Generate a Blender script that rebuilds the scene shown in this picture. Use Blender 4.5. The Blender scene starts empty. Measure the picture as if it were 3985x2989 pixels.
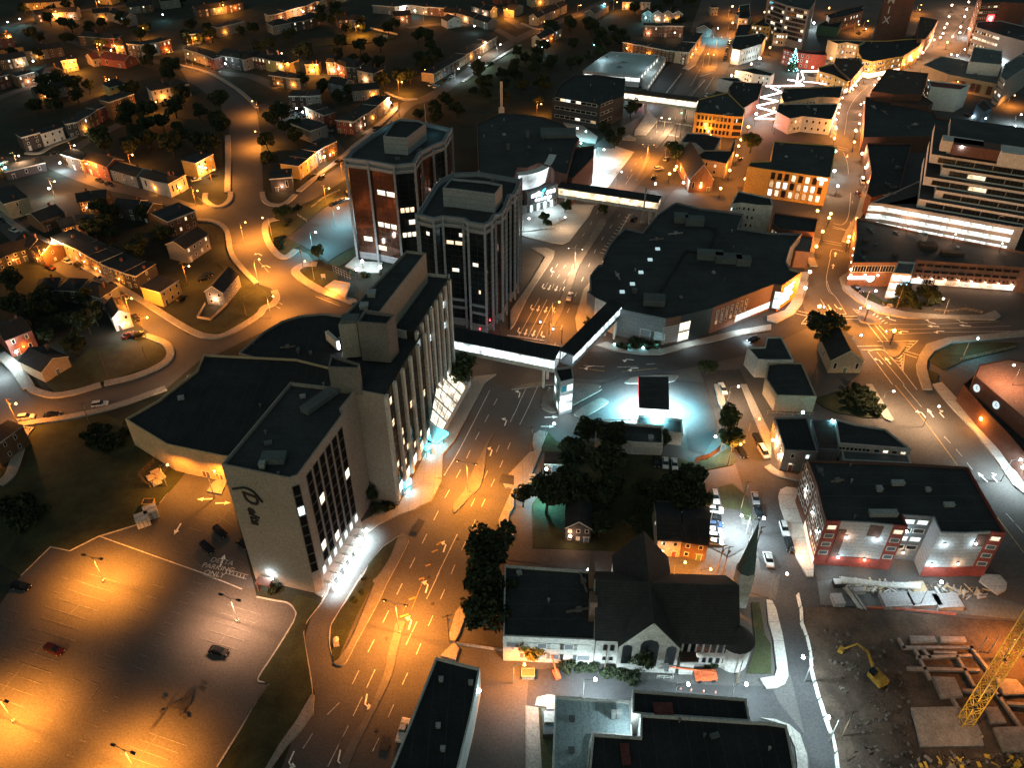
import bpy, math, random
from mathutils import Vector
rnd = random.Random(7)
C = bpy.context.scene.collection
# ---------------- camera, world, exposure ----------------
SW, SH, FPX = 3985.0, 2989.0, 3223.0
TH = math.radians(38.2); CAMH = 160.0
cam_d = bpy.data.cameras.new('camera'); cam = bpy.data.objects.new('camera', cam_d); C.objects.link(cam)
cam.location = (0, 0, CAMH); cam.rotation_euler = (math.radians(90) - TH, 0, 0)
cam_d.sensor_width = 36.0; cam_d.lens = FPX / SW * 36.0; cam_d.clip_end = 5000; cam_d.clip_start = 1
bpy.context.scene.camera = cam
sc = bpy.context.scene
sc.view_settings.view_transform = 'Standard'; sc.view_settings.look = 'None'
sc.view_settings.exposure = 0.6; sc.view_settings.gamma = 1.0
world = bpy.data.worlds.new('World'); sc.world = world; world.use_nodes = True
wn = world.node_tree.nodes; wl = world.node_tree.links
bg = wn['Background']; sky = wn.new('ShaderNodeTexSky'); sky.sky_type = 'NISHITA'; sky.sun_disc = False
sky.sun_elevation = math.radians(35); sky.sun_rotation = math.radians(200)
mixw = wn.new('ShaderNodeMix'); mixw.data_type = 'RGBA'; mixw.blend_type = 'MULTIPLY'; mixw.inputs[0].default_value = 1
wl.new(sky.outputs[0], mixw.inputs[6]); mixw.inputs[7].default_value = (0.95, 1.0, 0.68, 1)
wl.new(mixw.outputs[2], bg.inputs[0]); bg.inputs[1].default_value = 0.034
sc.cycles.max_bounces = 4; sc.cycles.diffuse_bounces = 2; sc.cycles.glossy_bounces = 2
sc.cycles.transmission_bounces = 2; sc.cycles.volume_bounces = 0; sc.cycles.sample_clamp_indirect = 3.0
sc.cycles.sample_clamp_direct = 0; sc.cycles.caustics_reflective = False; sc.cycles.caustics_refractive = False
LGAIN = 1.45
# ---------------- picture <-> world ----------------
cs, sn = math.cos(TH), math.sin(TH)
def G(p, z=0.0):
    "ground (or height z) point seen at photograph pixel p"
    u = (p[0] - SW / 2) / FPX; v = (SH / 2 - p[1]) / FPX
    d = (u, cs + sn * v, -sn + cs * v); t = (z - CAMH) / d[2]
    return Vector((d[0] * t, d[1] * t, z))
def PR(w):
    x, y, z = w[0], w[1], w[2] - CAMH
    Z = y * cs - z * sn; Y = y * sn + z * cs
    return (SW / 2 + FPX * x / Z, SH / 2 - FPX * Y / Z)
TILES = {'o': (0, 0, 1.80154), 'a': (3300, 0, .3135), 'b': (2780, 0, .3135), 'e': (2100, 0, .36166), 'f': (3560, 1380, .3134), 'g': (1620, 620, .2411)}
for c_, x_ in enumerate((0, 1000, 2000, 2985)):
    for r_, y_ in enumerate((0, 750, 1500, 2239)):
        TILES[f'{c_}{r_}'] = (x_, y_, .45208)
def P(s, tile='o'):
    "parse 'tile: x,y x,y tile2: x,y' into photograph pixels"
    out = []
    for tok in s.split():
        if tok.endswith(':'): tile = tok[:-1]; continue
        x, y = tok.split(','); ox, oy, k = TILES[tile]
        out.append((ox + float(x) * k, oy + float(y) * k))
    return out
def HF(s):
    "height of a vertical edge given its top and base pixels"
    (tx, ty), (bx, by) = P(s); g = G((bx, by)); lo, hi = 0.0, 120.0
    for _ in range(40):
        m = (lo + hi) / 2
        if PR((g.x, g.y, m))[1] > ty: lo = m
        else: hi = m
    return lo
# ---------------- materials ----------------
MATS = {}
def mat(name, col, rough=.8, amt=.25, scale=.35, metal=0, bump=0, spec=.4, emit=None, estr=0, detail=4, col2=None, stripes=None, grain=.35, gscale=2.2):
    if name in MATS: return MATS[name]
    m = bpy.data.materials.new(name); m.use_nodes = True; nt = m.node_tree; n = nt.nodes; l = nt.links
    b = n['Principled BSDF']; b.inputs['Roughness'].default_value = rough; b.inputs['Metallic'].default_value = metal
    b.inputs['Specular IOR Level'].default_value = spec
    tc = n.new('ShaderNodeTexCoord')
    src = tc.outputs['Object']
    nz = n.new('ShaderNodeTexNoise'); nz.inputs['Scale'].default_value = scale; nz.inputs['Detail'].default_value = detail
    nz.inputs['Roughness'].default_value = .65; l.new(src, nz.inputs['Vector'])
    cr = n.new('ShaderNodeValToRGB'); cr.color_ramp.elements[0].position = .3; cr.color_ramp.elements[1].position = .7
    c2 = col2 or [min(1, c * (1 + amt)) for c in col]
    cr.color_ramp.elements[0].color = [c * (1 - amt) for c in col] + [1]; cr.color_ramp.elements[1].color = list(c2) + [1]
    l.new(nz.outputs[0], cr.inputs[0]); out = cr.outputs[0]
    if stripes:                                       # clapboard / brick courses / corrugation along one axis
        ax, period, dark = stripes
        sx = n.new('ShaderNodeSeparateXYZ'); l.new(src, sx.inputs[0])
        mm = n.new('ShaderNodeMath'); mm.operation = 'MULTIPLY'; mm.inputs[1].default_value = 1 / period; l.new(sx.outputs[ax], mm.inputs[0])
        fr = n.new('ShaderNodeMath'); fr.operation = 'FRACT'; l.new(mm.outputs[0], fr.inputs[0])
        gt = n.new('ShaderNodeMath'); gt.operation = 'GREATER_THAN'; gt.inputs[1].default_value = .8 if period < 2.5 else .95; l.new(fr.outputs[0], gt.inputs[0])
        mx = n.new('ShaderNodeMix'); mx.data_type = 'RGBA'; l.new(gt.outputs[0], mx.inputs[0]); l.new(out, mx.inputs[6])
        mx.inputs[7].default_value = [c * dark for c in col] + [1]; out = mx.outputs[2]
    if grain:                                        # fine speckle of the surface itself
        ng = n.new('ShaderNodeTexNoise'); ng.inputs['Scale'].default_value = gscale; ng.inputs['Detail'].default_value = 3; ng.inputs['Roughness'].default_value = .8; l.new(src, ng.inputs['Vector'])
        mg = n.new('ShaderNodeMapRange'); mg.inputs[1].default_value = .3; mg.inputs[2].default_value = .7; mg.inputs[3].default_value = 1 - grain; mg.inputs[4].default_value = 1 + grain; l.new(ng.outputs[0], mg.inputs[0])
        vm = n.new('ShaderNodeVectorMath'); vm.operation = 'SCALE'; l.new(out, vm.inputs[0]); l.new(mg.outputs[0], vm.inputs[3]); out = vm.outputs[0]
    l.new(out, b.inputs['Base Color'])
    if bump:
        nb = n.new('ShaderNodeTexNoise'); nb.inputs['Scale'].default_value = 3.0; nb.inputs['Detail'].default_value = 6; l.new(src, nb.inputs['Vector'])
        bp = n.new('ShaderNodeBump'); bp.inputs['Strength'].default_value = bump; bp.inputs['Distance'].default_value = .2
        l.new(nb.outputs[0], bp.inputs['Height']); l.new(bp.outputs[0], b.inputs['Normal'])
    if emit:
        b.inputs['Emission Color'].default_value = list(emit) + [1]; b.inputs['Emission Strength'].default_value = estr
        m.cycles.emission_sampling = 'NONE'
    MATS[name] = m; return m
def glow(name, col, s, vary=0):
    if name in MATS: return MATS[name]
    m = mat(name, (.3, .3, .3), emit=col, estr=s)
    if vary:
        n = m.node_tree.nodes; l = m.node_tree.links; tc = n.new('ShaderNodeTexCoord'); nz = n.new('ShaderNodeTexNoise')
        nz.inputs['Scale'].default_value = vary; nz.inputs['Detail'].default_value = 3; l.new(tc.outputs['Object'], nz.inputs['Vector'])
        mr = n.new('ShaderNodeMapRange'); mr.inputs[1].default_value = .35; mr.inputs[2].default_value = .65
        mr.inputs[3].default_value = s * .25; mr.inputs[4].default_value = s * 1.4; l.new(nz.outputs[0], mr.inputs[0])
        l.new(mr.outputs[0], n['Principled BSDF'].inputs['Emission Strength'])
    return m
M = {}
def defm(k, *a, **kw): M[k] = mat(k, *a, **kw)
defm('dirt', (.022, .026, .018), .95, .5, .06, bump=.6, detail=8)
defm('grass', (.034, .04, .016), .95, .55, .12, bump=.7, detail=10)
defm('asphalt', (.085, .08, .078), .85, .22, .07, bump=.15, detail=10)
defm('asphalt_new', (.045, .044, .046), .85, .2, .1, bump=.1, detail=8)
defm('concrete', (.27, .255, .235), .85, .15, .25, bump=.1, detail=8, stripes=(0, 3.0, .75))
defm('island', (.13, .12, .11), .85, .25, .3, bump=.1, detail=8)
defm('plaza', (.42, .41, .39), .8, .12, .2, stripes=(1, 5.0, .7), detail=8)
defm('kerb', (.4, .38, .35), .85, .15, .5)
defm('paint', (.5, .49, .47), .7, .3, 1.2, detail=8)
defm('paint_yellow', (.42, .27, .1), .7, .25, 1.2)
defm('rubble', (.13, .11, .095), .95, .4, .8)
defm('office_concrete', (.55, .54, .55), .8, .08, .2)
defm('tower_stone', (.25, .27, .3), .7, .08, .3, stripes=(2, 1.9, .8))
defm('soil', (.075, .052, .038), .95, .6, .15, bump=1.0, detail=12)
defm('roof_dark', (.02, .021, .023), .85, .45, .12, bump=.2, detail=8, stripes=(0, 3.2, 1.7))
defm('roof_tar', (.034, .036, .038), .8, .5, .09, detail=10, bump=.15, stripes=(1, 4.0, 1.5))
defm('roof_grey', (.11, .12, .125), .8, .25, .1, detail=8)
defm('roof_shingle', (.03, .029, .03), .9, .35, .5, detail=6, stripes=(2, .4, .6))
defm('roof_brown', (.07, .045, .035), .9, .3, .5, stripes=(2, .4, .6))
defm('roof_red', (.14, .04, .035), .85, .3, .5)
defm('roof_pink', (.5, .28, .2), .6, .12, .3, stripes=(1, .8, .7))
defm('cream', (.3, .265, .235), .85, .1, .1, detail=10)
defm('plant_grey', (.17, .15, .14), .85, .1, .3)
defm('paint_bright', (.85, .85, .82), .7, .1, 1.5)
defm('bay_glass', (.012, .013, .015), .5, .3, .5, spec=0)
defm('paint_worn', (.17, .165, .16), .8, .4, 1.5)
defm('white', (.7, .7, .68), .7, .08, .4)
defm('offwhite', (.55, .53, .5), .8, .12, .3)
defm('pale', (.46, .48, .48), .75, .1, .3)
defm('clap_white', (.62, .61, .58), .8, .1, .4, stripes=(2, .35, .75))
defm('clap_tan', (.45, .36, .25), .8, .1, .4, stripes=(2, .35, .75))
defm('clap_yellow', (.6, .42, .14), .8, .1, .4, stripes=(2, .35, .75))
defm('clap_grey', (.22, .22, .22), .8, .12, .4, stripes=(2, .35, .75))
defm('clap_dark', (.06, .055, .06), .8, .15, .4, stripes=(2, .35, .7))
defm('clap_red', (.22, .07, .05), .8, .12, .4, stripes=(2, .35, .75))
defm('clap_blue', (.12, .17, .22), .8, .12, .4, stripes=(2, .35, .75))
defm('clap_green', (.1, .17, .12), .8, .12, .4, stripes=(2, .35, .75))
defm('clap_brown', (.16, .09, .05), .8, .12, .4, stripes=(2, .35, .75))
defm('brick', (.2, .115, .085), .85, .2, .6, stripes=(2, .3, .7))
defm('brick_dark', (.13, .06, .045), .85, .2, .6, stripes=(2, .3, .7))
defm('brick_red', (.3, .06, .045), .85, .15, .6, stripes=(2, .3, .75))
defm('ochre', (.58, .36, .1), .8, .1, .2)
defm('tan', (.5, .38, .24), .8, .12, .2)
defm('stone', (.52, .5, .47), .9, .3, .5, bump=.3, detail=12)
defm('panel_grey', (.17, .18, .2), .6, .08, .2, stripes=(2, 1.5, .85))
defm('panel_light', (.36, .36, .38), .6, .08, .2, stripes=(2, 1.2, .8))
defm('panel_teal', (.02, .045, .055), .5, .1, .2)
defm('panel_brown', (.14, .08, .06), .6, .1, .2, stripes=(2, 1.5, .85))
defm('orange', (.8, .25, .03), .6, .06, .2)
defm('copper_glass', (.13, .055, .035), .09, .6, .07, metal=.6, spec=.7, detail=3)
defm('brown_glass', (.07, .05, .035), .12, .3, .15, metal=.4, spec=.7)
defm('dark_glass', (.02, .028, .034), .07, .7, .09, spec=.9, metal=.35, detail=2)
defm('pane', (.015, .017, .02), .12, .2, 1, spec=.7)
defm('trim', (.62, .6, .55), .7, .05, 1)
defm('trim_dark', (.05, .05, .05), .7, .05, 1)
defm('metal', (.3, .3, .31), .5, .1, 1, metal=.6)
defm('metal_dark', (.05, .05, .055), .5, .1, 1, metal=.4)
defm('galv', (.38, .38, .37), .5, .1, 1, metal=.3)
defm('wood', (.16, .11, .07), .9, .25, 1.5)
defm('bark', (.05, .035, .025), .95, .3, 2)
defm('leaf', (.03, .05, .018), .85, .7, .9, detail=8, col2=(.09, .12, .04))
defm('leaf_dark', (.02, .032, .015), .85, .6, .9, detail=8, col2=(.05, .07, .028))
defm('leaf_yellow_lit', (.12, .1, .015), .85, .5, .9, col2=(.3, .22, .03))  # yellow lamp light put into the leaf colour
defm('crane_yellow', (.75, .45, .05), .5, .15, .6)
defm('machine_yellow', (.36, .2, .025), .7, .35, .8)
defm('machine_orange', (.75, .16, .06), .5, .15, .6)
defm('concrete_raw', (.27, .22, .19), .9, .35, .4, bump=.4, detail=12)
defm('rubber', (.02, .02, .02), .9, .1, 2)
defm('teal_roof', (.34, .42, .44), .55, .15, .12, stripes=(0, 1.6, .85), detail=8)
defm('flower', (.5, .22, .08), .8, .7, 2.5, detail=6)
defm('cyan_cloth', (.02, .3, .42), .6, .1, 1)
GLW = glow('lit_warm', (1, .72, .42), 1.6, .35); GLN = glow('lit_neutral', (1, .86, .66), 1.5, .35); GLC = glow('lit_cool', (.78, .96, 1), 1.6, .35)
GLD = glow('lit_dim', (1, .62, .3), .45, 1.2); GLE = glow('lit_blind', (1, .85, .6), .8, 1.5)
GW = glow('bulb_white', (.92, 1, 1), 22); GO = glow('bulb_orange', (1, .5, .12), 6); GC = glow('bulb_cyan', (.5, .95, 1), 20)
GP = glow('bulb_pink', (1, .62, .42), 9); GR = glow('bulb_red', (1, .03, .04), 10); GG = glow('bulb_green', (.3, 1, .8), 10)
GSIGN = glow('sign_white', (.95, .98, 1), 6); GCY = glow('sign_cyan', (.05, .75, .95), 3.5); GBLUE = glow('sign_blue', (.0, .3, .6), 1.6); GRED = glow('sign_red', (1, .04, .04), 5)
GPANEL = glow('garage_light', (.88, 1, .93), 1.25, .25); GWALL = glow('bowl_wall_glow', (.85, .97, 1), .8, .1)
GPINK = glow('string_light', (1, .72, .66), 8)
# ---------------- mesh builder ----------------
class MB:
    def __init__(s): s.v, s.f, s.m = [], [], []
    def face(s, pts, m=0):
        i = len(s.v); s.v += [tuple(p) for p in pts]; s.f.append(tuple(range(i, i + len(pts)))); s.m.append(m)
    def prism(s, poly, z0, z1, ms=0, mt=0, sides=None, bottom=False):
        a = sum(poly[i][0] * poly[(i + 1) % len(poly)][1] - poly[(i + 1) % len(poly)][0] * poly[i][1] for i in range(len(poly)))
        n = len(poly)
        for i in range(n):
            p, q = poly[i], poly[(i + 1) % n]
            mm = (sides or {}).get(i, ms)
            if a < 0: p, q = q, p
            s.face([(p[0], p[1], z0), (q[0], q[1], z0), (q[0], q[1], z1), (p[0], p[1], z1)], mm)
        pp = list(poly) if a > 0 else list(reversed(poly))
        s.face([(p[0], p[1], z1) for p in pp], mt)
        if bottom: s.face([(p[0], p[1], z0) for p in reversed(pp)], ms)
    def box(s, x, y, z, sx, sy, sz, r=0, m=0, mt=None):
        "centre x,y, base z"
        c, n = math.cos(r), math.sin(r)
        poly = [(x + a * c - b * n, y + a * n + b * c) for a, b in ((-sx / 2, -sy / 2), (sx / 2, -sy / 2), (sx / 2, sy / 2), (-sx / 2, sy / 2))]
        s.prism(poly, z, z + sz, m, m if mt is None else mt, bottom=True)
    def cyl(s, p0, p1, r0, r1=None, n=8, m=0, caps=True):
        r1 = r0 if r1 is None else r1; p0 = Vector(p0); p1 = Vector(p1); d = (p1 - p0).normalized()
        u = d.cross(Vector((0, 0, 1)) if abs(d.z) < .9 else Vector((1, 0, 0))).normalized(); w = d.cross(u)
        A = [p0 + (u * math.cos(2 * math.pi * i / n) + w * math.sin(2 * math.pi * i / n)) * r0 for i in range(n)]
        B = [p1 + (u * math.cos(2 * math.pi * i / n) + w * math.sin(2 * math.pi * i / n)) * r1 for i in range(n)]
        for i in range(n):
            j = (i + 1) % n; s.face([A[j], A[i], B[i], B[j]], m)
        if caps: s.face(A, m); s.face(list(reversed(B)), m)
    def ball(s, c, r, m=0, n=8, k=5, sz=1):
        for j in range(k):
            a0, a1 = math.pi * j / k, math.pi * (j + 1) / k
            for i in range(n):
                b0, b1 = 2 * math.pi * i / n, 2 * math.pi * (i + 1) / n
                q = [(c[0] + r * math.sin(a) * math.cos(b), c[1] + r * math.sin(a) * math.sin(b), c[2] + sz * r * math.cos(a)) for a, b in ((a0, b0), (a1, b0), (a1, b1), (a0, b1))]
                s.face(q if 0 < j < k - 1 else ([q[0], q[1], q[2]] if j == 0 else [q[0], q[1], q[3]]), m)
    def mesh(s, name, mats, o=(0, 0, 0)):
        me = bpy.data.meshes.new(name); me.from_pydata([(a - o[0], b - o[1], c - o[2]) for a, b, c in s.v], [], s.f)
        for m in mats: me.materials.append(m)
        me.polygons.foreach_set('material_index', s.m); me.update(); return me
    def build(s, name, mats, parent=None, o=(0, 0, 0)):
        me = s.mesh(name, mats, o); ob = bpy.data.objects.new(name, me); C.objects.link(ob)
        if parent is not None: ob.parent = parent
        else: ob.location = o
        return ob
def tag(o, label, cat, group=None):
    o['label'] = label; o['category'] = cat
    if group: o['group'] = group
    return o
def kind(o, k): o['kind'] = k; return o
def empty(name, loc, label, cat, group=None, rz=0):
    o = bpy.data.objects.new(name, None); C.objects.link(o); o.location = loc; o.rotation_euler.z = rz
    return tag(o, label, cat, group)
def dup(root, loc, rz=0, label=None, group=None, scale=None):
    r = root.copy(); C.objects.link(r); r.location = loc; r.rotation_euler.z = rz
    if label: r['label'] = label
    if group: r['group'] = group
    if scale: r.scale = scale
    for ch in list(root.children):
        c = ch.copy(); C.objects.link(c); c.parent = r
        for g in ch.children:
            d = g.copy(); C.objects.link(d); d.parent = c
    return r
ORD = ['first', 'second', 'third', 'fourth', 'fifth', 'sixth', 'seventh', 'eighth', 'ninth', 'tenth', 'eleventh', 'twelfth', 'thirteenth', 'fourteenth', 'fifteenth', 'sixteenth', 'seventeenth', 'eighteenth', 'nineteenth', 'twentieth']
def od(i): return ORD[i] if i < 20 else ('twenty-' + ORD[i - 20] if i < 29 else f'number {i + 1}')
LDATA = {}
def light(loc, col, power, parent=None, spot=None, r=.25, rot=None):
    key = (col, power, spot, r)
    if key not in LDATA:
        d = bpy.data.lights.new('lamp_light', 'SPOT' if spot else 'POINT'); d.color = col; d.energy = power * LGAIN; d.shadow_soft_size = r
        if spot: d.spot_size = math.radians(spot); d.spot_blend = .6
        LDATA[key] = d
    o = bpy.data.objects.new('lamp_light', LDATA[key]); C.objects.link(o); o.location = loc
    if rot: o.rotation_euler = rot
    if parent is not None: o.parent = parent
    return o
OR = (1, .31, .04); WH = (.72, .95, 1); CY = (.26, .86, 1); PK = (1, .5, .26); WM = (1, .6, .32); LEMON = (1, .32, .035)
# ---------------- flat ground work ----------------
def smooth(pts, k=6, closed=False):
    n = len(pts); out = []
    rng = n if closed else n - 1
    for i in range(rng):
        p0 = pts[(i - 1) % n] if closed or i > 0 else pts[0]; p1 = pts[i]; p2 = pts[(i + 1) % n]
        p3 = pts[(i + 2) % n] if closed or i + 2 < n else pts[-1]
        for j in range(k):
            t = j / k
            out.append(tuple(.5 * (2 * p1[a] + (p2[a] - p0[a]) * t + (2 * p0[a] - 5 * p1[a] + 4 * p2[a] - p3[a]) * t * t + (3 * p1[a] - p0[a] - 3 * p2[a] + p3[a]) * t ** 3) for a in (0, 1)))
    if not closed: out.append(pts[-1])
    return out
ZL = [0.0]
def nz(): ZL[0] += .004; return ZL[0]
def W2(s, z=0, tile='o'): return [(g.x, g.y) for g in (G(p, z) for p in P(s, tile))]
def patch(name, s, m, thick=None, round_=False, tile='o', side=None):
    pts = W2(s, 0, tile)
    if round_: pts = smooth(pts, 5, True)
    mb = MB(); z = nz() + (thick or 0)
    if thick: mb.prism(pts, 0, z, 1, 0)
    else:
        a = sum(pts[i][0] * pts[(i + 1) % len(pts)][1] - pts[(i + 1) % len(pts)][0] * pts[i][1] for i in range(len(pts)))
        mb.face([(p[0], p[1], z) for p in (pts if a > 0 else reversed(pts))])
    return kind(mb.build(name, [M[m], M[side or 'kerb']]), 'structure')
def offset_line(pts, off):
    out = []
    for i, p in enumerate(pts):
        a = Vector(pts[max(0, i - 1)]); b = Vector(pts[min(len(pts) - 1, i + 1)]); d = (b - a)
        d = d.normalized() if d.length > 1e-6 else Vector((1, 0)); out.append((p[0] - d.y * off, p[1] + d.x * off))
    return out
def ribbon(mb, pts, w, z, off=0, m=0, thick=0):
    L = offset_line(pts, off + w / 2); R = offset_line(pts, off - w / 2)
    for i in range(len(pts) - 1):
        mb.face([(*R[i], z), (*R[i + 1], z), (*L[i + 1], z), (*L[i], z)], m)
        if thick:
            mb.face([(*L[i], z), (*L[i + 1], z), (*L[i + 1], 0), (*L[i], 0)], m + 1); mb.face([(*R[i + 1], z), (*R[i], z), (*R[i], 0), (*R[i + 1], 0)], m + 1)
    if thick:
        for k in (0, -1): mb.face([(*L[k], z), (*R[k], z), (*R[k], 0), (*L[k], 0)], m + 1)
def strip(name, s, w, m='asphalt', off=0, thick=0, sm=True, tile='o'):
    pts = W2(s, 0, tile)
    if sm: pts = smooth(pts, 6)
    mb = MB(); z = nz() + thick; ribbon(mb, pts, w, z, off, 0, thick)
    return kind(mb.build(name, [M[m], M['kerb']]), 'structure')
def walk(s, w=2.2, off=0, tile='o', m='concrete', sm=True): return strip('sidewalk', s, w, m, off, .13, sm, tile)
PAINT = MB(); ARR = MB(); YELL = MB(); ZP = .16
def line(s, w=.18, tile='o', y=False, z=None, sm=True):
    pts = W2(s, 0, tile)
    if sm and len(pts) > 2: pts = smooth(pts, 6)
    ribbon(YELL if y else PAINT, pts, w, ZP if z is None else z)
def dashes(s, n, L=3.0, w=.18, tile='o', y=False):
    "n dashes spread along a polyline"
    pts = [Vector(p) for p in smooth(W2(s, 0, tile), 8)]
    cum = [0]
    for i in range(1, len(pts)): cum.append(cum[-1] + (pts[i] - pts[i - 1]).length)
    def at(d):
        d = max(0, min(cum[-1], d))
        for i in range(1, len(pts)):
            if cum[i] >= d:
                t = (d - cum[i - 1]) / max(1e-6, cum[i] - cum[i - 1]); return pts[i - 1].lerp(pts[i], t)
        return pts[-1]
    for i in range(n):
        c = cum[-1] * (i + .5) / n
        ribbon(YELL if y else PAINT, [tuple(at(c - L / 2)), tuple(at(c + L / 2))], w, ZP)
def arrow(s, to, shape='left', size=3.9, tile='o'):
    "lane arrow: at pixel s pointing towards pixel to"
    c = Vector(W2(s, 0, tile)[0]); d = (Vector(W2(to, 0, tile)[0]) - c).normalized(); r = Vector((d.y, -d.x))
    k = size / 3.6
    def q(a, b): p = c + d * a * k + r * b * k; return (p.x, p.y, ZP)
    if shape == 'up':
        ARR.face([q(-1.8, -.2), q(-1.8, .2), q(.5, .2), q(.5, -.2)][::-1]); ARR.face([q(.4, -.65), q(1.9, 0), q(.4, .65)])
    else:
        sg = -1 if shape == 'left' else 1
        for poly in ([q(-1.8, -.16), q(-1.8, .16), q(.4, .16), q(.4, -.16)], [q(.4, -.16), q(.4, .2), q(1.1, sg * .7), q(.8, sg * .9)], [q(.2, sg * .6), q(1.6, sg * .5), q(.9, sg * 1.6)]):
            ARR.face(poly)
# ---------------- buildings ----------------
def area2(p): return sum(p[i][0] * p[(i + 1) % len(p)][1] - p[(i + 1) % len(p)][0] * p[i][1] for i in range(len(p)))
def inset(poly, d):
    n = len(poly); sg = 1 if area2(poly) > 0 else -1; out = []
    for i in range(n):
        p = Vector(poly[i]); a = (p - Vector(poly[i - 1])).normalized(); b = (Vector(poly[(i + 1) % n]) - p).normalized()
        na = Vector((-a.y, a.x)) * sg; nb = Vector((-b.y, b.x)) * sg; m = na + nb
        k = m.length_squared
        out.append(tuple(p + (m * (2 * d / k) if k > .3 else na * d)))
    return out
WIN = {}
def win_mesh(w, h, pane, frame, bars=0):
    key = (round(w, 1), round(h, 1), pane.name, frame.name, bars)
    if key not in WIN:
        mb = MB(); t = min(.16, w * .14); o = .07; hw = w / 2
        for x0, x1, z0, z1 in ((-hw, hw, 0, t), (-hw, hw, h - t, h), (-hw, -hw + t, t, h - t), (hw - t, hw, t, h - t)):
            mb.box((x0 + x1) / 2, -o / 2 - .005, z0, x1 - x0, o, z1 - z0, 0, 1)
        for b in range(bars):
            x = -hw + w * (b + 1) / (bars + 1); mb.box(x, -o / 2 - .003, t, .08, o * .8, h - 2 * t, 0, 1)
        mb.face([(-hw + t, -.03, t), (hw - t, -.03, t), (hw - t, -.03, h - t), (-hw + t, -.03, h - t)], 0)
        WIN[key] = mb.mesh('window', [pane, frame])
    return WIN[key]
def put_window(root, o, p, ang, z, w, h, pane, frame, name='window', bars=0):
    ob = bpy.data.objects.new(name, win_mesh(w, h, pane, frame, bars)); C.objects.link(ob); ob.parent = root
    ob.location = (p[0] - o[0], p[1] - o[1], z - o[2]); ob.rotation_euler.z = ang; return ob
def pick(lit, r=rnd):
    x = r.random()
    if x < lit: return r.choice([GLW, GLN, GLN, GLC, GLD, GLD, GLE, GLE])
    return M['pane']
def wins(b, i, rows, cols, z0, z1, w=1.2, h=1.5, lit=.1, u0=.06, u1=.94, frame='trim', name='window', panes=None, bars=0):
    "a grid of separate windows on wall i of building record b"
    i %= len(b['poly']); p, q = Vector(b['poly'][i]), Vector(b['poly'][(i + 1) % len(b['poly'])])
    if area2(b['poly']) < 0: p, q = q, p
    d = q - p; ang = math.atan2(d.y, d.x)
    nrm = Vector((d.y, -d.x)).normalized() * .02
    for r in range(rows):
        z = z0 + (z1 - z0) * (r + .5) / rows - h / 2
        for c in range(cols):
            u = u0 + (u1 - u0) * (c + .5) / cols
            b['nw'] = b.get('nw', 0) + 1
            if b['nw'] > 98: return
            pn = panes(r, c) if panes else pick(lit)
            put_window(b['root'], b['o'], p + d * u + nrm, ang, z, w, h, pn, M[frame], name, bars)
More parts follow.
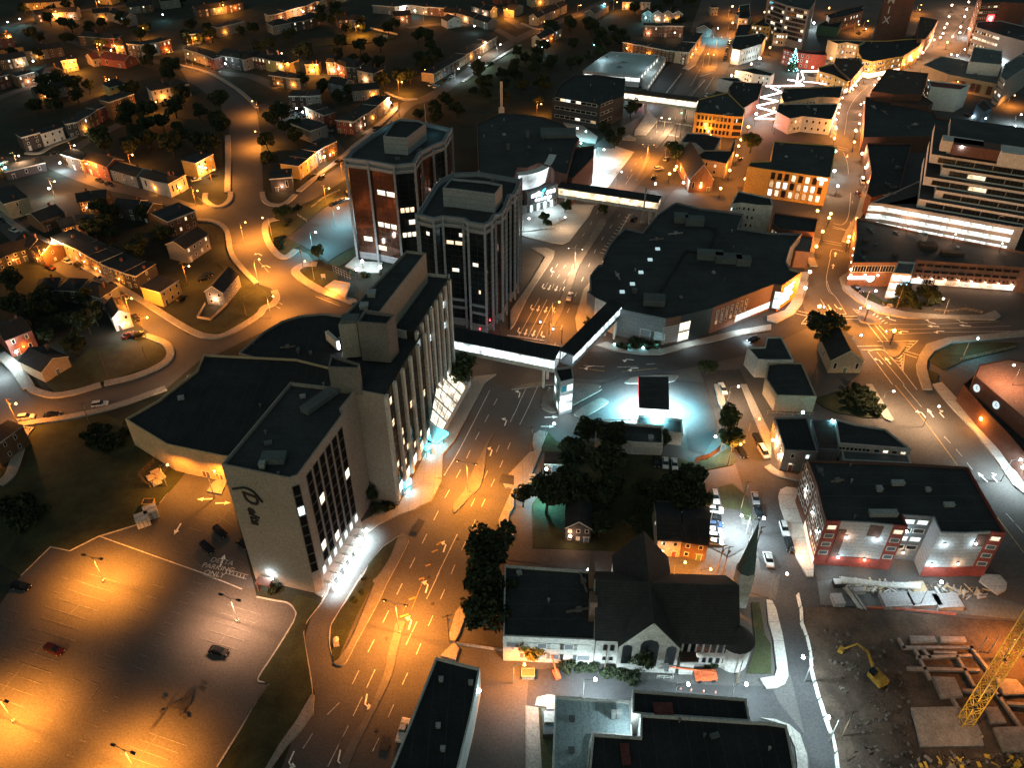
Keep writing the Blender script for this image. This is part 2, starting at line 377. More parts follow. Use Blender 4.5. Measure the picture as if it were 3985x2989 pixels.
def block(label, s, h, wall='cream', roof='roof_dark', cat='building', name='building', par=.7, base=0, sides=None, tile='o', group=None, root=None, o=None, world=False, cornice=None, roofname='roof'):
    poly = s if world else W2(s, h, tile)
    if o is None:
        cx = sum(p[0] for p in poly) / len(poly); cy = sum(p[1] for p in poly) / len(poly); o = (cx, cy, base)
    if root is None: root = empty(name, o, label, cat, group)
    mats = [M[wall], M[roof]]; sd = {}
    for i, k in (sides or {}).items():
        if M[k] not in mats: mats.append(M[k])
        sd[i] = mats.index(M[k])
    mb = MB(); inn = inset(poly, .35)
    n = len(poly); sg = area2(poly) > 0
    for i in range(n):
        p, q, r, t = poly[i], poly[(i + 1) % n], inn[(i + 1) % n], inn[i]
        if not sg: p, q, r, t = q, p, t, r
        m = sd.get(i, 0)
        mb.face([(*p, base), (*q, base), (*q, h), (*p, h)], m); mb.face([(*p, h), (*q, h), (*r, h), (*t, h)], m)
        mb.face([(*t, h), (*r, h), (*r, h - par), (*t, h - par)], m)
    mb.build('wall', mats, root, o)
    rb = MB(); rp = inn if sg else inn[::-1]; rb.face([(*p, h - par + .003) for p in rp]); rb.build(roofname, [M[roof]], root, o)
    if abs(area2(poly)) > 700 and roofname == 'roof':      # vents and small plant on big flat roofs
        rr = random.Random(int(abs(poly[0][0] * 7 + poly[0][1] * 3))); xs = [p[0] for p in poly]; ys = [p[1] for p in poly]; got = 0
        for _ in range(400):
            x, y = rr.uniform(min(xs), max(xs)), rr.uniform(min(ys), max(ys)); ok = False; j = n - 1
            for i in range(n):
                if (poly[i][1] > y) != (poly[j][1] > y) and x < (poly[j][0] - poly[i][0]) * (y - poly[i][1]) / (poly[j][1] - poly[i][1]) + poly[i][0]: ok = not ok
                j = i
            if not ok or min((Vector((x, y)) - Vector(p)).length for p in poly) < 3: continue
            vb = MB(); z = h - par; t = rr.random()
            if t < .4: vb.cyl((x, y, z), (x, y, z + .9), .18, n=8); vb.cyl((x, y, z + .9), (x, y, z + 1.05), .32, n=8)
            elif t < .7: vb.box(x, y, z, rr.uniform(.8, 1.8), rr.uniform(.8, 1.4), rr.uniform(.5, 1.0), .3)
            else: vb.box(x, y, z, rr.uniform(3, 6), .45, .4, rr.choice([.2, 1.77])); vb.box(x, y, z, 1.2, 1.0, .9, .2)
            vb.build('roof_vent', [M[rr.choice(['galv', 'roof_grey', 'plant_grey'])]], root, o); got += 1
            if got >= min(9, 3 + abs(area2(poly)) / 1200): break
    if cornice:
        cb = MB(); out = inset(poly, -.25)
        for i in range(n):
            p, q, a, b_ = poly[i], poly[(i + 1) % n], out[(i + 1) % n], out[i]
            if not sg: p, q, a, b_ = q, p, b_, a
            cb.face([(*b_, h - cornice[1]), (*a, h - cornice[1]), (*a, h + .05), (*b_, h + .05)]); cb.face([(*b_, h + .05), (*a, h + .05), (*q, h + .05), (*p, h + .05)])
            cb.face([(*p, h - cornice[1]), (*q, h - cornice[1]), (*a, h - cornice[1]), (*b_, h - cornice[1])])
        cb.build('cornice', [M[cornice[0]]], root, o)
    return dict(root=root, o=o, poly=poly, h=h, nw=0)
def unit(b, s, sx, sy, sz, m='roof_grey', name='roof_unit', tile='o', r=0, z=None):
    "rooftop box (plant room, vent, skylight)"
    z0 = (b['h'] - .69) if z is None else z
    g = G(P(s, tile)[0], z0 + sz); mb = MB(); mb.box(g.x, g.y, z0, sx, sy, sz, r, 0)
    mb.box(g.x, g.y, z0 + sz, sx + .2, sy + .2, .12, r, 0)
    return mb.build(name, [M[m]], b['root'], b['o'])
def text(body, parent, o, loc, rot, size, m, ext=.08, align='CENTER', shear=0, sp=1, name='lettering', off=0):
    cu = bpy.data.curves.new(name, 'FONT'); cu.body = body; cu.size = size; cu.extrude = ext; cu.align_x = align; cu.align_y = 'CENTER'; cu.shear = shear; cu.space_character = sp; cu.offset = off
    ob = bpy.data.objects.new(name, cu); C.objects.link(ob); cu.materials.append(m)
    ob.location = (loc[0] - o[0], loc[1] - o[1], loc[2] - o[2]); ob.rotation_euler = rot
    bpy.context.view_layer.update(); me = bpy.data.meshes.new_from_object(ob.evaluated_get(bpy.context.evaluated_depsgraph_get()))
    mo = bpy.data.objects.new(name, me); mo.location = ob.location; mo.rotation_euler = ob.rotation_euler; bpy.data.objects.remove(ob); bpy.data.curves.remove(cu); C.objects.link(mo); ob = mo
    if not me.materials: me.materials.append(m)
    if parent is not None: ob.parent = parent
    return ob
DOOR = {}
def door(root, o, p, ang, m='clap_red', w=1.0, h=2.1, lit=None):
    key = (m, w, h, lit)
    if key not in DOOR:
        mb = MB(); mb.box(0, -.05, 0, w + .3, .1, h + .2, 0, 1); mb.box(0, -.11, 0, w, .06, h, 0, 0); mb.box(0, -.09, h + .2, w + .7, .5, .12, 0, 1)
        mb.box(w * .35, -.17, 1.0, .12, .08, .12, 0, 1); DOOR[key] = mb.mesh('door', [lit or M[m], M['trim']])
    ob = bpy.data.objects.new('door', DOOR[key]); C.objects.link(ob); ob.parent = root
    ob.location = (p[0] - o[0], p[1] - o[1], 0); ob.rotation_euler.z = ang; return ob
def house(label, A, B, dep, h, wall='clap_white', rtype='flat', roofm='roof_shingle', rh=2.5, cols=2, rows=2, lit=.15, sidecols=1, group=None, name='house', dr=True, chim=True, fr='trim', sidewin=True, cat='house'):
    "A,B world xy of the front base line, left to right as seen from the street"
    A = Vector(A); B = Vector(B); d = (B - A); L = d.length; d.normalize(); n = Vector((-d.y, d.x))
    poly = [tuple(A), tuple(B), tuple(B + n * dep), tuple(A + n * dep)]
    o = (*((A + B) / 2 + n * dep / 2), 0); root = empty(name, o, label, cat, group)
    wb = MB(); rb = MB(); ov = .25
    def q(u, v, z): p = A + d * u + n * v; return (p.x, p.y, z)
    if rtype == 'flat':
        wb.prism(poly, 0, h, 0, 0)
        hi = h + .35
        rb.face([q(-ov, -ov, hi), q(L + ov, -ov, hi), q(L + ov, dep + ov, h + .06), q(-ov, dep + ov, h + .06)])
        for (a, b_) in (((-ov, -ov), (L + ov, -ov)), ((L + ov, -ov), (L + ov, dep + ov)), ((L + ov, dep + ov), (-ov, dep + ov)), ((-ov, dep + ov), (-ov, -ov))):
            za = hi if a[1] < 0 else h + .06; zb = hi if b_[1] < 0 else h + .06
            rb.face([q(*a, h + .01 if a[1] > 0 else h - .2), q(*b_, h + .01 if b_[1] > 0 else h - .2), q(*b_, zb), q(*a, za)], 1)
    elif rtype in ('gable', 'gablex'):
        wb.prism(poly, 0, h, 0, 0)
        if rtype == 'gable':   # ridge parallel to the front
            m = dep / 2
            for u, s_ in ((0, 1), (L, -1)):
                f = [q(u, 0, h), q(u, dep, h), q(u, m, h + rh)]; wb.face(f if s_ < 0 else f[::-1], 0)
            rb.face([q(-ov, -ov, h - .1), q(L + ov, -ov, h - .1), q(L + ov, m, h + rh + .08), q(-ov, m, h + rh + .08)])
            rb.face([q(L + ov, dep + ov, h - .1), q(-ov, dep + ov, h - .1), q(-ov, m, h + rh + .08), q(L + ov, m, h + rh + .08)])
            for u in (-ov, L + ov):
                rb.face([q(u, -ov, h - .1), q(u, m, h + rh + .08), q(u, m, h + rh - .2), q(u, -ov, h - .38)], 1); rb.face([q(u, dep + ov, h - .1), q(u, m, h + rh + .08), q(u, m, h + rh - .2), q(u, dep + ov, h - .38)], 1)
        else:
            m = L / 2
            for v in (0, dep): wb.face([q(0, v, h), q(L, v, h), q(m, v, h + rh)], 0)
            rb.face([q(-ov, -ov, h - .1), q(m, -ov, h + rh + .08), q(m, dep + ov, h + rh + .08), q(-ov, dep + ov, h - .1)])
            rb.face([q(m, -ov, h + rh + .08), q(L + ov, -ov, h - .1), q(L + ov, dep + ov, h - .1), q(m, dep + ov, h + rh + .08)])
            for u in (-ov, L + ov):
                rb.face([q(u, -ov, h - .1), q(m, -ov, h + rh + .08), q(m, -ov, h + rh - .25), q(u, -ov, h - .4)], 1)
    else:  # hip / mansard
        wb.prism(poly, 0, h, 0, 0); k = min(L, dep) * (.42 if rtype == 'hip' else .16)
        e = [q(-ov, -ov, h), q(L + ov, -ov, h), q(L + ov, dep + ov, h), q(-ov, dep + ov, h)]
        t = [q(k, k, h + rh), q(L - k, k, h + rh), q(L - k, dep - k, h + rh), q(k, dep - k, h + rh)]
        for i in range(4): rb.face([e[i], e[(i + 1) % 4], t[(i + 1) % 4], t[i]])
        rb.face(t); 
        for i in range(4):
            j = (i + 1) % 4; rb.face([(*e[i][:2], h - .25), (*e[j][:2], h - .25), e[j], e[i]], 1)
    wb.build('wall', [M[wall]], root, o); ro = rb.build('roof', [M[roofm], M[fr]], root, o)
    if chim:
        cb = MB(); p = A + d * L * .8 + n * dep * .55; cb.box(p.x, p.y, h, .7, .7, (rh if rtype != 'flat' else 0) + 1.3, math.atan2(d.y, d.x)); cb.box(p.x, p.y, h + (rh if rtype != 'flat' else 0) + 1.3, .85, .85, .12, math.atan2(d.y, d.x))
        c_ = cb.mesh('chimney', [M['brick_dark']], o); co = bpy.data.objects.new('chimney', c_); C.objects.link(co); co.parent = ro
    b = dict(root=root, o=o, poly=poly, h=h, nw=0); ang = math.atan2(d.y, d.x); st = h / rows
    dc = rnd.randrange(cols) if dr else -1
    for r in range(rows):
        for c in range(cols):
            u = L * (c + .5) / cols
            if r == 0 and c == dc:
                door(root, o, A + d * u - n * .02, ang, rnd.choice(['clap_red', 'clap_dark', 'white', 'clap_blue', 'clap_green'])); continue
            put_window(root, o, A + d * u - n * .02, ang, st * r + st * .32, min(1.15, L / cols * .5), st * .5, pick(lit), M[fr])
    if rnd.random() < .32:
        pb = MB(); q_ = A + d * (L * .5) - n * .35; pb.cyl((q_.x, q_.y, 2.5), (q_.x + n.x * .35, q_.y + n.y * .35, 2.5), .05, n=4); pb.ball((q_.x, q_.y, 2.5), .22, 1, 6, 4)
        pb.build('porch_lamp', [M['metal_dark'], GO if rnd.random() < .7 else GP], root, o); light((q_.x - o[0] - n.x * .5, q_.y - o[1] - n.y * .5, 2.6), rnd.choice([OR, LEMON, PK]), 380, root, r=.15)
    if sidewin:
        for i in ((1,) if (B + n).x < 0 or True else (3,)):
            pp = B if B.x < 0 else A
            a2 = ang + math.pi / 2 if B.x < 0 else ang - math.pi / 2
            nn = d if B.x < 0 else -d
            for r in range(rows):
                for c in range(sidecols):
                    p = pp + n * dep * (c + 1) / (sidecols + 1) + nn * .02
                    put_window(root, o, p, a2, st * r + st * .35, .9, st * .45, pick(lit * .6), M[fr])
    return b
WALLS = ['clap_white', 'clap_tan', 'clap_grey', 'clap_dark', 'clap_red', 'clap_blue', 'clap_green', 'clap_brown', 'clap_yellow']
WN = {'clap_white': 'white', 'clap_tan': 'tan', 'clap_grey': 'grey', 'clap_dark': 'dark', 'clap_red': 'dark red', 'clap_blue': 'blue grey', 'clap_green': 'green', 'clap_brown': 'brown', 'clap_yellow': 'yellow', 'offwhite': 'off-white', 'brick': 'brick', 'brick_dark': 'dark brick', 'panel_grey': 'grey', 'tan': 'tan', 'ochre': 'ochre'}
def row(desc, s, n, h, dep, tile, walls=None, rtype='flat', lit=.15, cols=2, rows=2, group=None, roofm='roof_shingle', rh=2.2, chim=True, fr='trim', step=.25):
    "n houses side by side; desc ends the label"
    pts = [Vector(p) for p in W2(s, 0, tile)]
    A, B = pts[0], pts[-1]
    if n > 1 and len(pts) == n + 1: seg = [(pts[i], pts[i + 1]) for i in range(n)]
    else: seg = [(A.lerp(B, i / n), A.lerp(B, (i + 1) / n)) for i in range(n)]
    for i, (a, b) in enumerate(seg):
        w = walls[i % len(walls)] if walls else rnd.choice(WALLS)
        e = (b - a).normalized() * .03; dd = dep + rnd.uniform(-.8, .8)
        lab = f'{WN.get(w, w)} house, ' + (f'{od(i)} of {n} along the ' if n > 1 else '') + desc
        house(lab, a + e, b - e, dd, h + rnd.uniform(-step, step), w, rtype, roofm, rh, cols, rows, lit, group=group or (f'houses in the {desc}' if n > 1 else None), chim=chim and i % 2 == 0, fr=fr)
# ================= GROUND =================
gm = MB(); gm.face([(-900, 20, 0), (900, 20, 0), (900, 1500, 0), (-900, 1500, 0)])
kind(gm.build('ground', [M['dirt']]), 'structure')
# asphalt of the downtown and its yards
patch('road', '585,1720 640,1580 680,1500 655,1390 670,1340 700,1290 690,1180 800,1080 850,1000 900,900 960,800 1000,760 960,735 900,640 1000,520 1130,480 1200,380 1300,300 1400,240 1480,100 1535,-60 2500,-60 2500,1760', 'asphalt')
# parking lot beside the hotel
patch('parking_lot', '02: 180,1640 435,1390 600,1425 850,1300 1180,1200 1240,1130 1370,1020 1710,620 1900,620 2130,1500 13: 0,190 260,240 320,290 335,350 300,430 10,900 110,935 0,1120 03: 1870,1700 -400,1900 -500,600 -60,330', 'asphalt')
# lane behind, at the far edge of the lawn
strip('road', '02: -200,980 0,1000 150,900 250,760 420,600 600,470', 11, 'asphalt_new')
# big curving road
patch('road', '-60,790 30,800 63,833 83,848 120,855 218,833 339,795 369,767 355,735 421,720 452,729 489,724 555,682 596,650 598,637 585,622 555,612 527,577 502,552 492,500 464,479 427,475 418,455 440,440 425,425 441,431 464,446 489,444 498,421 492,414 492,296 499,263 459,213 426,186 406,176 391,150 381,135 389,142 452,161 502,188 534,213 555,238 563,300 569,414 570,436 593,445 620,439 638,421 755,345 770,372 620,458 600,466 570,481 573,504 583,529 600,554 615,558 643,539 665,548 683,572 638,584 640,597 680,624 746,650 820,660 1010,735 1000,765 800,730 740,685 620,690 560,720 480,760 430,780 359,840 314,858 226,886 135,905 33,920 -60,930', 'asphalt')
ROADS = [  # residential streets: centre line, width, surface
 ('-20,440 38,504 88,541 150,579 213,617 276,654 326,692 376,730 410,765', 8.5, 'asphalt'),
 ('-30,800 30,838 60,870', 9, 'asphalt'), ('-20,770 20,800', 7, 'asphalt'),
 ('620,445 680,415 745,372 790,335 830,290 860,262', 8.5, 'asphalt'),
 ('840,262 880,225 930,208 1000,165 1060,118 1110,88', 8.5, 'asphalt'),
 ('835,225 860,240 850,265', 7, 'asphalt'), ('1110,88 1170,60 1250,30 1330,-10', 8, 'asphalt'), ('1130,60 1100,40 1060,10', 7, 'asphalt'),
 ('435,455 380,440 300,415 230,400 160,375 100,350 60,345', 7.5, 'asphalt'), ('120,350 165,318 215,290 260,268', 6.5, 'asphalt'), ('-20,345 60,345 120,340', 7.5, 'asphalt'),
 ('385,138 330,132 290,128 250,120', 7.5, 'asphalt'), ('392,138 440,150 500,160 545,165 600,190', 7, 'asphalt'), ('560,225 600,245 640,272', 6, 'asphalt_new'),
 ('300,225 345,222 380,220', 6, 'asphalt'), ('0,60 120,30 240,15 330,5', 7, 'asphalt'), ('-10,215 60,190 170,175', 6, 'asphalt'), ('150,88 220,110 260,120', 6, 'asphalt'),
 ('585,45 640,35 720,12 770,-10', 6.5, 'asphalt'), ('640,275 700,290 745,350', 6.5, 'asphalt_new'), ('880,60 960,52 1060,60 1110,85', 6, 'asphalt')]
for s, w, m in ROADS: strip('road', s, w, m)
# cross street by the construction site, street between the houses, river of downtown streets in fresh asphalt
strip('road', '1180,780 1300,790 1420,775 1560,745 1680,700 1760,660', 15, 'asphalt_new')
strip('road', '1555,800 1590,880 1630,980 1665,1080 1690,1180 1715,1290 1760,1420 1800,1560 1830,1700', 13, 'asphalt_new')
strip('road', '1075,1180 1200,1195 1300,1205 1450,1215 1560,1235 1680,1270', 8, 'asphalt')
strip('road', '1830,290 1822,360 1815,440 1790,520 1775,600 1790,690 1850,790 1930,900 2010,1000 2100,1110 2220,1240', 15, 'asphalt')
strip('road', '1660,-30 1630,60 1600,150 1560,230 1500,300 1440,380 1370,460 1300,560 1250,660', 16, 'asphalt_new')
# yards with thin grass
for s in ('o: -30,940 -30,1205 02: 180,1640 435,1390 600,1425 850,1300 1180,1200 1240,1130 1370,1020 1710,620 1750,600 1050,380 1060,310 900,250 540,320 330,350 200,480 130,600 60,860',
          '01: 1250,1250 1410,1330 1450,1380 1430,1420 1340,1490 900,1630 480,1720 400,1650 760,1350 1000,1300',
          '01: 1860,600 2060,680 2212,800 11: 140,890 150,930 0,1040 01: 1950,1200 1800,1220 1700,1190 1640,1160 1800,1120 1960,1000 2080,800',
          '11: 80,250 180,225 300,200 520,60 700,0 640,80 480,200 260,390 370,450 250,550 160,500 110,420 85,340',
          '11: 400,640 520,630 700,700 680,900 500,820 360,730 350,680', '11: 620,600 850,460 850,560 700,640 630,630',
          '13: 350,170 560,230 430,400 400,500 430,700 470,950 480,1050 200,1470 60,1700 -330,1700 -30,1140 110,940 10,900 310,440 345,330 300,250',
          '12: 1225,1300 1150,1480 1060,1650 13: 990,100 860,350 700,720 660,750 630,600 640,440 720,300 900,50 960,-80 12: 950,1560 1080,1400',
          '22: 385,220 400,230 740,40 730,0 520,0 380,150', '22: 240,470 300,410 360,480 540,530 530,590 240,570',
          '22: 1560,690 1620,640 1720,620 1850,540 1920,640 1880,690 1640,735', '22: 1760,880 1800,1050 1950,1080 2000,1160 2060,1160 2010,960 1880,850',
          '31: 1390,1450 1450,1370 1580,1310 1900,1290 2160,1295 2140,1340 1700,1450 1520,1530', '31: 1370,1520 1470,1560 1460,1660 1400,1600',
          '10: 900,240 1200,300 1180,330 950,370 620,390 560,400 480,400 700,330', '10: 1760,700 2212,460 2212,760 2000,900 1600,830',
          '31: 700,790 740,830 920,880 990,930 960,960 800,880', '23: 200,1150 290,1140 290,1230 335,1400 330,1700 250,1700 220,1400', '23: 2040,240 2110,240 2160,520 2210,600 2212,850 2000,850 2080,620',
          'o: 1150,1090 1210,1000 1240,950 1310,960 1500,1000 1490,1060 1420,1120 1520,1200 1150,1185', '32: 400,120 600,60 860,0 1000,290 830,280 600,240 500,200', '20: 0,360 160,440 300,520 160,600 0,560'):
    patch('grass', s, 'grass', .08, side='grass')
# construction pit soil
patch('bare_soil', '33: 330,290 560,280 860,300 1650,370 2300,420 2300,1800 640,1800 500,1240 410,900 300,480', 'soil', .1, side='soil')
patch('yard_slab', '33: 430,60 640,30 1030,60 1580,110 1900,170 2300,300 2300,400 1650,340 860,280 460,260', 'roof_grey')
# light aprons and plazas
patch('plaza', '21: -10,340 -10,130 300,80 440,-100 20: 720,1270 1035,1310 600,1700 21: 690,110 650,200 480,420 420,445 330,435 40,370', 'plaza', .12)
patch('sidewalk', '20: 880,1260 1035,1310 780,1655 640,1700 740,1330', 'plaza')
patch('parking_lot', '11: 620,110 260,390 370,450 530,530 610,600 700,540 880,440 850,40 790,0 640,80', 'asphalt_new')
patch('parking_lot', '22: 1640,-20 1740,300 1740,420 1640,600 1500,560 1460,300 700,300 540,290 560,100 700,0 1000,-80', 'asphalt_new')
patch('parking_lot', '22: 1690,900 1740,880 1775,1060 1945,1080 1960,1200 2050,1210 1990,1400 1850,1480 1700,1400 1660,1000', 'asphalt_new')
patch('yard_slab', '23: 130,830 380,800 820,820 1030,920 1240,900 1420,940 1900,960 2212,960 33: 100,1100 340,1400 330,1700 23: 2212,1700 200,1700 110,1100', 'asphalt_new')
patch('yard_slab', '23: 180,1130 200,1060 300,1035 356,1045 345,1220 290,1230 280,1140', 'plaza', .1)
patch('sidewalk', '23: 100,1130 210,1150 240,1700 100,1700', 'concrete', .1)
patch('driveway', '20: 980,1000 1240,1010 1500,570 1360,530 1100,780', 'asphalt_new')
patch('plaza', '20: 480,1000 720,1180 700,1240 570,1220 440,1080 400,1020', 'plaza', .1)
# islands and sidewalks
patch('traffic_island', '13: 1050,0 1140,0 1060,210 860,580 790,720 740,785 690,780 665,755 720,710 830,520 960,210', 'island', .16, True)
patch('traffic_island', '12: 1225,1300 1280,1290 1305,1320 1290,1390 1150,1655 13: 1100,90 1000,60 12: 1050,1640 1150,1480', 'island', .18, True)
patch('traffic_island', '12: 2030,420 1985,520 1960,720 1920,880 1840,960 1720,1090 1690,1080 1700,1020 1780,920 1860,740 1920,620 1990,480', 'island', .16, True)
patch('traffic_island', '13: 1200,420 1275,410 1240,540 1210,650 1160,870 1060,1090 860,1480 760,1700 700,1700 800,1450 960,1180 1090,870 1130,680 1170,540', 'island', .16, True)
patch('traffic_island', '21: 740,240 790,260 690,430 560,640 520,760 440,960 340,1180 290,1280 262,1275 300,1160 420,880 470,740 520,600 640,410', 'island', .16, True)
patch('traffic_island', '20: 1340,1075 1390,1075 1260,1250 1215,1245', 'island', .16, True); patch('traffic_island', '20: 1140,1320 1170,1320 1150,1400 1080,1530 1045,1540 1110,1430', 'island', .16, True)
patch('traffic_island', '20: 1720,440 1760,450 1740,600 1690,630 1610,655 1600,640 1660,570 1700,560', 'island', .16, True); patch('traffic_island', '20: 1600,690 1645,685 1600,740 1530,830 1500,900 1470,860 1560,760', 'island', .16, True)
patch('traffic_island', '22: 240,170 250,210 380,230 730,60 735,30 700,0 21: 200,1640 -20,1700 22: 340,0 260,80', 'island', .16, True)
patch('traffic_island', '22: 530,235 720,125 790,130 800,165 600,285 550,275', 'island', .16, True); patch('traffic_island', '21: 980,1620 1060,1590 1380,1575 1400,1600 1330,1640 980,1650', 'island', .16, True)
patch('traffic_island', '31: 385,1090 400,1040 450,1035 520,1080 510,1110 420,1110', 'island', .16, True); patch('traffic_island', '31: 780,1040 900,1060 985,1120 960,1135 870,1130 800,1110', 'island', .16, True)
patch('traffic_island', '31: 990,1310 1050,1290 1190,1300 1180,1350 1120,1415 1060,1410', 'island', .16, True)
patch('traffic_island', '21: 350,80 690,110 680,60 500,0 400,60', 'island', .1, True)
patch('sidewalk', '22: 160,500 170,430 220,395 290,410 230,560 180,580', 'concrete', .16)
patch('sidewalk', '22: -70,890 100,890 240,560 140,580 -100,830', 'concrete', .15)
patch('sidewalk', '12: 1500,800 1590,820 1560,880 1500,1000 1350,1080 1420,930', 'concrete', .15)
patch('sidewalk', '12: 910,1180 1050,1100 1210,1045 1350,1080 1200,1130 1050,1200 950,1280 860,1400 750,1540 13: 560,200 500,160 640,-60 12: 800,1350', 'concrete', .14)
patch('sidewalk', '12: 1350,1080 1210,1050 1440,600 1600,390 1800,40 11: 1870,1590 2060,1570 1960,1640 12: 1700,480 1600,600 1595,680 1590,800 1500,800 1420,930', 'concrete', .13)
patch('sidewalk', '20: 1035,1170 1040,1130 1160,960 1240,1040 1130,1170', 'concrete', .16); patch('sidewalk', '20: 930,1190 990,1165 1050,1195 1050,1215 930,1205', 'concrete', .16)
patch('sidewalk', '20: 1450,590 1500,545 1590,390 1650,370 1640,410 1560,560 1500,600', 'concrete', .16)
patch('sidewalk', '21: 540,1180 530,1080 600,840 650,780 660,900 640,1050 720,1200 600,1260', 'concrete', .15)
patch('sidewalk', '21: 700,1320 860,1370 1100,1400 1260,1400 1500,1340 1890,1245 2212,1190 2212,1140 1880,1200 1500,1290 1280,1350 900,1340 800,1290', 'concrete', .15)
patch('sidewalk', '21: 150,480 280,480 350,510 340,560 130,880 0,1150 -30,1180 -30,1020 140,780 270,560', 'concrete', .15)
patch('sidewalk', '31: 300,690 360,690 350,800 300,960 230,1050 80,1130 0,1110 0,1070 150,1020 200,960', 'plaza', .15)
patch('sidewalk', '31: 640,420 690,440 780,260 850,140 860,0 30: 900,1500 820,1640 31: 760,200 680,330', 'concrete', .15)
patch('sidewalk', '31: 620,740 690,690 700,800 740,840 860,930 1000,990 1200,1035 1500,1060 1850,1060 1960,1020 2010,1070 1960,1100 1600,1095 1200,1085 950,1040 760,930 650,840', 'concrete', .15)
patch('sidewalk', '31: 2212,1240 1900,1270 1580,1300 1440,1370 1380,1440 1370,1500 1390,1600 1420,1700 1340,1700 1290,1560 1285,1480 1310,1400 1370,1310 1550,1255 1900,1225 2212,1190', 'concrete', .16)
patch('sidewalk', '32: 1420,0 1560,170 1780,400 1960,640 2110,860 2300,1020 2300,900 2100,720 2000,580 1800,330 1640,130 1500,-20', 'plaza', .15)
walk('32: 0,700 80,760 200,790 290,800 330,740'); patch('sidewalk', '32: 95,960 110,910 160,885 250,895 300,1050 350,1300 400,1500 395,1655 340,1655 250,1500 180,1260 110,1050', 'plaza', .15)
patch('sidewalk', '33: -10,220 40,230 75,300 130,520 170,760 180,880 150,950 80,985 -10,990 -60,900 60,880 80,820 50,560 10,420', 'plaza', .15)
patch('sidewalk', '33: -60,1240 60,1250 190,1300 280,1380 340,1560 350,1700 260,1700 240,1500 150,1300', 'concrete', .15)
patch('plaza', '33: 1820,60 1850,0 2000,10 2060,80 2050,140 1980,175 1900,120', 'plaza', .16)
patch('sidewalk', '13: 1700,590 1620,660 1580,705 1710,740 1740,640', 'concrete', .15); patch('sidewalk', '13: 1710,330 1790,230 1830,250 1740,520 1700,590 1650,580 1650,540', 'concrete', .15)
patch('sidewalk', '13: 470,1040 497,1045 485,1200 380,1350 250,1490 100,1700 60,1700 200,1460 330,1280', 'concrete', .15)
patch('sidewalk', '12: 2212,870 2120,1080 2080,1170 2100,1260 2150,1300 2212,1320 2212,1270 2160,1230 2170,1120 2212,1050', 'concrete', .15)
patch('sidewalk', '32: 850,0 900,0 1090,310 1060,320 1000,290', 'concrete', .15)
patch('sidewalk', '22: 1950,0 2000,0 2212,440 2212,640 2090,350', 'concrete', .15); patch('sidewalk', '22: 1720,0 1780,0 1830,200 1800,240 1760,160', 'concrete', .15)
for s, w in (('11: 45,0 60,60 95,95 150,110 220,105 280,70 330,20', 2.2), ('11: 190,230 90,255 72,330 100,430 170,530 250,560 340,495', 2.6), ('11: 515,620 420,625 345,660 340,700 420,770 560,850 740,920 840,950', 3.2),
             ('01: 0,180 200,330 430,480 700,630 1000,800 1250,950 1500,1110 1680,1210 1800,1243 1950,1225 2212,1070 11: 60,1000 140,960 172,910 150,850', 2.4), ('01: 1700,237 1850,255 1950,330 1990,520 2090,660 2212,790', 2.0),
             ('01: 1250,1235 1400,1290 1450,1330 1470,1390 1440,1450 1350,1510 1150,1590 900,1650', 2.4), ('02: 870,0 650,65 480,92 370,75 280,40 250,0', 2.4), ('01: 0,1400 90,1470 170,1560 250,1680', 3.5),
             ('02: 130,352 330,320 540,290 720,255 900,210 1100,150 1250,95 1430,30', 2.2), ('02: 0,860 90,780 150,620 200,450 260,370', 3), ('00: 1540,560 1800,630 2000,740 2130,840 2212,930', 2.0), ('00: 1960,1170 1965,1400 1960,1655', 2.6), ('01: 1770,10 1770,70 1840,120 1920,115 1980,60 1985,0', 2.2),
             ('10: 0,590 0,570 20: -2212,590', 0), ('10: 360,1650 560,1490 720,1370 850,1250 1000,1140', 2.4), ('10: 930,1160 1060,1070 1180,960 1200,920 1190,890', 2.8), ('10: 1110,800 1200,840 1290,860 1380,855', 2), ('10: 1770,710 1900,620 2050,520 2212,420 20: 60,390', 2.2), ('00: 220,1320 340,1320 450,1260 600,1200 780,1120', 2), ('11: 800,930 840,955', 2.5), ('20: 60,200 200,250 300,240', 2),
             ('30: 560,1190 575,1150 570,1050 560,950 590,850 640,760 720,680', 2.5), ('30: 850,1190 820,1100 850,950 880,830 940,750', 2.5), ('31: 400,640 370,560 390,470 430,400', 3), ('20: 1060,1260 1400,1240', 0)):
    if w: walk(s, w)
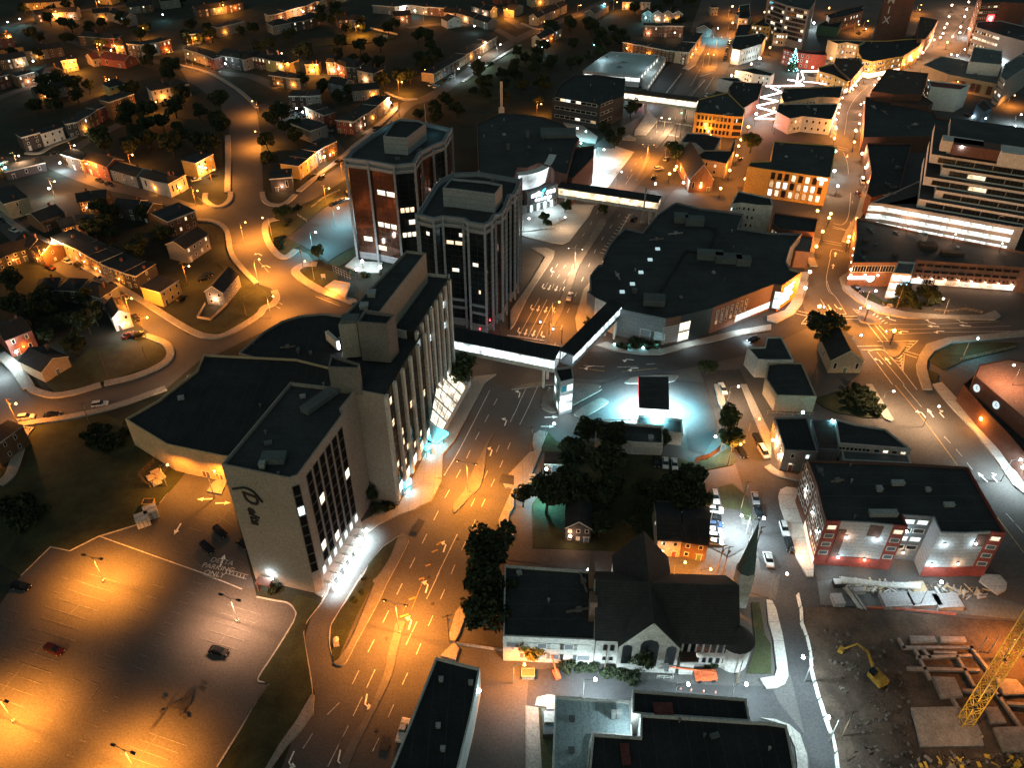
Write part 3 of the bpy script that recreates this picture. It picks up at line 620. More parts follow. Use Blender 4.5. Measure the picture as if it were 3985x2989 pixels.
# ---- painted markings ----
def many(fn, L):
    for a in L: fn(*a)
many(dashes, [('13: 340,1590 550,1270 770,1030 920,740 1060,460 1190,200 12: 1310,1590 1420,1370 1525,1160 1620,970 1710,810 1800,640 1870,490 1950,340 2030,190 2090,75', 15, 3.4, .18),
 ('13: 680,1520 890,1090 1035,780', 3, 4.5), ('13: 950,1620 1100,1300 1235,985 1370,690 1485,420 1600,165 12: 1700,1560 1800,1340 1890,1140 1980,950 2060,780 2130,620 2200,450', 13), ('13: 1280,610 1380,400', 2), ('12: 1800,1140 2050,600 2120,440', 3),
 ('21: 500,520 570,400 640,310 670,250 740,120 20: 760,1600', 6), ('21: 320,1400 440,1080 500,950 570,790 640,640 700,500 760,400 850,270 940,150', 10), ('21: 260,840 300,760 390,590', 3), ('21: 320,850 360,760 460,600', 3), ('21: 380,870 430,770 480,690 515,600', 4),
 ('20: 960,1560 1040,1420 1120,1330', 4), ('20: 1100,1290 1200,1170 1300,1050', 4), ('20: 1280,1320 1350,1200', 2), ('20: 1560,600 1640,480 1700,400', 4), ('20: 1490,880 1580,760 1680,600', 4), ('20: 1290,1100 1350,1080 1400,1000', 3),
 ('32: 1500,420 1640,570 1790,760', 3), ('32: 2050,1100 2212,1280', 2), ('31: 690,560 740,0', 3), ('22: 1830,95 1860,200', 1)])
many(line, [('13: 610,1655 745,1385', .2), ('12: 1545,1655 1725,1285 ', .2), ('13: 1460,210 1570,-20', .2), ('12: 1610,780 1730,580 1860,330 2005,45', .2), ('12: 2180,320 2212,250', .2), ('22: 50,340 120,200 210,0', .2), ('22: 0,260 70,100 120,0', .2), ('13: 1110,0 1000,210', .15),
 ('21: -60,1230 60,1245 265,1275', .5), ('21: 0,1258 450,1330', .25), ('21: 0,1290 470,1365', .25), ('21: 40,1240 220,910', .2), ('21: 120,1245 285,920', .2), ('21: 190,1255 340,950', .2), ('21: 600,1490 780,1500', .2), ('21: 890,1505 1060,1500', .2), ('21: 1140,1480 1215,1475', .2),
 ('02: 850,1300 1350,1480 1840,1655 03: 1750,0 1900,50 2085,125', .3), ('31: 540,560 560,490 650,505', .25), ('31: 545,560 510,740 530,850 590,900 680,1045', .2), ('31: 515,760 540,840 580,890', .2), ('31: 490,1045 680,1048', .35), ('31: 265,1020 400,1050', .25), ('31: 240,1040 390,1075', .25), ('31: 530,1065 780,1065', .3), ('31: 530,1090 810,1092', .3), ('31: 865,1130 1000,1300', .3), ('31: 920,1130 1050,1290', .3), ('31: 750,1325 990,1320', .3), ('31: 810,1355 1030,1355', .3),
 ('31: 740,1000 840,1110', .25), ('31: 1155,1355 1305,1400', .25), ('31: 1140,1375 1290,1425', .25), ('31: 295,1130 350,1070 400,1080', .25), ('31: 295,1133 440,1135', .25), ('31: 960,1140 1035,1220', .3), ('31: 870,1370 1020,1372 1290,1700', .3), ('31: 870,1372 1080,1655', .25), ('31: 945,1375 1180,1655', .2), ('31: 1050,1410 1170,1530', .2), ('31: 1170,1540 1180,1400', .2), ('31: 1300,1275 1200,1365', .2), ('31: 945,1282 1300,1276', .2), ('31: 1110,1220 1500,1205 2100,1195', .2), ('31: 1100,1180 1500,1170 2100,1150', .15), ('31: 1050,1135 1400,1135 2000,1110', .15), ('31: 460,920 540,1045', .2), ('31: 570,1000 610,1045', .2),
 ('32: 1170,0 1330,190', .2), ('21: 1000,180 760,600', .2), ('21: 980,200 1030,180', .2), ('31: 720,0 700,200 650,275 570,265', .2), ('31: 565,290 690,325', .2), ('31: 560,305 690,330', .2), ('31: 480,410 650,440', .2), ('31: 490,430 650,460', .2), ('30: 655,1310 690,1400 700,1500', .2), ('30: 600,1260 700,1285', .25), ('30: 590,1280 700,1300', .25), ('30: 870,740 770,830 700,950 680,1060 665,1160', .15), ('30: 1900,0 1640,250 1590,330', .15),
 ('20: 1245,1040 1530,1085', .5), ('20: 1330,1160 1420,1178', .5), ('20: 1520,740 1600,600', .2), ('20: 1640,790 1720,660', .2), ('20: 960,1590 1020,1500', .2),
 ('11: 10,585 100,685', .2), ('11: 505,895 720,980', .25), ('11: 730,350 800,360', .15), ('11: 175,940 220,965', .2), ('11: 155,975 200,1000', .2), ('10: 1100,560 1105,600', .15)])
many(line, [('21: 560,1510 780,1540', .2, 'o', True), ('21: 930,1545 1235,1515', .2, 'o', True), ('32: 1100,0 1370,330 1640,695', .25, 'o', True), ('33: 2212,0', 0) if False else ('32: 1980,1140 2212,1450', .25, 'o', True), ('32: 870,30 1090,310', .25, 'o', True)])
for x0, y0, x1, y1 in ((1395, 40, 1440, 25), (1310, 215, 1365, 195), (1230, 365, 1305, 340)): line(f'13: {x0},{y0} {x1},{y1}', .5, y=True)
for x0, y0, x1, y1 in ((1545, 1380, 1590, 1350), (1505, 1440, 1555, 1420), (1450, 1560, 1495, 1545)): line(f'12: {x0},{y0} {x1},{y1}', .5, y=True)
line('13: 1330,300 1440,30', .15, y=True); line('13: 1255,320 1290,250', .15, y=True)
for i in range(13):   # zebra hatching
    t = i / 12; line(f'21: {1010 - 235 * t + 0:.0f},{195 + 330 * t:.0f} {975 - 235 * t:.0f},{185 + 330 * t:.0f}', .3)
for i in range(9):
    t = i / 8; line(f'22: {300 - 65 * t:.0f},{20 + 150 * t:.0f} {335 - 60 * t:.0f},{45 + 140 * t:.0f}', .7)
for i in range(12): t = i / 11; line(f'20: {1255 + 265 * t:.0f},{1035 + 42 * t:.0f} {1262 + 265 * t:.0f},{1048 + 42 * t:.0f}', 1.0)
for i in range(5): line(f'31: {760 + 18 * i},{1010 + 20 * i} {800 + 22 * i},{1020 + 16 * i}', .35)
for i in range(5): line(f'31: {930 - 4 * i + 30 * i},{1040 + 20 * i} {890 + 30 * i},{1080 + 12 * i}', .4)
for i in range(5): line(f'31: {1080 + 22 * i},{1415 + 30 * i} {1130 + 10 * i},{1430 + 26 * i} {1165},{1400 + 26 * i}', .4, sm=False)
for i in range(4): line(f'31: {1280 - 25 * i},{1282 + 22 * i} {1225 - 18 * i},{1283 + 22 * i}', .35); line(f'31: {310 + 25 * i},{1125 - 15 * i} {355 + 25 * i},{1128 - 15 * i}', .3)
for i in range(9): line(f'22: {1580 + 12 * i},{258 + 16 * i} {1690 + 5 * i},{258 + 14 * i}', .18)
for i in range(7): line(f'22: {560 + 18 * i},{345 - 10 * i} {690},{345 - 10 * i}', .15)
for i in range(6): line(f'22: {1530 + 8 * i},{90 + 42 * i} {1680 + 9 * i},{95 + 42 * i}', .16)
many(arrow, [('13: 1468,100', '13: 1490,20', 'left'), ('13: 1325,410', '13: 1350,330', 'left'), ('12: 1622,1390', '12: 1650,1310', 'left'), ('13: 935,1100', '13: 920,1180', 'left'), ('13: 703,1590', '13: 690,1655', 'left'), ('13: 285,1600', '13: 260,1655', 'left'), ('12: 2020,570', '12: 2050,480', 'left'), ('12: 2145,315', '12: 2180,230', 'left'),
 ('22: 50,75', '22: 70,0', 'left'), ('21: 145,990', '21: 120,1040', 'left'), ('21: 210,1000', '21: 190,1050', 'up'), ('21: 275,1012', '21: 255,1060', 'up'), ('21: 340,1015', '21: 320,1060', 'left'), ('21: 35,1190', '21: 10,1240', 'left'), ('21: 102,1205', '21: 85,1250', 'up'), ('21: 170,1215', '21: 150,1260', 'up'), ('21: 235,1225', '21: 220,1265', 'left'),
 ('21: 245,810', '21: 215,860', 'left'), ('21: 305,820', '21: 280,870', 'up'), ('21: 365,828', '21: 340,880', 'up'), ('21: 425,835', '21: 400,880', 'left'), ('21: 318,668', '21: 290,720', 'left'), ('21: 640,1500', '21: 560,1510', 'left'), ('21: 1020,1515', '21: 940,1520', 'left'), ('21: 980,1438', '21: 900,1430', 'left'),
 ('31: 587,533', '31: 595,480', 'up'), ('31: 568,636', '31: 575,580', 'up'), ('31: 600,990', '31: 640,1040', 'left'), ('31: 540,992', '31: 570,1040', 'up'), ('31: 1060,1092', '31: 980,1070', 'right'), ('31: 1400,1118', '31: 1330,1100', 'right'), ('31: 1430,1153', '31: 1350,1150', 'up'), ('31: 1475,1193', '31: 1400,1190', 'left'), ('31: 1670,1115', '31: 1600,1100', 'right'), ('31: 1705,1147', '31: 1620,1140', 'up'), ('31: 1165,1195', '31: 1100,1190', 'left'),
 ('31: 970,1450', '31: 930,1400', 'left'), ('31: 1040,1450', '31: 1000,1400', 'up'), ('32: 1335,245', '32: 1290,190', 'left'), ('32: 1405,240', '32: 1360,180', 'up'), ('32: 1490,245', '32: 1440,190', 'right'), ('32: 1855,795', '32: 1800,740', 'up'), ('32: 1945,795', '32: 1890,730', 'right'),
 ('22: 320,277', '22: 400,275', 'up'), ('22: 290,357', '22: 370,358', 'up'), ('22: 830,35', '22: 800,0', 'up'), ('22: 935,25', '22: 910,-20', 'up'), ('22: 1585,330', '22: 1610,370', 'up'), ('22: 1665,512', '22: 1650,560', 'up'), ('02: 1765,983', '02: 1700,985', 'up'), ('02: 1920,1017', '02: 1990,1015', 'up'), ('02: 1530,1240', '02: 1500,1290', 'up'), ('02: 1915,1515', '02: 1940,1450', 'up'),
 ('11: 85,632', '11: 40,610', 'left'), ('11: 20,530', '11: -30,500', 'left'), ('30: 690,1345', '30: 680,1390', 'up')])
# parking stall lines
LOT = MB()
def stalls(s0, s1, n, along, L=4.6, tile='03', w=.12):
    "n short lines between two pixels, each running along the direction of pixel pair `along`"
    a, b = [Vector(p) for p in W2(s0 + ' ' + s1, 0, tile)]; c, d = [Vector(p) for p in W2(along, 0, tile)]; dr = (d - c).normalized()
    for i in range(n):
        p = a.lerp(b, i / max(1, n - 1)); ribbon(LOT, [tuple(p - dr * L / 2), tuple(p + dr * L / 2)], w, ZP)
AL = '600,330 790,390'
stalls('03: 900,30', '03: 60,1090', 13, AL, 9); stalls('03: 2100,300', '03: 1900,600', 5, AL, 9); stalls('03: 1700,70', '03: 1180,800', 9, AL, 2.4); stalls('03: 1370,100', '03: 800,930', 9, AL, 3)
stalls('03: 1450,1420', '03: 1200,1600', 4, AL, 9); stalls('03: 120,310', '03: -50,560', 4, AL, 3); stalls('03: 700,60', '03: 60,730', 9, AL, 2.6); stalls('03: 560,30', '03: 420,280', 3, AL, 2)
stalls('03: 1100,940', '03: 500,1700', 7, AL, 1.6); stalls('03: 650,910', '03: 320,1440', 4, AL, 1.4)
for s in ('03: 690,255 600,340 530,420', '03: 385,580 280,710', '03: 215,760 140,860 20,1000', '03: 2035,370 1885,605', '03: 1350,1390 1270,1490 1150,1655', '03: 850,970 770,1070', '02: 1970,1075 1870,1200', '02: 1820,1275 1760,1330', '02: 1700,1405 1645,1480', '02: 1965,1075 2035,1125', '02: 1880,1125 2030,1225', '02: 1645,1490 1750,1580', '02: 1720,1425 1820,1510', '02: 1820,1280 1900,1350'):
    q_ = W2(s); ribbon(LOT, q_, .12, ZP)
stalls('02: 1760,1155', '02: 1540,1440', 4, '1780,1300 1660,1270', 4.4, '02'); stalls('02: 2030,1510', '02: 1990,1600', 2, '2030,1510 2110,1540', 5, '02')
for i in range(6): line(f'02: {1955 + 30 * i},{1590 + 9 * i} {1945 + 30 * i},{1625 + 9 * i}', .2)
line('02: 1960,1588 2140,1640', .15); line('02: 1945,1622 2120,1670', .15)
stalls('11: 560,130', '11: 300,350', 12, '600,100 640,140', 3, '11', .1); stalls('11: 740,110', '11: 420,400', 11, '740,110 780,140', 5, '11', .1)
stalls('31: 1860,1420', '31: 1650,1500', 5, '1700,1500 1850,1560', 6, '31'); stalls('31: 1560,950', '31: 1800,1010', 4, '1600,1000 1550,930', 5, '31')
stalls('22: 860,690', '22: 1180,700', 5, '1020,640 1020,720', 5, '22'); stalls('23: 400,840', '23: 650,850', 3, '1170,930 1170,980', 4.5, '23'); stalls('23: 1170,950', '23: 2150,1040', 5, '1170,930 1175,980', 4.5, '23')
o_ = W2('02: 1880,1575')[0]; dv = (Vector(W2('02: 1920,1595')[0]) - Vector(W2('02: 1820,1570')[0])); ang_ = math.atan2(dv.y, dv.x) + .06
kind(ARR.build('road_markings', [M['paint_bright']]), 'structure'); kind(LOT.build('road_markings', [M['paint_worn']]), 'structure'); kind(PAINT.build('road_markings', [M['paint']]), 'structure'); kind(YELL.build('road_markings', [M['paint_yellow']]), 'structure')
for i, wd in enumerate(('DELTA', 'PARKING', 'ONLY')):
    p = Vector(o_) + Vector((math.sin(ang_), -math.cos(ang_))) * (i - 1) * 1.95 - Vector((.5, 0)) * 0
    t_ = text(wd, None, (0, 0, 0), (p.x, p.y, ZP + .01), (0, 0, ang_), 2.0, M['paint'], .004, name='road_lettering'); kind(t_, 'structure')
# kerb lines of the lot
for s in ('02: 180,1640 435,1392 600,1427 850,1302 1040,1245 1180,1200', '02: 1370,1020 1480,880 1600,740 1710,620', '13: 0,190 150,220 260,240 320,290 335,350 300,430 160,660 10,900 110,935 0,1120', '03: 2212,1100 2040,1380 1870,1655', '13: 660,40 560,230 430,400 400,500 430,700 465,900 478,1050', '13: 900,0 720,300 640,440 630,600 670,740', '12: 1230,1298 1080,1400 960,1560 880,1680'):
    pts = W2(s); mb = MB(); ribbon(mb, smooth(pts, 5) if '13:' in s else pts, .35, .2, 0, 0, 1); kind(mb.build('kerb', [M['kerb'], M['kerb']]), 'structure')

patch('plaza', '11: 760,640 850,560 900,600 1080,610 1050,700 900,695', 'plaza', .1)

defm('stain', (.052, .047, .044), .75, .5, .8, detail=8)
for i, s in enumerate(('1400,1050 1430,1060 1425,1085 1395,1075', '1490,1120 1560,1090 1600,1100 1570,1150 1500,1160 1470,1140', '1570,1090 1620,1010 1670,990 1660,1040 1640,1120 1600,1170 1560,1230 1540,1190', '1380,1180 1415,1175 1410,1200 1380,1200', '1590,1200 1620,1220 1610,1255 1580,1240', '1740,910 1790,930 1780,960 1740,945', '1300,1330 1400,1200 1480,1080 1500,1060 1420,1190 1320,1330')): patch('road_stain', '03: ' + s, 'stain', None, True)
for s in ('13: 1115,545', '13: 1480,20', '13: 1510,250', '12: 1730,1320', '12: 1890,1260', '31: 990,1412', '13: 1030,1335', '12: 2140,820', '01: 1970,1230', '12: 1360,920'):
    x, y = W2(s)[0]; mb = MB(); mb.cyl((x, y, 0), (x, y, ZP - .01), .38, n=12); kind(mb.build('road_manhole', [M['stain']]), 'structure')
for s in ('12: 2110,770 2212,790 2212,870 2080,850', '12: 1390,1160 1450,1180 1390,1290 1330,1270', '13: 1080,1400 1160,1410 1130,1530 1050,1510'): patch('road_patch', s, 'asphalt_new')
# ================= LANDMARK BUILDINGS =================
def edges_of(b): return b['poly']
# ---- hotel, near cream block ----
hh = HF('o: 624,1033 681,1282')
b = block('cream hotel slab end, with six dark window bays and the script sign', 'o: 478,1003 566,1021 624,1033 644,1026 742,893 736,882 768,842 627,825', hh, 'cream', 'roof_tar', par=.9, cat='hotel', name='hotel_building')
Hn = b
p4, p5 = Vector(b['poly'][3]), Vector(b['poly'][4]); dd = p5 - p4; ang = math.atan2(dd.y, dd.x); nr = Vector((dd.y, -dd.x)).normalized()
if area2(b['poly']) < 0: pass
nb = 6
for c in range(nb):
    u = .1 + .84 * (c + .5) / nb; pc = p4 + dd * u
    w = dd.length * .84 / nb * .76
    for r in range(9):
        z = 7.5 + (hh - 10) * r / 9
        put_window(b['root'], b['o'], pc + nr * .04, ang, z, w, (hh - 10) / 9 - .12, (GLN if (c, r) in ((0, 1), (1, 5), (5, 4), (2, 0)) else M['bay_glass']), M['trim_dark'], 'window', 0)
for c in range(7):
    u = .02 + .94 * (c + .5) / 7; put_window(b['root'], b['o'], p4 + dd * u + nr * .05, ang, 4.2, 1.5, 2.6, GLC, M['trim'], 'window', 1)
pq, pr = Vector(b['poly'][2]), Vector(b['poly'][3]); d2 = pr - pq; a2 = math.atan2(d2.y, d2.x)
for r in range(9): put_window(b['root'], b['o'], (pq + pr) / 2 + Vector((d2.y, -d2.x)).normalized() * .05, a2, 7.5 + (hh - 10) * r / 9, d2.length * .85, (hh - 10) / 9 - .15, GLC if r == 6 else M['bay_glass'], M['trim_dark'])
# script sign on the end wall
q0, q1 = Vector(b['poly'][0]), Vector(b['poly'][1]); dE = q1 - q0; aE = math.atan2(dE.y, dE.x); nE = Vector((dE.y, -dE.x)).normalized()
sp_ = q0 + dE * .5 + nE * .1
import mathutils
def wall_text(body, root, o, p, ang, z, size, m, roll=0, **kw):
    e = (mathutils.Matrix.Rotation(ang, 3, 'Z') @ mathutils.Matrix.Rotation(math.pi / 2, 3, 'X') @ mathutils.Matrix.Rotation(roll, 3, 'Z')).to_euler()
    return text(body, root, o, (p[0], p[1], z), e, size, m, **kw)
mk = mat('sign_black', (.012, .014, .016), .6, .1, 1)
wall_text('D', b['root'], b['o'], sp_ + dE * .02, aE, hh - 8.6, 4.9, mk, -math.pi / 2, shear=.25, ext=.15, name='sign', off=.06)
wall_text('elta', b['root'], b['o'], sp_ - dE * .02, aE, hh - 14.6, 3.4, mk, -math.pi / 2, shear=.35, ext=.15, name='sign', off=.07, sp=1.1)
cv = bpy.data.curves.new('arc', 'CURVE'); cv.dimensions = '3D'; cv.bevel_depth = .25; s_ = cv.splines.new('BEZIER'); s_.bezier_points.add(2)
for bp_, (u, z) in zip(s_.bezier_points, ((-3.6, -6.9), (0.5, -5.9), (3.1, -9.2))):
    p = sp_ + dE.normalized() * u + nE * .1; bp_.co = (p.x - b['o'][0], p.y - b['o'][1], hh + z); bp_.handle_left_type = bp_.handle_right_type = 'AUTO'
co = bpy.data.objects.new('arc', cv); C.objects.link(co); cv.materials.append(mk); bpy.context.view_layer.update(); me_ = bpy.data.meshes.new_from_object(co.evaluated_get(bpy.context.evaluated_depsgraph_get())); bpy.data.objects.remove(co); co = bpy.data.objects.new('sign', me_); C.objects.link(co); co.parent = b['root']
unit(b, 'o: 590,985', 5, 3, 1.2); unit(b, 'o: 690,860', 10, 2.5, 1.3, r=.95); unit(b, 'o: 565,1000', 1.2, 1.2, 1.4, 'galv')
for i in range(7):  # underlights on stilts at the glazed base
    u = -.02 + .98 * (i + .2) / 7; pp = p4 + dd * u + nr * 2.6
    mb = MB(); mb.cyl((pp.x, pp.y, 0), (pp.x, pp.y, 3.2), .22, n=8); mb.box(pp.x - nr.x * 1.0, pp.y - nr.y * 1.0, 3.2, .5, 2.4, .25, ang, 0); mb.box(pp.x, pp.y, 3.0, .9, .9, .2, ang, 1)
    f = mb.build('canopy_post', [M['offwhite'], GW], b['root'], b['o'])
    light((pp.x - b['o'][0] + nr.x * .4, pp.y - b['o'][1] + nr.y * .4, 2.7), WH, 1500, b['root'], spot=140, r=.3)
# ---- hotel, tall glazed block in two steps ----
h2 = HF('o: 831,854 856,1096')
T2a = block('near step of the brown glazed hotel tower with pale vertical piers', 'o: 768,842 831,854 914,720 835,712 760,745 735,790', h2, 'cream', 'roof_tar', par=.9, cat='hotel', name='hotel_building', sides={1: 'brown_glass'})
T2b = block('far step of the brown glazed hotel tower with the raised roof strip', 'o: 878,716 897,716 968,604 968,594 919,589 845,690 850,710', h2 + 1.5, 'offwhite', 'roof_tar', par=.9, cat='hotel', name='hotel_building', sides={0: 'brown_glass', 1: 'brown_glass', 2: 'brown_glass'})
def piers(b, i, n, m='panel_light', w=.9, z0=2, z1=None, name='pier', dp=.5, z_list=None):
    p, q = Vector(b['poly'][i]), Vector(b['poly'][(i + 1) % len(b['poly'])])
    if area2(b['poly']) < 0: p, q = q, p
    d = q - p; nrm = Vector((d.y, -d.x)).normalized(); a = math.atan2(d.y, d.x)
    for k in range(n + 1):
        c = p + d * (k / n) + nrm * dp / 2; mb = MB(); mb.box(c.x, c.y, z0, w, dp, (z1 or b['h']) - z0, a); mb.build(name, [M[m]], b['root'], b['o'])
def bands(b, i, zs, m='pane', hh_=.25, dp=.12, name='floor_band', u0=0, u1=1):
    p, q = Vector(b['poly'][i]), Vector(b['poly'][(i + 1) % len(b['poly'])])
    if area2(b['poly']) < 0: p, q = q, p
    d = q - p; nrm = Vector((d.y, -d.x)).normalized(); a = math.atan2(d.y, d.x); c = p + d * (u0 + u1) / 2 + nrm * dp / 2
    mb = MB()
    for z in zs: mb.box(c.x, c.y, z, d.length * (u1 - u0), dp, hh_, a)
    return mb.build(name, [m if not isinstance(m, str) else M[m]], b['root'], b['o'])
piers(T2a, 1, 5, 'offwhite', 1.2, 3, dp=.7); piers(T2b, 1, 7, 'offwhite', 1.2, 3, dp=.7); piers(T2b, 2, 1, 'offwhite', 1.0, 3)
for bb, e, k in ((T2a, 1, 5), (T2b, 1, 7)):
    bands(bb, e, [4 + 3.3 * j for j in range(int((bb['h'] - 5) / 3.3))], 'trim_dark', .18, .1)
    wins(bb, e, 1, k, 3, 7, 3.2, 3.4, 1, 0, 1, panes=lambda r, c: rnd.choice([GLN, GLC, GLW]), bars=3)
wins(T2a, 1, 8, 10, 8, h2 - 2, 1.5, 2.4, .12, frame='trim_dark', panes=lambda r, c: rnd.choice([GLW, M['pane'], M['pane'], M['brown_glass'], M['brown_glass'], M['brown_glass'], M['brown_glass']]))
wins(T2b, 1, 8, 10, 8, h2 - 2, 1.5, 2.4, .12, frame='trim_dark', panes=lambda r, c: rnd.choice([GLC, M['pane'], M['pane'], M['brown_glass'], M['brown_glass'], M['brown_glass'], M['brown_glass'], M['brown_glass']]))
hU = h2 + 10
U = block('', '11: 1285,495 1455,515 1055,1030 935,1012 855,1125 700,1135 760,1040', hU, 'cream', 'roof_tar', root=T2b['root'], o=T2b['o'], base=h2, roofname='upper_roof')
block('', '11: 930,1015 1190,1045 1115,1130 860,1110', hU + 1.5, 'plant_grey', 'roof_dark', root=T2b['root'], o=T2b['o'], base=h2, roofname='plant_room_roof')
block('', '11: 640,1395 885,1470 870,1510 610,1500', h2 + 7, 'plant_grey', 'roof_dark', root=T2a['root'], o=T2a['o'], base=h2 - 1, roofname='plant_room_roof')
unit(T2b, '11: 800,1075', 4, 3, 1.2, z=hU - .7); unit(T2b, '11: 985,850', 2, 2, 1.2, 'galv', z=hU - .7); unit(T2b, '11: 920,960', 2, 2, 1, 'galv', z=hU - .7)
# ---- podiums behind the hotel ----
PD = block('low dark roofed hotel podium with an orange lit rear wall', 'o: 270,905 345,862 352,856 425,800 440,765 640,775 740,800 640,1000 480,985 360,960', 10, 'tan', 'roof_dark', cat='hotel', name='hotel_podium')
PD2 = block('rounded dark roof of the hotel ballroom beside the curving road', 'o: 515,762 570,715 610,692 650,680 700,676 742,682 742,760 735,800 640,790 560,775', 9, 'cream', 'roof_dark', cat='hotel', name='hotel_podium')
for u_ in (.55, .62, .8, .86):
    p, q = Vector(PD['poly'][9]), Vector(PD['poly'][8]); d = q - p; put_window(PD['root'], PD['o'], p + d * u_ + Vector((d.y, -d.x)).normalized() * .03, math.atan2(d.y, d.x), .3, 1.3, 2.3, M['clap_brown'], M['trim'])
g = G(P('11: 655,1290')[0], 10); mb = MB(); mb.box(g.x, g.y, 9.4, 7, 1.2, 3.2, -.9, 0); mb.box(g.x + .8, g.y - .9, 9.6, 5.6, .6, 2.6, -.9, 1)
mb.build('lit_sign_box', [M['offwhite'], GSIGN], PD2['root'], PD2['o']); light((g.x - PD2['o'][0] + 1, g.y - PD2['o'][1] - 3, 3.5), WM, 900, PD2['root'])
# ---- sloping glass atrium ----
def sloped(label, top, tz, bot, bz, n, rows, tile='12'):
    A, B = [Vector((*p, tz)) for p in W2(top, tz, tile)]; A2, B2 = [Vector((*p, bz)) for p in W2(bot, bz, tile)]
    o = ((A.x + A2.x) / 2, (A.y + A2.y) / 2, 0); root = empty('glass_atrium', o, label, 'atrium')
    fr = MB(); nrm = (B - A).cross(A2 - A).normalized()
    if nrm.z < 0: nrm = -nrm
    for i in range(n + 1):
        a = A.lerp(B, i / n); c = A2.lerp(B2, i / n); fr.cyl(a + nrm * .1, c + nrm * .1, .32, n=6)
    for j in range(rows + 1):
        a = A.lerp(A2, j / rows); c = B.lerp(B2, j / rows); fr.cyl(a + nrm * .1, c + nrm * .1, .12, n=6)
    for i in range(n * 4):
        if i % 4: a = A.lerp(B, i / (4 * n)); c = A2.lerp(B2, i / (4 * n)); fr.cyl(a + nrm * .1, c + nrm * .1, .07, n=4)
    fr.build('frame', [M['trim']], root, o)
    for i in range(n):
        mb = MB(); mb.face([A2.lerp(B2, i / n), A2.lerp(B2, (i + 1) / n), A.lerp(B, (i + 1) / n), A.lerp(B, i / n)]); mb.build('glass_panel', [GLN if i != n - 1 else M['dark_glass']], root, o)
    wb = MB(); wb.face([A2, B2, (B2.x, B2.y, 0), (A2.x, A2.y, 0)][::-1]); wb.face([A, (A.x, A.y, 0), (A2.x, A2.y, 0), A2]); wb.face([B, (B.x, B.y, 0), (B2.x, B2.y, 0), B2]); wb.face([A, B, (B.x, B.y, 0), (A.x, A.y, 0)])
    wb.build('wall', [M['offwhite']], root, o); return root
at = sloped('white framed sloping glass atrium glowing at the hotel foot', '12: 1485,310 11: 1600,1370', 13, '12: 1585,400 11: 1840,1600', 3, 6, 4)
g = W2('12: 1620,330', 0)[0]; light((g[0] - at.location.x + 1, g[1] - at.location.y, 4), WH, 600, at)
# cyan entrance canopy and blue signs
def cyan_box(label, s, sx, sy, z, sz, r, pw, name='entrance_canopy'):
    g = G(P(s)[0], z); root = empty(name, (g.x, g.y, 0), label, 'canopy' if 'canopy' in name else 'sign'); mb = MB()
    mb.box(g.x, g.y, z, sx, sy, sz, r, 0); mb.box(g.x, g.y, z - .15, sx + .3, sy + .3, .12, r, 1); mb.build('body', [GCY, M['metal_dark']], root, (g.x, g.y, 0))
    for a in (-1, 1):
        mb = MB(); x = g.x + a * sx * .42 * math.cos(r); y = g.y + a * sx * .42 * math.sin(r); mb.cyl((x, y, 0), (x, y, z), .12); mb.build('post', [M['metal_dark']], root, (g.x, g.y, 0))
    light((0, 0, z - 1.2), CY, pw, root)
cyan_box('bright cyan entrance canopy at the hotel door', '12: 1560,445', 5, 3.4, 4.2, .9, .9, 900)
cyan_box('small blue glowing sign by the glazed hotel base, near the bushes', '12: 1298,862', 2.4, .8, 3, 1.8, .9, 500, 'lit_sign'); cyan_box('small blue glowing sign just below the cyan canopy', '12: 1475,550', 1.8, .8, 3, 1.6, .9, 400, 'lit_sign')
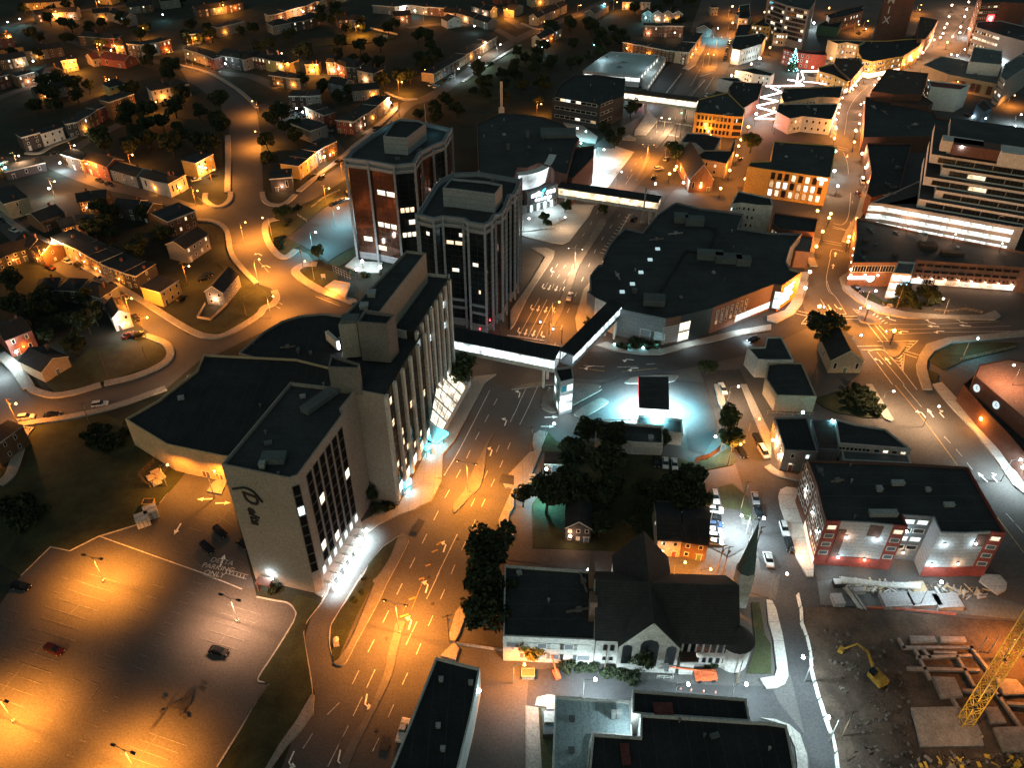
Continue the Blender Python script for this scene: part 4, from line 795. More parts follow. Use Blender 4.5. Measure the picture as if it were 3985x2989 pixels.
# ---- twin office towers ----
h3 = HF('o: 1059,481 1064,716')
def tower(label, s, h, tile, glassedges, wall, pen, penh, glassm):
    b = block(label, s, h, 'tower_stone', 'roof_tar', par=1.2, cat='office tower', name='office_tower', tile=tile)
    poly = b['poly']; n = len(poly); ins = inset(poly, .7); 
    # glazed body slightly in front of the wall, crown band above
    mb = MB(); out = inset(poly, -.12); sgn = 1 if area2(poly) > 0 else -1; mats = [M[g_] for g_ in dict.fromkeys(glassm.values())]; idx = {k: list(dict.fromkeys(glassm.values())).index(v) for k, v in glassm.items()}
    for i in range(n):
        p, q = out[i], out[(i + 1) % n]
        if sgn < 0: p, q = q, p
        mb.face([(*p, 3), (*q, 3), (*q, h - 3.2), (*p, h - 3.2)], idx.get(i, 0))
    mb.build('curtain_wall', mats, b['root'], b['o'])
    cr = MB(); o2 = inset(poly, -.9); o3 = inset(poly, -.3)
    for i in range(n):
        p, q, a, c = o2[i], o2[(i + 1) % n], o3[(i + 1) % n], o3[i]
        if sgn < 0: p, q, a, c = q, p, c, a
        for z0, z1 in ((h - 3.3, h - 2.1), (h - 1.1, h + .1)):
            cr.face([(*p, z0), (*q, z0), (*q, z1), (*p, z1)]); cr.face([(*p, z1), (*q, z1), (*a, z1), (*c, z1)]); cr.face([(*c, z0), (*a, z0), (*q, z0), (*p, z0)])
    cr.build('crown_band', [M['tower_stone']], b['root'], b['o'])
    for i in range(n):  # corner columns
        p = o2[i]; mb = MB(); mb.box(p[0], p[1], 0, 0.75, 0.75, h + .4, 0); mb.build('column', [M['tower_stone']], b['root'], b['o'])
    gr = MB()
    for i in range(n):   # fine mullion grid
        p, q = Vector(out[i]), Vector(out[(i + 1) % n])
        if sgn < 0: p, q = q, p
        d = q - p; L = d.length; a = math.atan2(d.y, d.x); nrm = Vector((d.y, -d.x)).normalized() * .04
        for j in range(1, int(L / 1.9)): c = p + d * (j / int(L / 1.9)) + nrm; gr.box(c.x, c.y, 3, .07, .08, h - 6.4, a)
        for z in range(5, int(h - 4), 2): c = (p + q) / 2 + nrm; gr.box(c.x, c.y, z, L, .08, .07, a)
    gr.build('mullions', [M['metal_dark']], b['root'], b['o'])
    P2 = block('', pen, h + penh, 'tower_stone', 'roof_dark', root=b['root'], o=b['o'], base=h - 1, tile=tile, roofname='plant_room_roof')
    b['out'] = out; return b
TW = tower('far copper glass office tower with pale stone crown', '10: 780,1355 960,1375 1180,1415 1340,1400 1390,1310 1500,1250 1600,1210 1655,1110 1450,1060 1165,1060 1000,1160 830,1290', HF('11: 815,0 880,510') if False else h3, '10', None, None, '10: 1085,1170 1290,1185 1455,1060 1390,1030 1230,1020 1180,1040', 5.5, {i: 'copper_glass' if i in (0, 3, 4, 6, 11) else 'dark_glass' for i in range(12)} | {1: 'copper_glass', 2: 'dark_glass'})
TE = tower('near dark glass office tower with pale stone crown', 'g: 50,880 280,940 420,905 780,945 860,1000 1090,1040 1180,990 1240,890 1350,860 1410,770 1480,570 1560,545 1610,460 1650,330 1000,220 600,235 420,330 340,410 100,800', h3, 'g', None, None, 'g: 425,460 600,470 1270,560 1390,400 1120,350 560,300', 5.5, {i: 'dark_glass' for i in range(19)} | {7: 'copper_glass', 9: 'copper_glass', 11: 'copper_glass'})
def litrow(b, i, z, u0, u1, n, m, h=2.2):
    out = b['out']; p, q = Vector(out[i]), Vector(out[(i + 1) % len(out)])
    if area2(out) < 0: p, q = q, p
    d = q - p; a = math.atan2(d.y, d.x); nrm = Vector((d.y, -d.x)).normalized() * .1
    for k in range(n): put_window(b['root'], b['o'], p + d * (u0 + (u1 - u0) * (k + .5) / n) + nrm, a, z, d.length * (u1 - u0) / n * .92, h, m, M['metal_dark'])
for i, z, u0, u1, n in ((1, 28, .2, .95, 2), (1, 15, .1, .9, 3), (2, 22, .1, .9, 3), (2, 12, .1, .9, 3), (0, 8, .3, .8, 1), (1, 5, .0, .4, 1), (2, 17, .5, .9, 1), (5, 20, .1, .9, 2), (5, 24, .1, .9, 2), (5, 9, .1, .9, 2)): litrow(TW, i, z, u0, u1, n, rnd.choice([GLN, GLW]))
for i, z, u0, u1, n in ((2, 34, .7, .95, 1), (2, 31, .1, .9, 2), (4, 25, .1, .6, 1), (2, 21, .3, .7, 1), (0, 34, .4, .7, 1), (4, 15, .5, .7, 1), (9, 20, .2, .5, 1)): litrow(TE, i, z, u0, u1, n, rnd.choice([GLN, GLW]), 1.6)
for z in (10, 7): bands(TE, 2, [z], 'tower_stone', .9, .5, 'spandrel'); bands(TE, 4, [z], 'tower_stone', .9, .5, 'spandrel'); bands(TE, 0, [z], 'tower_stone', .9, .5, 'spandrel')
for s_, hgt in (('11: 1900,1200', 7), ('10: 1455,1040', 6)): pass
g = Vector(TW['o']); 
for (s_, pw, cl, z) in (('10: 1520,1095', 60, CY, h3 + 1.5), ('10: 1140,1075', 30, CY, h3 + 1.5)):
    gg = G(P(s_)[0], z); light((gg.x - g.x, gg.y - g.y, z), cl, pw, TW['root'])
mb = MB(); gg = G(P('10: 1452,1050')[0], h3 + 5); mb.cyl((gg.x, gg.y, h3 + 4), (gg.x, gg.y, h3 + 12), .12); mb.build('mast', [M['galv']], TW['root'], TW['o'])
# ---- arena ----
ah = 15
AR = block('big low arena with a broad dark roof and a brightly lit white bowl front', '20: -320,1060 -120,970 0,970 120,985 250,1005 400,1045 480,1110 560,1190 520,1270 460,1500 350,1470 320,1430 210,1400 120,1440 30,1440 -60,1700 -300,1650', ah, 'brick_dark', 'roof_tar', par=.5, cat='arena', name='arena_building')
for s_, a, b_, c_ in (('20: 380,1130', 16, 9, 1.6), ('20: 120,1130', 1.5, 1.5, 3), ('20: -50,1240', 1.5, 1.5, 2.5), ('20: 130,1260', 1.2, 1.2, 1)): unit(AR, s_, a, b_, c_)
AR2 = block('', '20: 530,1270 690,1250 690,1340 620,1420 500,1540 440,1500 350,1470', 13, 'brick_dark', 'roof_dark', root=AR['root'], o=AR['o'], roofname='wing_roof')
A, B = [Vector(p) for p in W2('20: 470,1640 690,1390')]; d = B - A; 
for k in range(7): put_window(AR['root'], AR['o'], A + d * (k + .5) / 7 + Vector((d.y, -d.x)).normalized() * .4, math.atan2(d.y, d.x), .3, d.length / 7 * .9, 6.5, GLC, M['trim'], 'entrance_glazing', 1)
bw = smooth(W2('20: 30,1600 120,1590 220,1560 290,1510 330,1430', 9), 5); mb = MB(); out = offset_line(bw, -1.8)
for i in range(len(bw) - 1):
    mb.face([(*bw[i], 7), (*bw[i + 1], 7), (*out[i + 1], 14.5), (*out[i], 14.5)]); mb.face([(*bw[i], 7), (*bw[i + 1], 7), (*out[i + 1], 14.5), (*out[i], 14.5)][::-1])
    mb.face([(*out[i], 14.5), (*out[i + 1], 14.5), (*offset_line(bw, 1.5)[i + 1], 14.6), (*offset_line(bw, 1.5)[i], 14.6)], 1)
mb.build('bowl_wall', [GWALL, M['white']], AR['root'], AR['o'])  # lit look of the white wall put in as emission
sA, sB = [Vector(p) for p in W2('21: 112,190 372,118')]; d = sB - sA; a = math.atan2(d.y, d.x); n_ = Vector((d.y, -d.x)).normalized()
mb = MB(); c = (sA + sB) / 2 - n_ * 1; mb.box(c.x, c.y, 4.2, d.length, 2, 6.2, a); mb.build('sign_wall', [M['panel_grey']], AR['root'], AR['o'])
for k in range(9): put_window(AR['root'], AR['o'], sA + d * (k + .5) / 9 - n_ * .6, a, .2, d.length / 9 * .8, 3.6, GLC if k % 2 else M['dark_glass'], M['trim'], 'entrance_glazing', 1)
wall_text('mile', AR['root'], AR['o'], sA + d * .29 + n_ * .15, a, 8.2, 2.9, GSIGN, shear=.3, ext=.1, name='sign', off=.07); wall_text('one', AR['root'], AR['o'], sA + d * .75 + n_ * .15, a, 8.2, 2.9, GSIGN, shear=.3, ext=.1, name='sign', off=.07)
mb = MB()
def wp(u, z, k=.2): p = sA + d * .5 + d.normalized() * u + n_ * k; return (p.x, p.y, z)
for poly_ in ([(-.9, 5.6), (-.4, 5.6), (.2, 8), (-.5, 8.2)], [(-.6, 8), (.3, 7.6), (.6, 9.6), (-.1, 9.6)], [(-.1, 9.4), (1.4, 10.2), (1.3, 9.6), (.4, 8.8)]): mb.face([wp(*q_) for q_ in poly_])
mb.build('sign', [GCY], AR['root'], AR['o'])
for i, ch in enumerate('CENTRE'):
    mb = MB(); p = sA + d * (.3 + .09 * i) + n_ * .08; mb.cyl((p.x, p.y, 5.7), (p.x + n_.x * .1, p.y + n_.y * .1, 5.7), .62, n=14); mb.build('sign', [GSIGN], AR['root'], AR['o'])
    wall_text(ch, AR['root'], AR['o'], p + n_ * .15, a, 5.7, .95, M['panel_grey'], ext=.02, name='sign')
# ---- skywalks ----
def skywalk(label, s, z0, z1, w, roofm, lit, tile='21', pil=(.05, .95), bandm='offwhite'):
    pts = [Vector(p) for p in W2(s, 0, tile)]; A, B = pts; d = B - A; L = d.length; a = math.atan2(d.y, d.x); c = (A + B) / 2; o = (c.x, c.y, 0); n_ = Vector((d.y, -d.x)).normalized()
    root = empty('skywalk', o, label, 'skywalk')
    mb = MB(); mb.box(c.x, c.y, z0, L, w, .9, a); mb.build('deck', [M[bandm]], root, o)
    mb = MB(); mb.box(c.x, c.y, z1, L + .4, w + .6, .5, a); mb.build('roof', [M[roofm]], root, o)
    for sd in (-1, 1):
        mb = MB(); k = c + n_ * (w / 2 - .12) * sd; mb.box(k.x, k.y, z0 + .9, L, .1, .5, a); mb.box(k.x, k.y, z1 - .5, L, .1, .5, a); mb.build('side_wall', [M[bandm]], root, o)
        for i in range(max(3, int(L / 5))):
            N = max(3, int(L / 5)); k0 = A + d * (i / N) + n_ * (w / 2 - .2) * sd; k1 = A + d * ((i + 1) / N) + n_ * (w / 2 - .2) * sd
            mb = MB(); f = [(*k0, z0 + 1.35), (*k1, z0 + 1.35), (*k1, z1 - .45), (*k0, z1 - .45)]; mb.face(f if sd > 0 else f[::-1]); mb.build('glass_panel', [lit], root, o)
    tr = MB(); N = max(4, int(L / 2.5))
    for sd in (-1, 1):
        for i in range(N):
            k0 = A + d * (i / N) + n_ * w / 2 * sd; k1 = A + d * ((i + 1) / N) + n_ * w / 2 * sd; za, zb = (z0 + 1, z1) if i % 2 else (z1, z0 + 1)
            tr.cyl((*k0, za), (*k1, zb), .07, n=4); tr.cyl((*k0, z0 + .9), (*k0, z1), .06, n=4)
    tr.build('truss', [M['trim']], root, o)
    for t in pil:
        for sd in (-1, 1):
            mb = MB(); k = A + d * t + n_ * w * .38 * sd; mb.cyl((*k, 0), (*k, z0), .45, n=12); mb.build('pillar', [M['offwhite']], root, o)
    for t in (.25, .75): k = d * (t - .5); light((k.x, k.y, z0 - .5), WM, 250, root, r=.5)
    return root
skywalk('long yellowish lit skywalk from the arena to the convention hall', '21: 390,130 1230,260', 6, 10.5, 5, 'roof_dark', GLW, pil=(.08, .93))
skywalk('white lit skywalk leading from the hotel towards the stair tower', '11: 1700,1475 21: 360,1655', 7, 11.8, 6, 'roof_dark', GLC, pil=(.18, .9))
skywalk('dark roofed skywalk slanting from the stair tower to the convention hall', '21: 445,1640 860,1200', 7.2, 11.6, 4.5, 'roof_dark', GLC, pil=(.9,), bandm='panel_grey')
skywalk('farthest skywalk over the arterial road, lit white inside', '20: 900,950 1560,1040', 6.5, 11, 5, 'roof_brown', GLN, tile='20', pil=(.35, .85))
st = block('pale glazed stair tower where two skywalks meet', '21: 350,1510 500,1490 515,1600 400,1630', 12.6, 'panel_light', 'roof_dark', cat='stair tower', name='stair_tower')
for e in range(4): wins(st, e, 3, 2, .5, 11.5, 2.2, 2.6, 1, panes=lambda r, c: rnd.choice([GLC, GLC, M['cyan_cloth']]))
light((0, -6, 4), WH, 600, st['root'])
# ---- convention hall ----
hc = HF('21: 1310,1085 1290,1315')
CV = block('huge flat dark roofed convention hall with grey, teal and brown wall panels', '21: 655,710 660,835 630,850 700,905 900,1000 1310,1085 1440,1060 1715,990 31: 60,785 130,800 300,680 200,650 165,590 200,470 300,350 21: 2190,340 1930,300 1980,180 1840,160 1600,130 1400,80 1360,100 1240,180 1110,335 960,300 880,370 820,450 770,560 760,610 720,625', hc, 'panel_grey', 'roof_tar', cat='convention hall', name='convention_hall',
    sides={3: 'offwhite', 4: 'panel_grey', 5: 'panel_brown', 6: 'panel_teal', 7: 'panel_brown', 8: 'panel_brown', 9: 'orange', 10: 'tan'})
for s_, a, b_, c_, r_ in (('21: 1440,190', 5, 4, 2.6, -.1), ('21: 1560,215', 7, 4, 2.6, -.1), ('21: 1690,510', 9, 4, 2.4, -.12), ('21: 1850,540', 9, 4, 2.4, -.12), ('21: 1980,560', 5, 4, 2.4, -.12), ('21: 1210,900', 7, 4.5, 2.2, -.12), ('21: 1040,830', 1.6, 1.6, 1.2, 0)): unit(CV, s_, a, b_, c_, r=r_)
for s_ in ('21: 1237,483', '21: 1172,576', '21: 1093,685', '21: 1020,785', '21: 932,853'):
    g = G(P(s_)[0], hc - .5); mb = MB(); mb.box(g.x, g.y, hc - .68, 1.6, 1.4, .5, 0, 0); mb.build('skylight', [glow('skylight', (.6, .85, .9), .5)], CV['root'], CV['o'])
def bar(p, q, z0, w, hh_, b, m='roof_dark', name='roof_joint'):
    A, B = [G(k, z0) for k in (P(p)[0], P(q)[0])]; mb = MB(); c = (A + B) / 2; mb.box(c.x, c.y, z0 - .68, (B - A).length, w, hh_, math.atan2(B.y - A.y, B.x - A.x)); mb.build(name, [M[m]], b['root'], b['o'])
bar('21: 1480,490', '21: 1260,840', hc, .7, .5, CV); bar('21: 1480,490', '21: 1610,505', hc, .7, .5, CV); bar('21: 1750,310', '21: 1680,480', hc, .7, .5, CV); bar('21: 1640,275', '21: 1750,310', hc, .7, .5, CV)
wins(CV, 4, 1, 2, .5, 5, 5, 4.4, 0, .55, .98, panes=lambda r, c: M['panel_light'] if c else M['panel_grey'], name='wall_panel'); wins(CV, 5, 1, 1, .2, 8, 6, 6.5, 0, 0, .9, panes=lambda r, c: M['panel_light'], name='wall_panel')
wins(CV, 6, 2, 2, .2, 8, 2.6, 3.6, 1, .02, .3, panes=lambda r, c: GLN, bars=2); wins(CV, 7, 3, 7, 3, 9, 1.0, 1.6, .05, .05, .6); wins(CV, 7, 1, 5, .2, 4, 5, 2.8, 1, .45, 1.0, panes=lambda r, c: GLC, bars=2)
wins(CV, 8, 1, 2, .2, 9, 2.4, 7.0, 1, .7, .98, panes=lambda r, c: GLC, bars=1); wins(CV, 9, 1, 1, .5, 8, 2.2, 6, 1, .02, .16, panes=lambda r, c: GLN, bars=1)
p, q = Vector(CV['poly'][9]), Vector(CV['poly'][10])
if area2(CV['poly']) < 0: p, q = q, p
d = q - p; a = math.atan2(d.y, d.x); n_ = Vector((d.y, -d.x)).normalized() * .15
wall_text('SJCC', CV['root'], CV['o'], p + d * .42 + n_, a, hc - 3.2, 3.2, glow('sign_dim', (.9, .97, 1), 2.5), name='sign', off=.04)
for i, t_ in enumerate(("ST. JOHN'S", 'CONVENTION', 'CENTRE')): wall_text(t_, CV['root'], CV['o'], p + d * .36 + n_, a, hc - 5.3 - 1.35 * i, 1.35, glow('sign_cyan2', (.1, .8, 1), 5), name='sign', off=.02)
g = Vector(CV['o'])
for s_ in ('21: 865,1320', '21: 985,1340', '21: 1110,1350', '21: 1225,1335'):
    w = W2(s_)[0]; mb = MB(); mb.cyl((w[0], w[1], .15), (w[0], w[1], .6), .3); mb.ball((w[0], w[1], .75), .3, 1)
    f = mb.build('bollard_light', [M['metal_dark'], GC], None, (w[0], w[1], 0)); tag(f, 'low white bollard light ringing the shrubs by the convention hall', 'bollard light', 'bollard lights by the shrubs'); light((0, -.6, 1.6), CY, 60, f, r=.2)
for s_, pw in (('21: 1950,1180', 1200), ('21: 2080,1130', 500), ('21: 1500,1310', 400), ('21: 740,1300', 300)): w = W2(s_)[0]; light((w[0] - g.x, w[1] - g.y - 1, 3.6), WH, pw, CV['root'], spot=160)
# ---- gas station ----
root = empty('fuel_canopy', (*W2('22: 1200,110')[0], 0), 'flat dark fuel station canopy with red and white edges over glowing pumps', 'fuel canopy'); o = tuple(root.location)
hp = W2('o: 1379,813 1444,814 1446,886 1380,882', 6.5); mb = MB(); mb.prism(hp, 5.7, 6.5, 1, 0, bottom=True, sides={3: 2, 0: 2}); mb.build('roof', [M['roof_tar'], glow('fascia_white', (.85, .97, 1), 2.2), glow('fascia_red', (1, .04, .05), 1.6)], root, o)
mb = MB(); ih = inset(hp, .8); ih = ih if area2(ih) < 0 else ih[::-1]; mb.face([(*p, 5.66) for p in ih]); mb.build('light_panel', [glow('canopy_light', (.85, .98, 1), 5)], root, o)
cx, cy = sum(p[0] for p in hp) / 4, sum(p[1] for p in hp) / 4
for ax in (-1, 1):
    for ay in (-1, 1):
        x, y = cx + ax * 2.6, cy + ay * 4; mb = MB(); mb.cyl((x, y, 0), (x, y, 5.7), .2); mb.build('column', [M['white']], root, o)
        mb = MB(); mb.box(x, y - 1.2, .15, 1.0, .6, 1.7, 0); mb.box(x, y - 1.2, 0, 1.4, 3.6, .15, 0); tag(mb.build('fuel_pump', [M['white']], None, (x, y, 0)), 'white fuel pump under the bright station canopy', 'fuel pump', 'pumps under the fuel canopy')
        light((x - o[0] + ax * 1.5, y - o[1], 5.2), WH, 9000, root, r=.8, spot=160)
light((cx - o[0], cy - o[1] - 9, 5.2), CY, 17000, root, r=.8, spot=165); light((cx - o[0] - 8, cy - o[1] - 1, 5), CY, 17000, root, r=.8, spot=168); light((cx - o[0] + 8, cy - o[1] - 1, 5), CY, 17000, root, r=.8, spot=168)
GS = block('dark roofed station shop just behind the fuel canopy', '22: 1070,255 1155,255 1160,240 1250,245 1255,265 1450,290 1455,415 1285,395 1280,345 1060,330', 4.6, 'offwhite', 'roof_tar', cat='shop', name='shop_building')
GS2 = block('long dark roofed diner with a pale rear wall', '22: 712,302 1060,330 1280,348 1285,500 1020,490 700,440', 4.8, 'offwhite', 'roof_tar', cat='diner', name='diner_building')
unit(GS2, '22: 1180,440', 1.2, 1.2, 1.2, 'galv')
for e in (2, 3): wins(GS2, e, 1, 3, 0, 4, 3, 2.6, 0, panes=lambda r, c: M['pale'], name='wall_panel')
wins(GS, 0, 1, 3, .3, 3.2, 1.6, 2.2, 1)
# ---- church ----
he, hr = 9.0, 17.0
root = empty('church', (*W2('23: 1400,500')[0], 0), 'white stone church with a long dark roof, pointed windows and corner spire', 'church'); o = tuple(root.location); CH = root
ea, eb = [Vector(p) for p in W2('23: 707,548 1935,590', he)]; d = (eb - ea).normalized(); n_ = Vector((-d.y, d.x)); L = (eb - ea).length; Wd = (Vector(W2('22: 2045,1650', he)[0]) - eb).dot(n_)
Wd = min(Wd, 19)
mb = MB(); rb = MB()
def cq(u, v, z): p = ea + d * u + n_ * v; return (p.x, p.y, z)
mb.prism([cq(0, 0, 0)[:2], cq(L, 0, 0)[:2], cq(L, Wd, 0)[:2], cq(0, Wd, 0)[:2]], 0, he)
for u in (0, L): f = [cq(u, 0, he), cq(u, Wd, he), cq(u, Wd / 2, hr)]; mb.face(f if u else f[::-1])
rb.face([cq(-.3, -.4, he - .2), cq(L + .3, -.4, he - .2), cq(L + .3, Wd / 2, hr + .1), cq(-.3, Wd / 2, hr + .1)]); rb.face([cq(L + .3, Wd + .4, he - .2), cq(-.3, Wd + .4, he - .2), cq(-.3, Wd / 2, hr + .1), cq(L + .3, Wd / 2, hr + .1)])
# transept
tl = (Vector(W2('23: 905,553', he)[0]) - ea).dot(d); tr_ = (Vector(W2('23: 1425,612', he)[0]) - ea).dot(d); fv = -1.8; bv = Wd + 5; tm = (tl + tr_) / 2
tp = [cq(tl, fv, 0)[:2], cq(tr_, fv, 0)[:2], cq(tr_, bv, 0)[:2], cq(tl, bv, 0)[:2]]; mb.prism(tp, 0, he + .05)
for v in (fv, bv): f = [cq(tl, v, he), cq(tr_, v, he), cq(tm, v, hr + .4)]; mb.face(f if v == fv else f[::-1])
rb.face([cq(tl - .3, fv - .2, he - .2), cq(tm, fv - .2, hr + .5), cq(tm, bv + .2, hr + .5), cq(tl - .3, bv + .2, he - .2)][::-1]); rb.face([cq(tm, fv - .2, hr + .5), cq(tr_ + .3, fv - .2, he - .2), cq(tr_ + .3, bv + .2, he - .2), cq(tm, bv + .2, hr + .5)][::-1])
mb.build('wall', [M['stone']], root, o)
for f in range(len(rb.f)):
    i = rb.f[f]; a_, b_, c_ = [Vector(rb.v[k]) for k in i[:3]]
    if (b_ - a_).cross(c_ - a_).z < 0: rb.f[f] = tuple(reversed(i))
rb.build('roof', [M['roof_shingle']], root, o)
cp = MB()
for s0, s1 in ((tl, tm), (tm, tr_)):
    z0, z1 = (he, hr + .45) if s0 == tl else (hr + .45, he); cp.cyl(cq(s0, fv - .1, z0), cq(s1, fv - .1, z1), .18, n=4)
cp.build('gable_coping', [M['trim']], root, o)
ax_ = math.atan2(d.y, d.x)
def lancet(u, v, z, w, h, ang=ax_, m='pane'):
    key = ('lancet', w, h)
    if key not in WIN:
        m2 = MB()
        def shape(k, y, mm):
            hw = w / 2 + k; hs = h - hw + k; m2.face([(-hw, y, -k), (hw, y, -k), (hw, y, hs), (hw * .75, y, hs + hw * .7), (0, y, h + k), (-hw * .75, y, hs + hw * .7), (-hw, y, hs)], mm)
        shape(.16, -.03, 1); shape(0, -.06, 0); WIN[key] = m2.mesh('arched_window', [M['pane'], M['trim_dark']])
    ob = bpy.data.objects.new('arched_window', WIN[key]); C.objects.link(ob); ob.parent = root; p = cq(u, v, z); ob.location = (p[0] - o[0], p[1] - o[1], z); ob.rotation_euler.z = ang
for u in (tm - 4.6, tm + 4.6): lancet(u, fv, 3.2, 1.8, 6.5)
lancet(tm, fv, 2.5, 3.6, 9.2)
for k in range(4):
    for j in (-.7, .7):
        u = tr_ + (L - tr_) * (k + .35) / 4.3; lancet(u + j, 0, 5.6, .75, 3.0); lancet(u + j, 0, 1.8, .6, 1.7)
for u in (tl * .45, tl * .75): lancet(u, 0, 5, .7, 2); lancet(u, 0, 1.4, .6, 1.2)
# round apse turret, porch, chimney and spire
mb = MB(); c0 = cq(L + .2, 2.2, 0); mb.cyl(c0, (c0[0], c0[1], he - 1.5), 3.4, n=20); mb.build('apse', [M['stone']], root, o)
mb = MB(); mb.cyl((c0[0], c0[1], he - 1.5), (c0[0], c0[1], he + 3.2), 3.8, .05, n=20); mb.build('apse_roof', [M['roof_shingle']], root, o)
mb = MB(); c0 = cq(tr_ + 2.2, fv + 1.5, 0); mb.box(c0[0], c0[1], 0, 3, 3.4, 5, ax_); mb.box(c0[0], c0[1], 5, 3.6, 4, .5, ax_ + .05, 1); mb.build('porch', [M['stone'], M['roof_brown']], root, o)
mb = MB(); c0 = cq(-.6, Wd * .35, 0); mb.box(c0[0], c0[1], 0, 1.6, 3, hr - 2, ax_); c0 = cq(-.5, Wd * .9, 0); mb.box(c0[0], c0[1], 0, 1.2, 5, hr - 3, ax_); mb.build('chimney', [M['brick']], root, o)
sb = Vector(W2('22: 1980,1655', 9)[0]); mb = MB(); mb.box(sb.x, sb.y, 0, 3.4, 3.4, 12, ax_); mb.build('tower', [M['stone']], root, o)
tipz = 12 + 15; mb = MB(); mb.cyl((sb.x, sb.y, 12), (sb.x, sb.y, tipz), 2.1, .08, n=8); mb.cyl((sb.x, sb.y, tipz), (sb.x, sb.y, tipz + 2), .08, n=5); mb.box(sb.x, sb.y, tipz + 1.1, 1.1, .1, .12, ax_); mb.build('spire', [mat('copper_roof', (.06, .1, .1), .7, .3, .5, stripes=(2, .6, .7))], root, o)
# church hall
HL = block('flat dark roofed church hall joined to the church', '22: -80,1545 720,1600 23: 700,560 -95,525', 9, 'offwhite', 'roof_tar', cat='hall', name='church_hall')
wins(HL, 2, 2, 6, .5, 8, 4, 2, .0, panes=lambda r, c: M['panel_grey'] if (r + c) % 2 else M['offwhite'], name='wall_panel')
light((6, -14, 4), WH, 350, HL['root'], r=.4)
# ---- red and grey apartment block ----
hb = HF('32: 510,1165 395,1540')
AP = block('long five storey apartment block with red brick and pale panels lit by floodlights', '32: 350,640 355,655 430,850 475,1050 510,1168 640,1172 900,1185 1090,1205 1212,1215 1172,1115 1435,1135 1492,1265 1705,1272 1925,1262 2060,1275 1730,700 1100,665', hb, 'brick_dark', 'roof_tar', cat='apartment block', name='apartment_building', par=.6,
    sides={4: 'brick_red', 5: 'panel_light', 6: 'panel_light', 7: 'brick_red', 8: 'brick_red', 9: 'panel_grey', 10: 'panel_light', 11: 'panel_light', 12: 'panel_light', 13: 'brick_red', 14: 'brick_red'})
for s_, a, b_, c_ in (('32: 1130,830', 3, 1.2, 1), ('32: 1005,1090', 6.5, 1.5, 1.2), ('32: 970,880', 1.3, 1.3, 1), ('32: 1570,1020', 2.4, 1, .8), ('32: 1390,890', 1, 1, .8)): unit(AP, s_, a, b_, c_, 'galv')
for e_ in (5, 6, 11, 12): bands(AP, e_, [.1], 'brick_red', 3.3, .16, 'brick_base')
bands(AP, 5, [3.4], 'brick_dark', hb - 6.2, .12, 'brick_panel', .0, .28); bands(AP, 6, [hb - 4.4], 'brick_dark', 3.6, .12, 'brick_panel', .0, .6); bands(AP, 12, [hb - 5], 'brick_dark', 4.2, .12, 'brick_panel', .55, 1)
lg = lambda r, c: GLW if (r, c) == (3, 0) else M['roof_grey']
for e, c_ in ((4, 1), (7, 1), (13, 1)): wins(AP, e, 4, c_, 3.2, hb - .6, 2.2, 1.5, .2, panes=lg)
for e in (0, 1, 2, 3): wins(AP, e, 4, 3 if e else 1, 3.2, hb - 1, 1.6, 1.6, .12)
wins(AP, 3, 1, 4, .2, 3, 2.6, 2.4, 1, panes=lambda r, c: GLW, name='shop_window'); wins(AP, 2, 1, 4, .2, 3, 2.6, 2.4, 1, panes=lambda r, c: GLW, name='shop_window')
wins(AP, 9, 4, 2, 3.2, hb - .6, 2.6, 1.6, .8, panes=lambda r, c: GLC if r % 2 else M['pane']); wins(AP, 8, 3, 1, 3, hb - 1, 1.6, 2, 1, panes=lambda r, c: GLC)
def flood(b, s, z, cl, pw, tile='32', off=1.0, m=None):
    g = G(P(s, tile)[0], z); 
    return g
for i, (u, e, z, cl) in enumerate(((.35, 5, hb - 5, PK), (.3, 5, 3.5, WH), (.5, 6, hb - 5, WH), (.3, 6, 3.2, WM), (.3, 9, hb - 5, WH), (.5, 9, 3, WM), (.4, 11, hb - 4, WH), (.25, 11, 4.5, WH), (.6, 12, hb - 3.5, WH), (.3, 12, 5, WM), (.5, 1, hb - 6, WH), (.5, 2, hb - 6, WH), (.5, 3, hb - 6, WH))):
    p, q = Vector(AP['poly'][e]), Vector(AP['poly'][e + 1]); dd_ = q - p; nn = Vector((dd_.y, -dd_.x)).normalized() * (1 if area2(AP['poly']) > 0 else -1)
    c = p + dd_ * u; mb = MB(); mb.box(c.x + nn.x * .15, c.y + nn.y * .15, z, .5, .3, .35, math.atan2(dd_.y, dd_.x), 0); mb.ball((c.x + nn.x * .4, c.y + nn.y * .4, z), .3, 1, 6, 4)
    mb.build('floodlight', [M['metal_dark'], GW if cl != WM else GP], AP['root'], AP['o']); light((c.x + nn.x * 1.1 - AP['o'][0], c.y + nn.y * 1.1 - AP['o'][1], z - .3), cl, 105, AP['root'], r=.1)
for u in (.1, .3, .5, .7, .9):
    p, q = Vector(AP['poly'][3]), Vector(AP['poly'][4]); c = p + (q - p) * u; light((c.x - AP['o'][0] - 2.2, c.y - AP['o'][1], 2.6), PK, 120, AP['root'])
p, q = Vector(AP['poly'][4]), Vector(AP['poly'][14]); c1 = p.lerp(q, .3)
for u in (.1, .3, .5, .7): c = p.lerp(q, u); light((c.x - AP['o'][0], c.y - AP['o'][1] - 3.5, 3), WH, 150, AP['root'])
g0 = W2('33: 640,10 1030,60 1330,60 1320,110 1000,95 640,60', 2.6); mb = MB(); mb.prism(g0, 2.2, 2.6, bottom=True); mb.build('entrance_canopy', [M['white']], AP['root'], AP['o'])
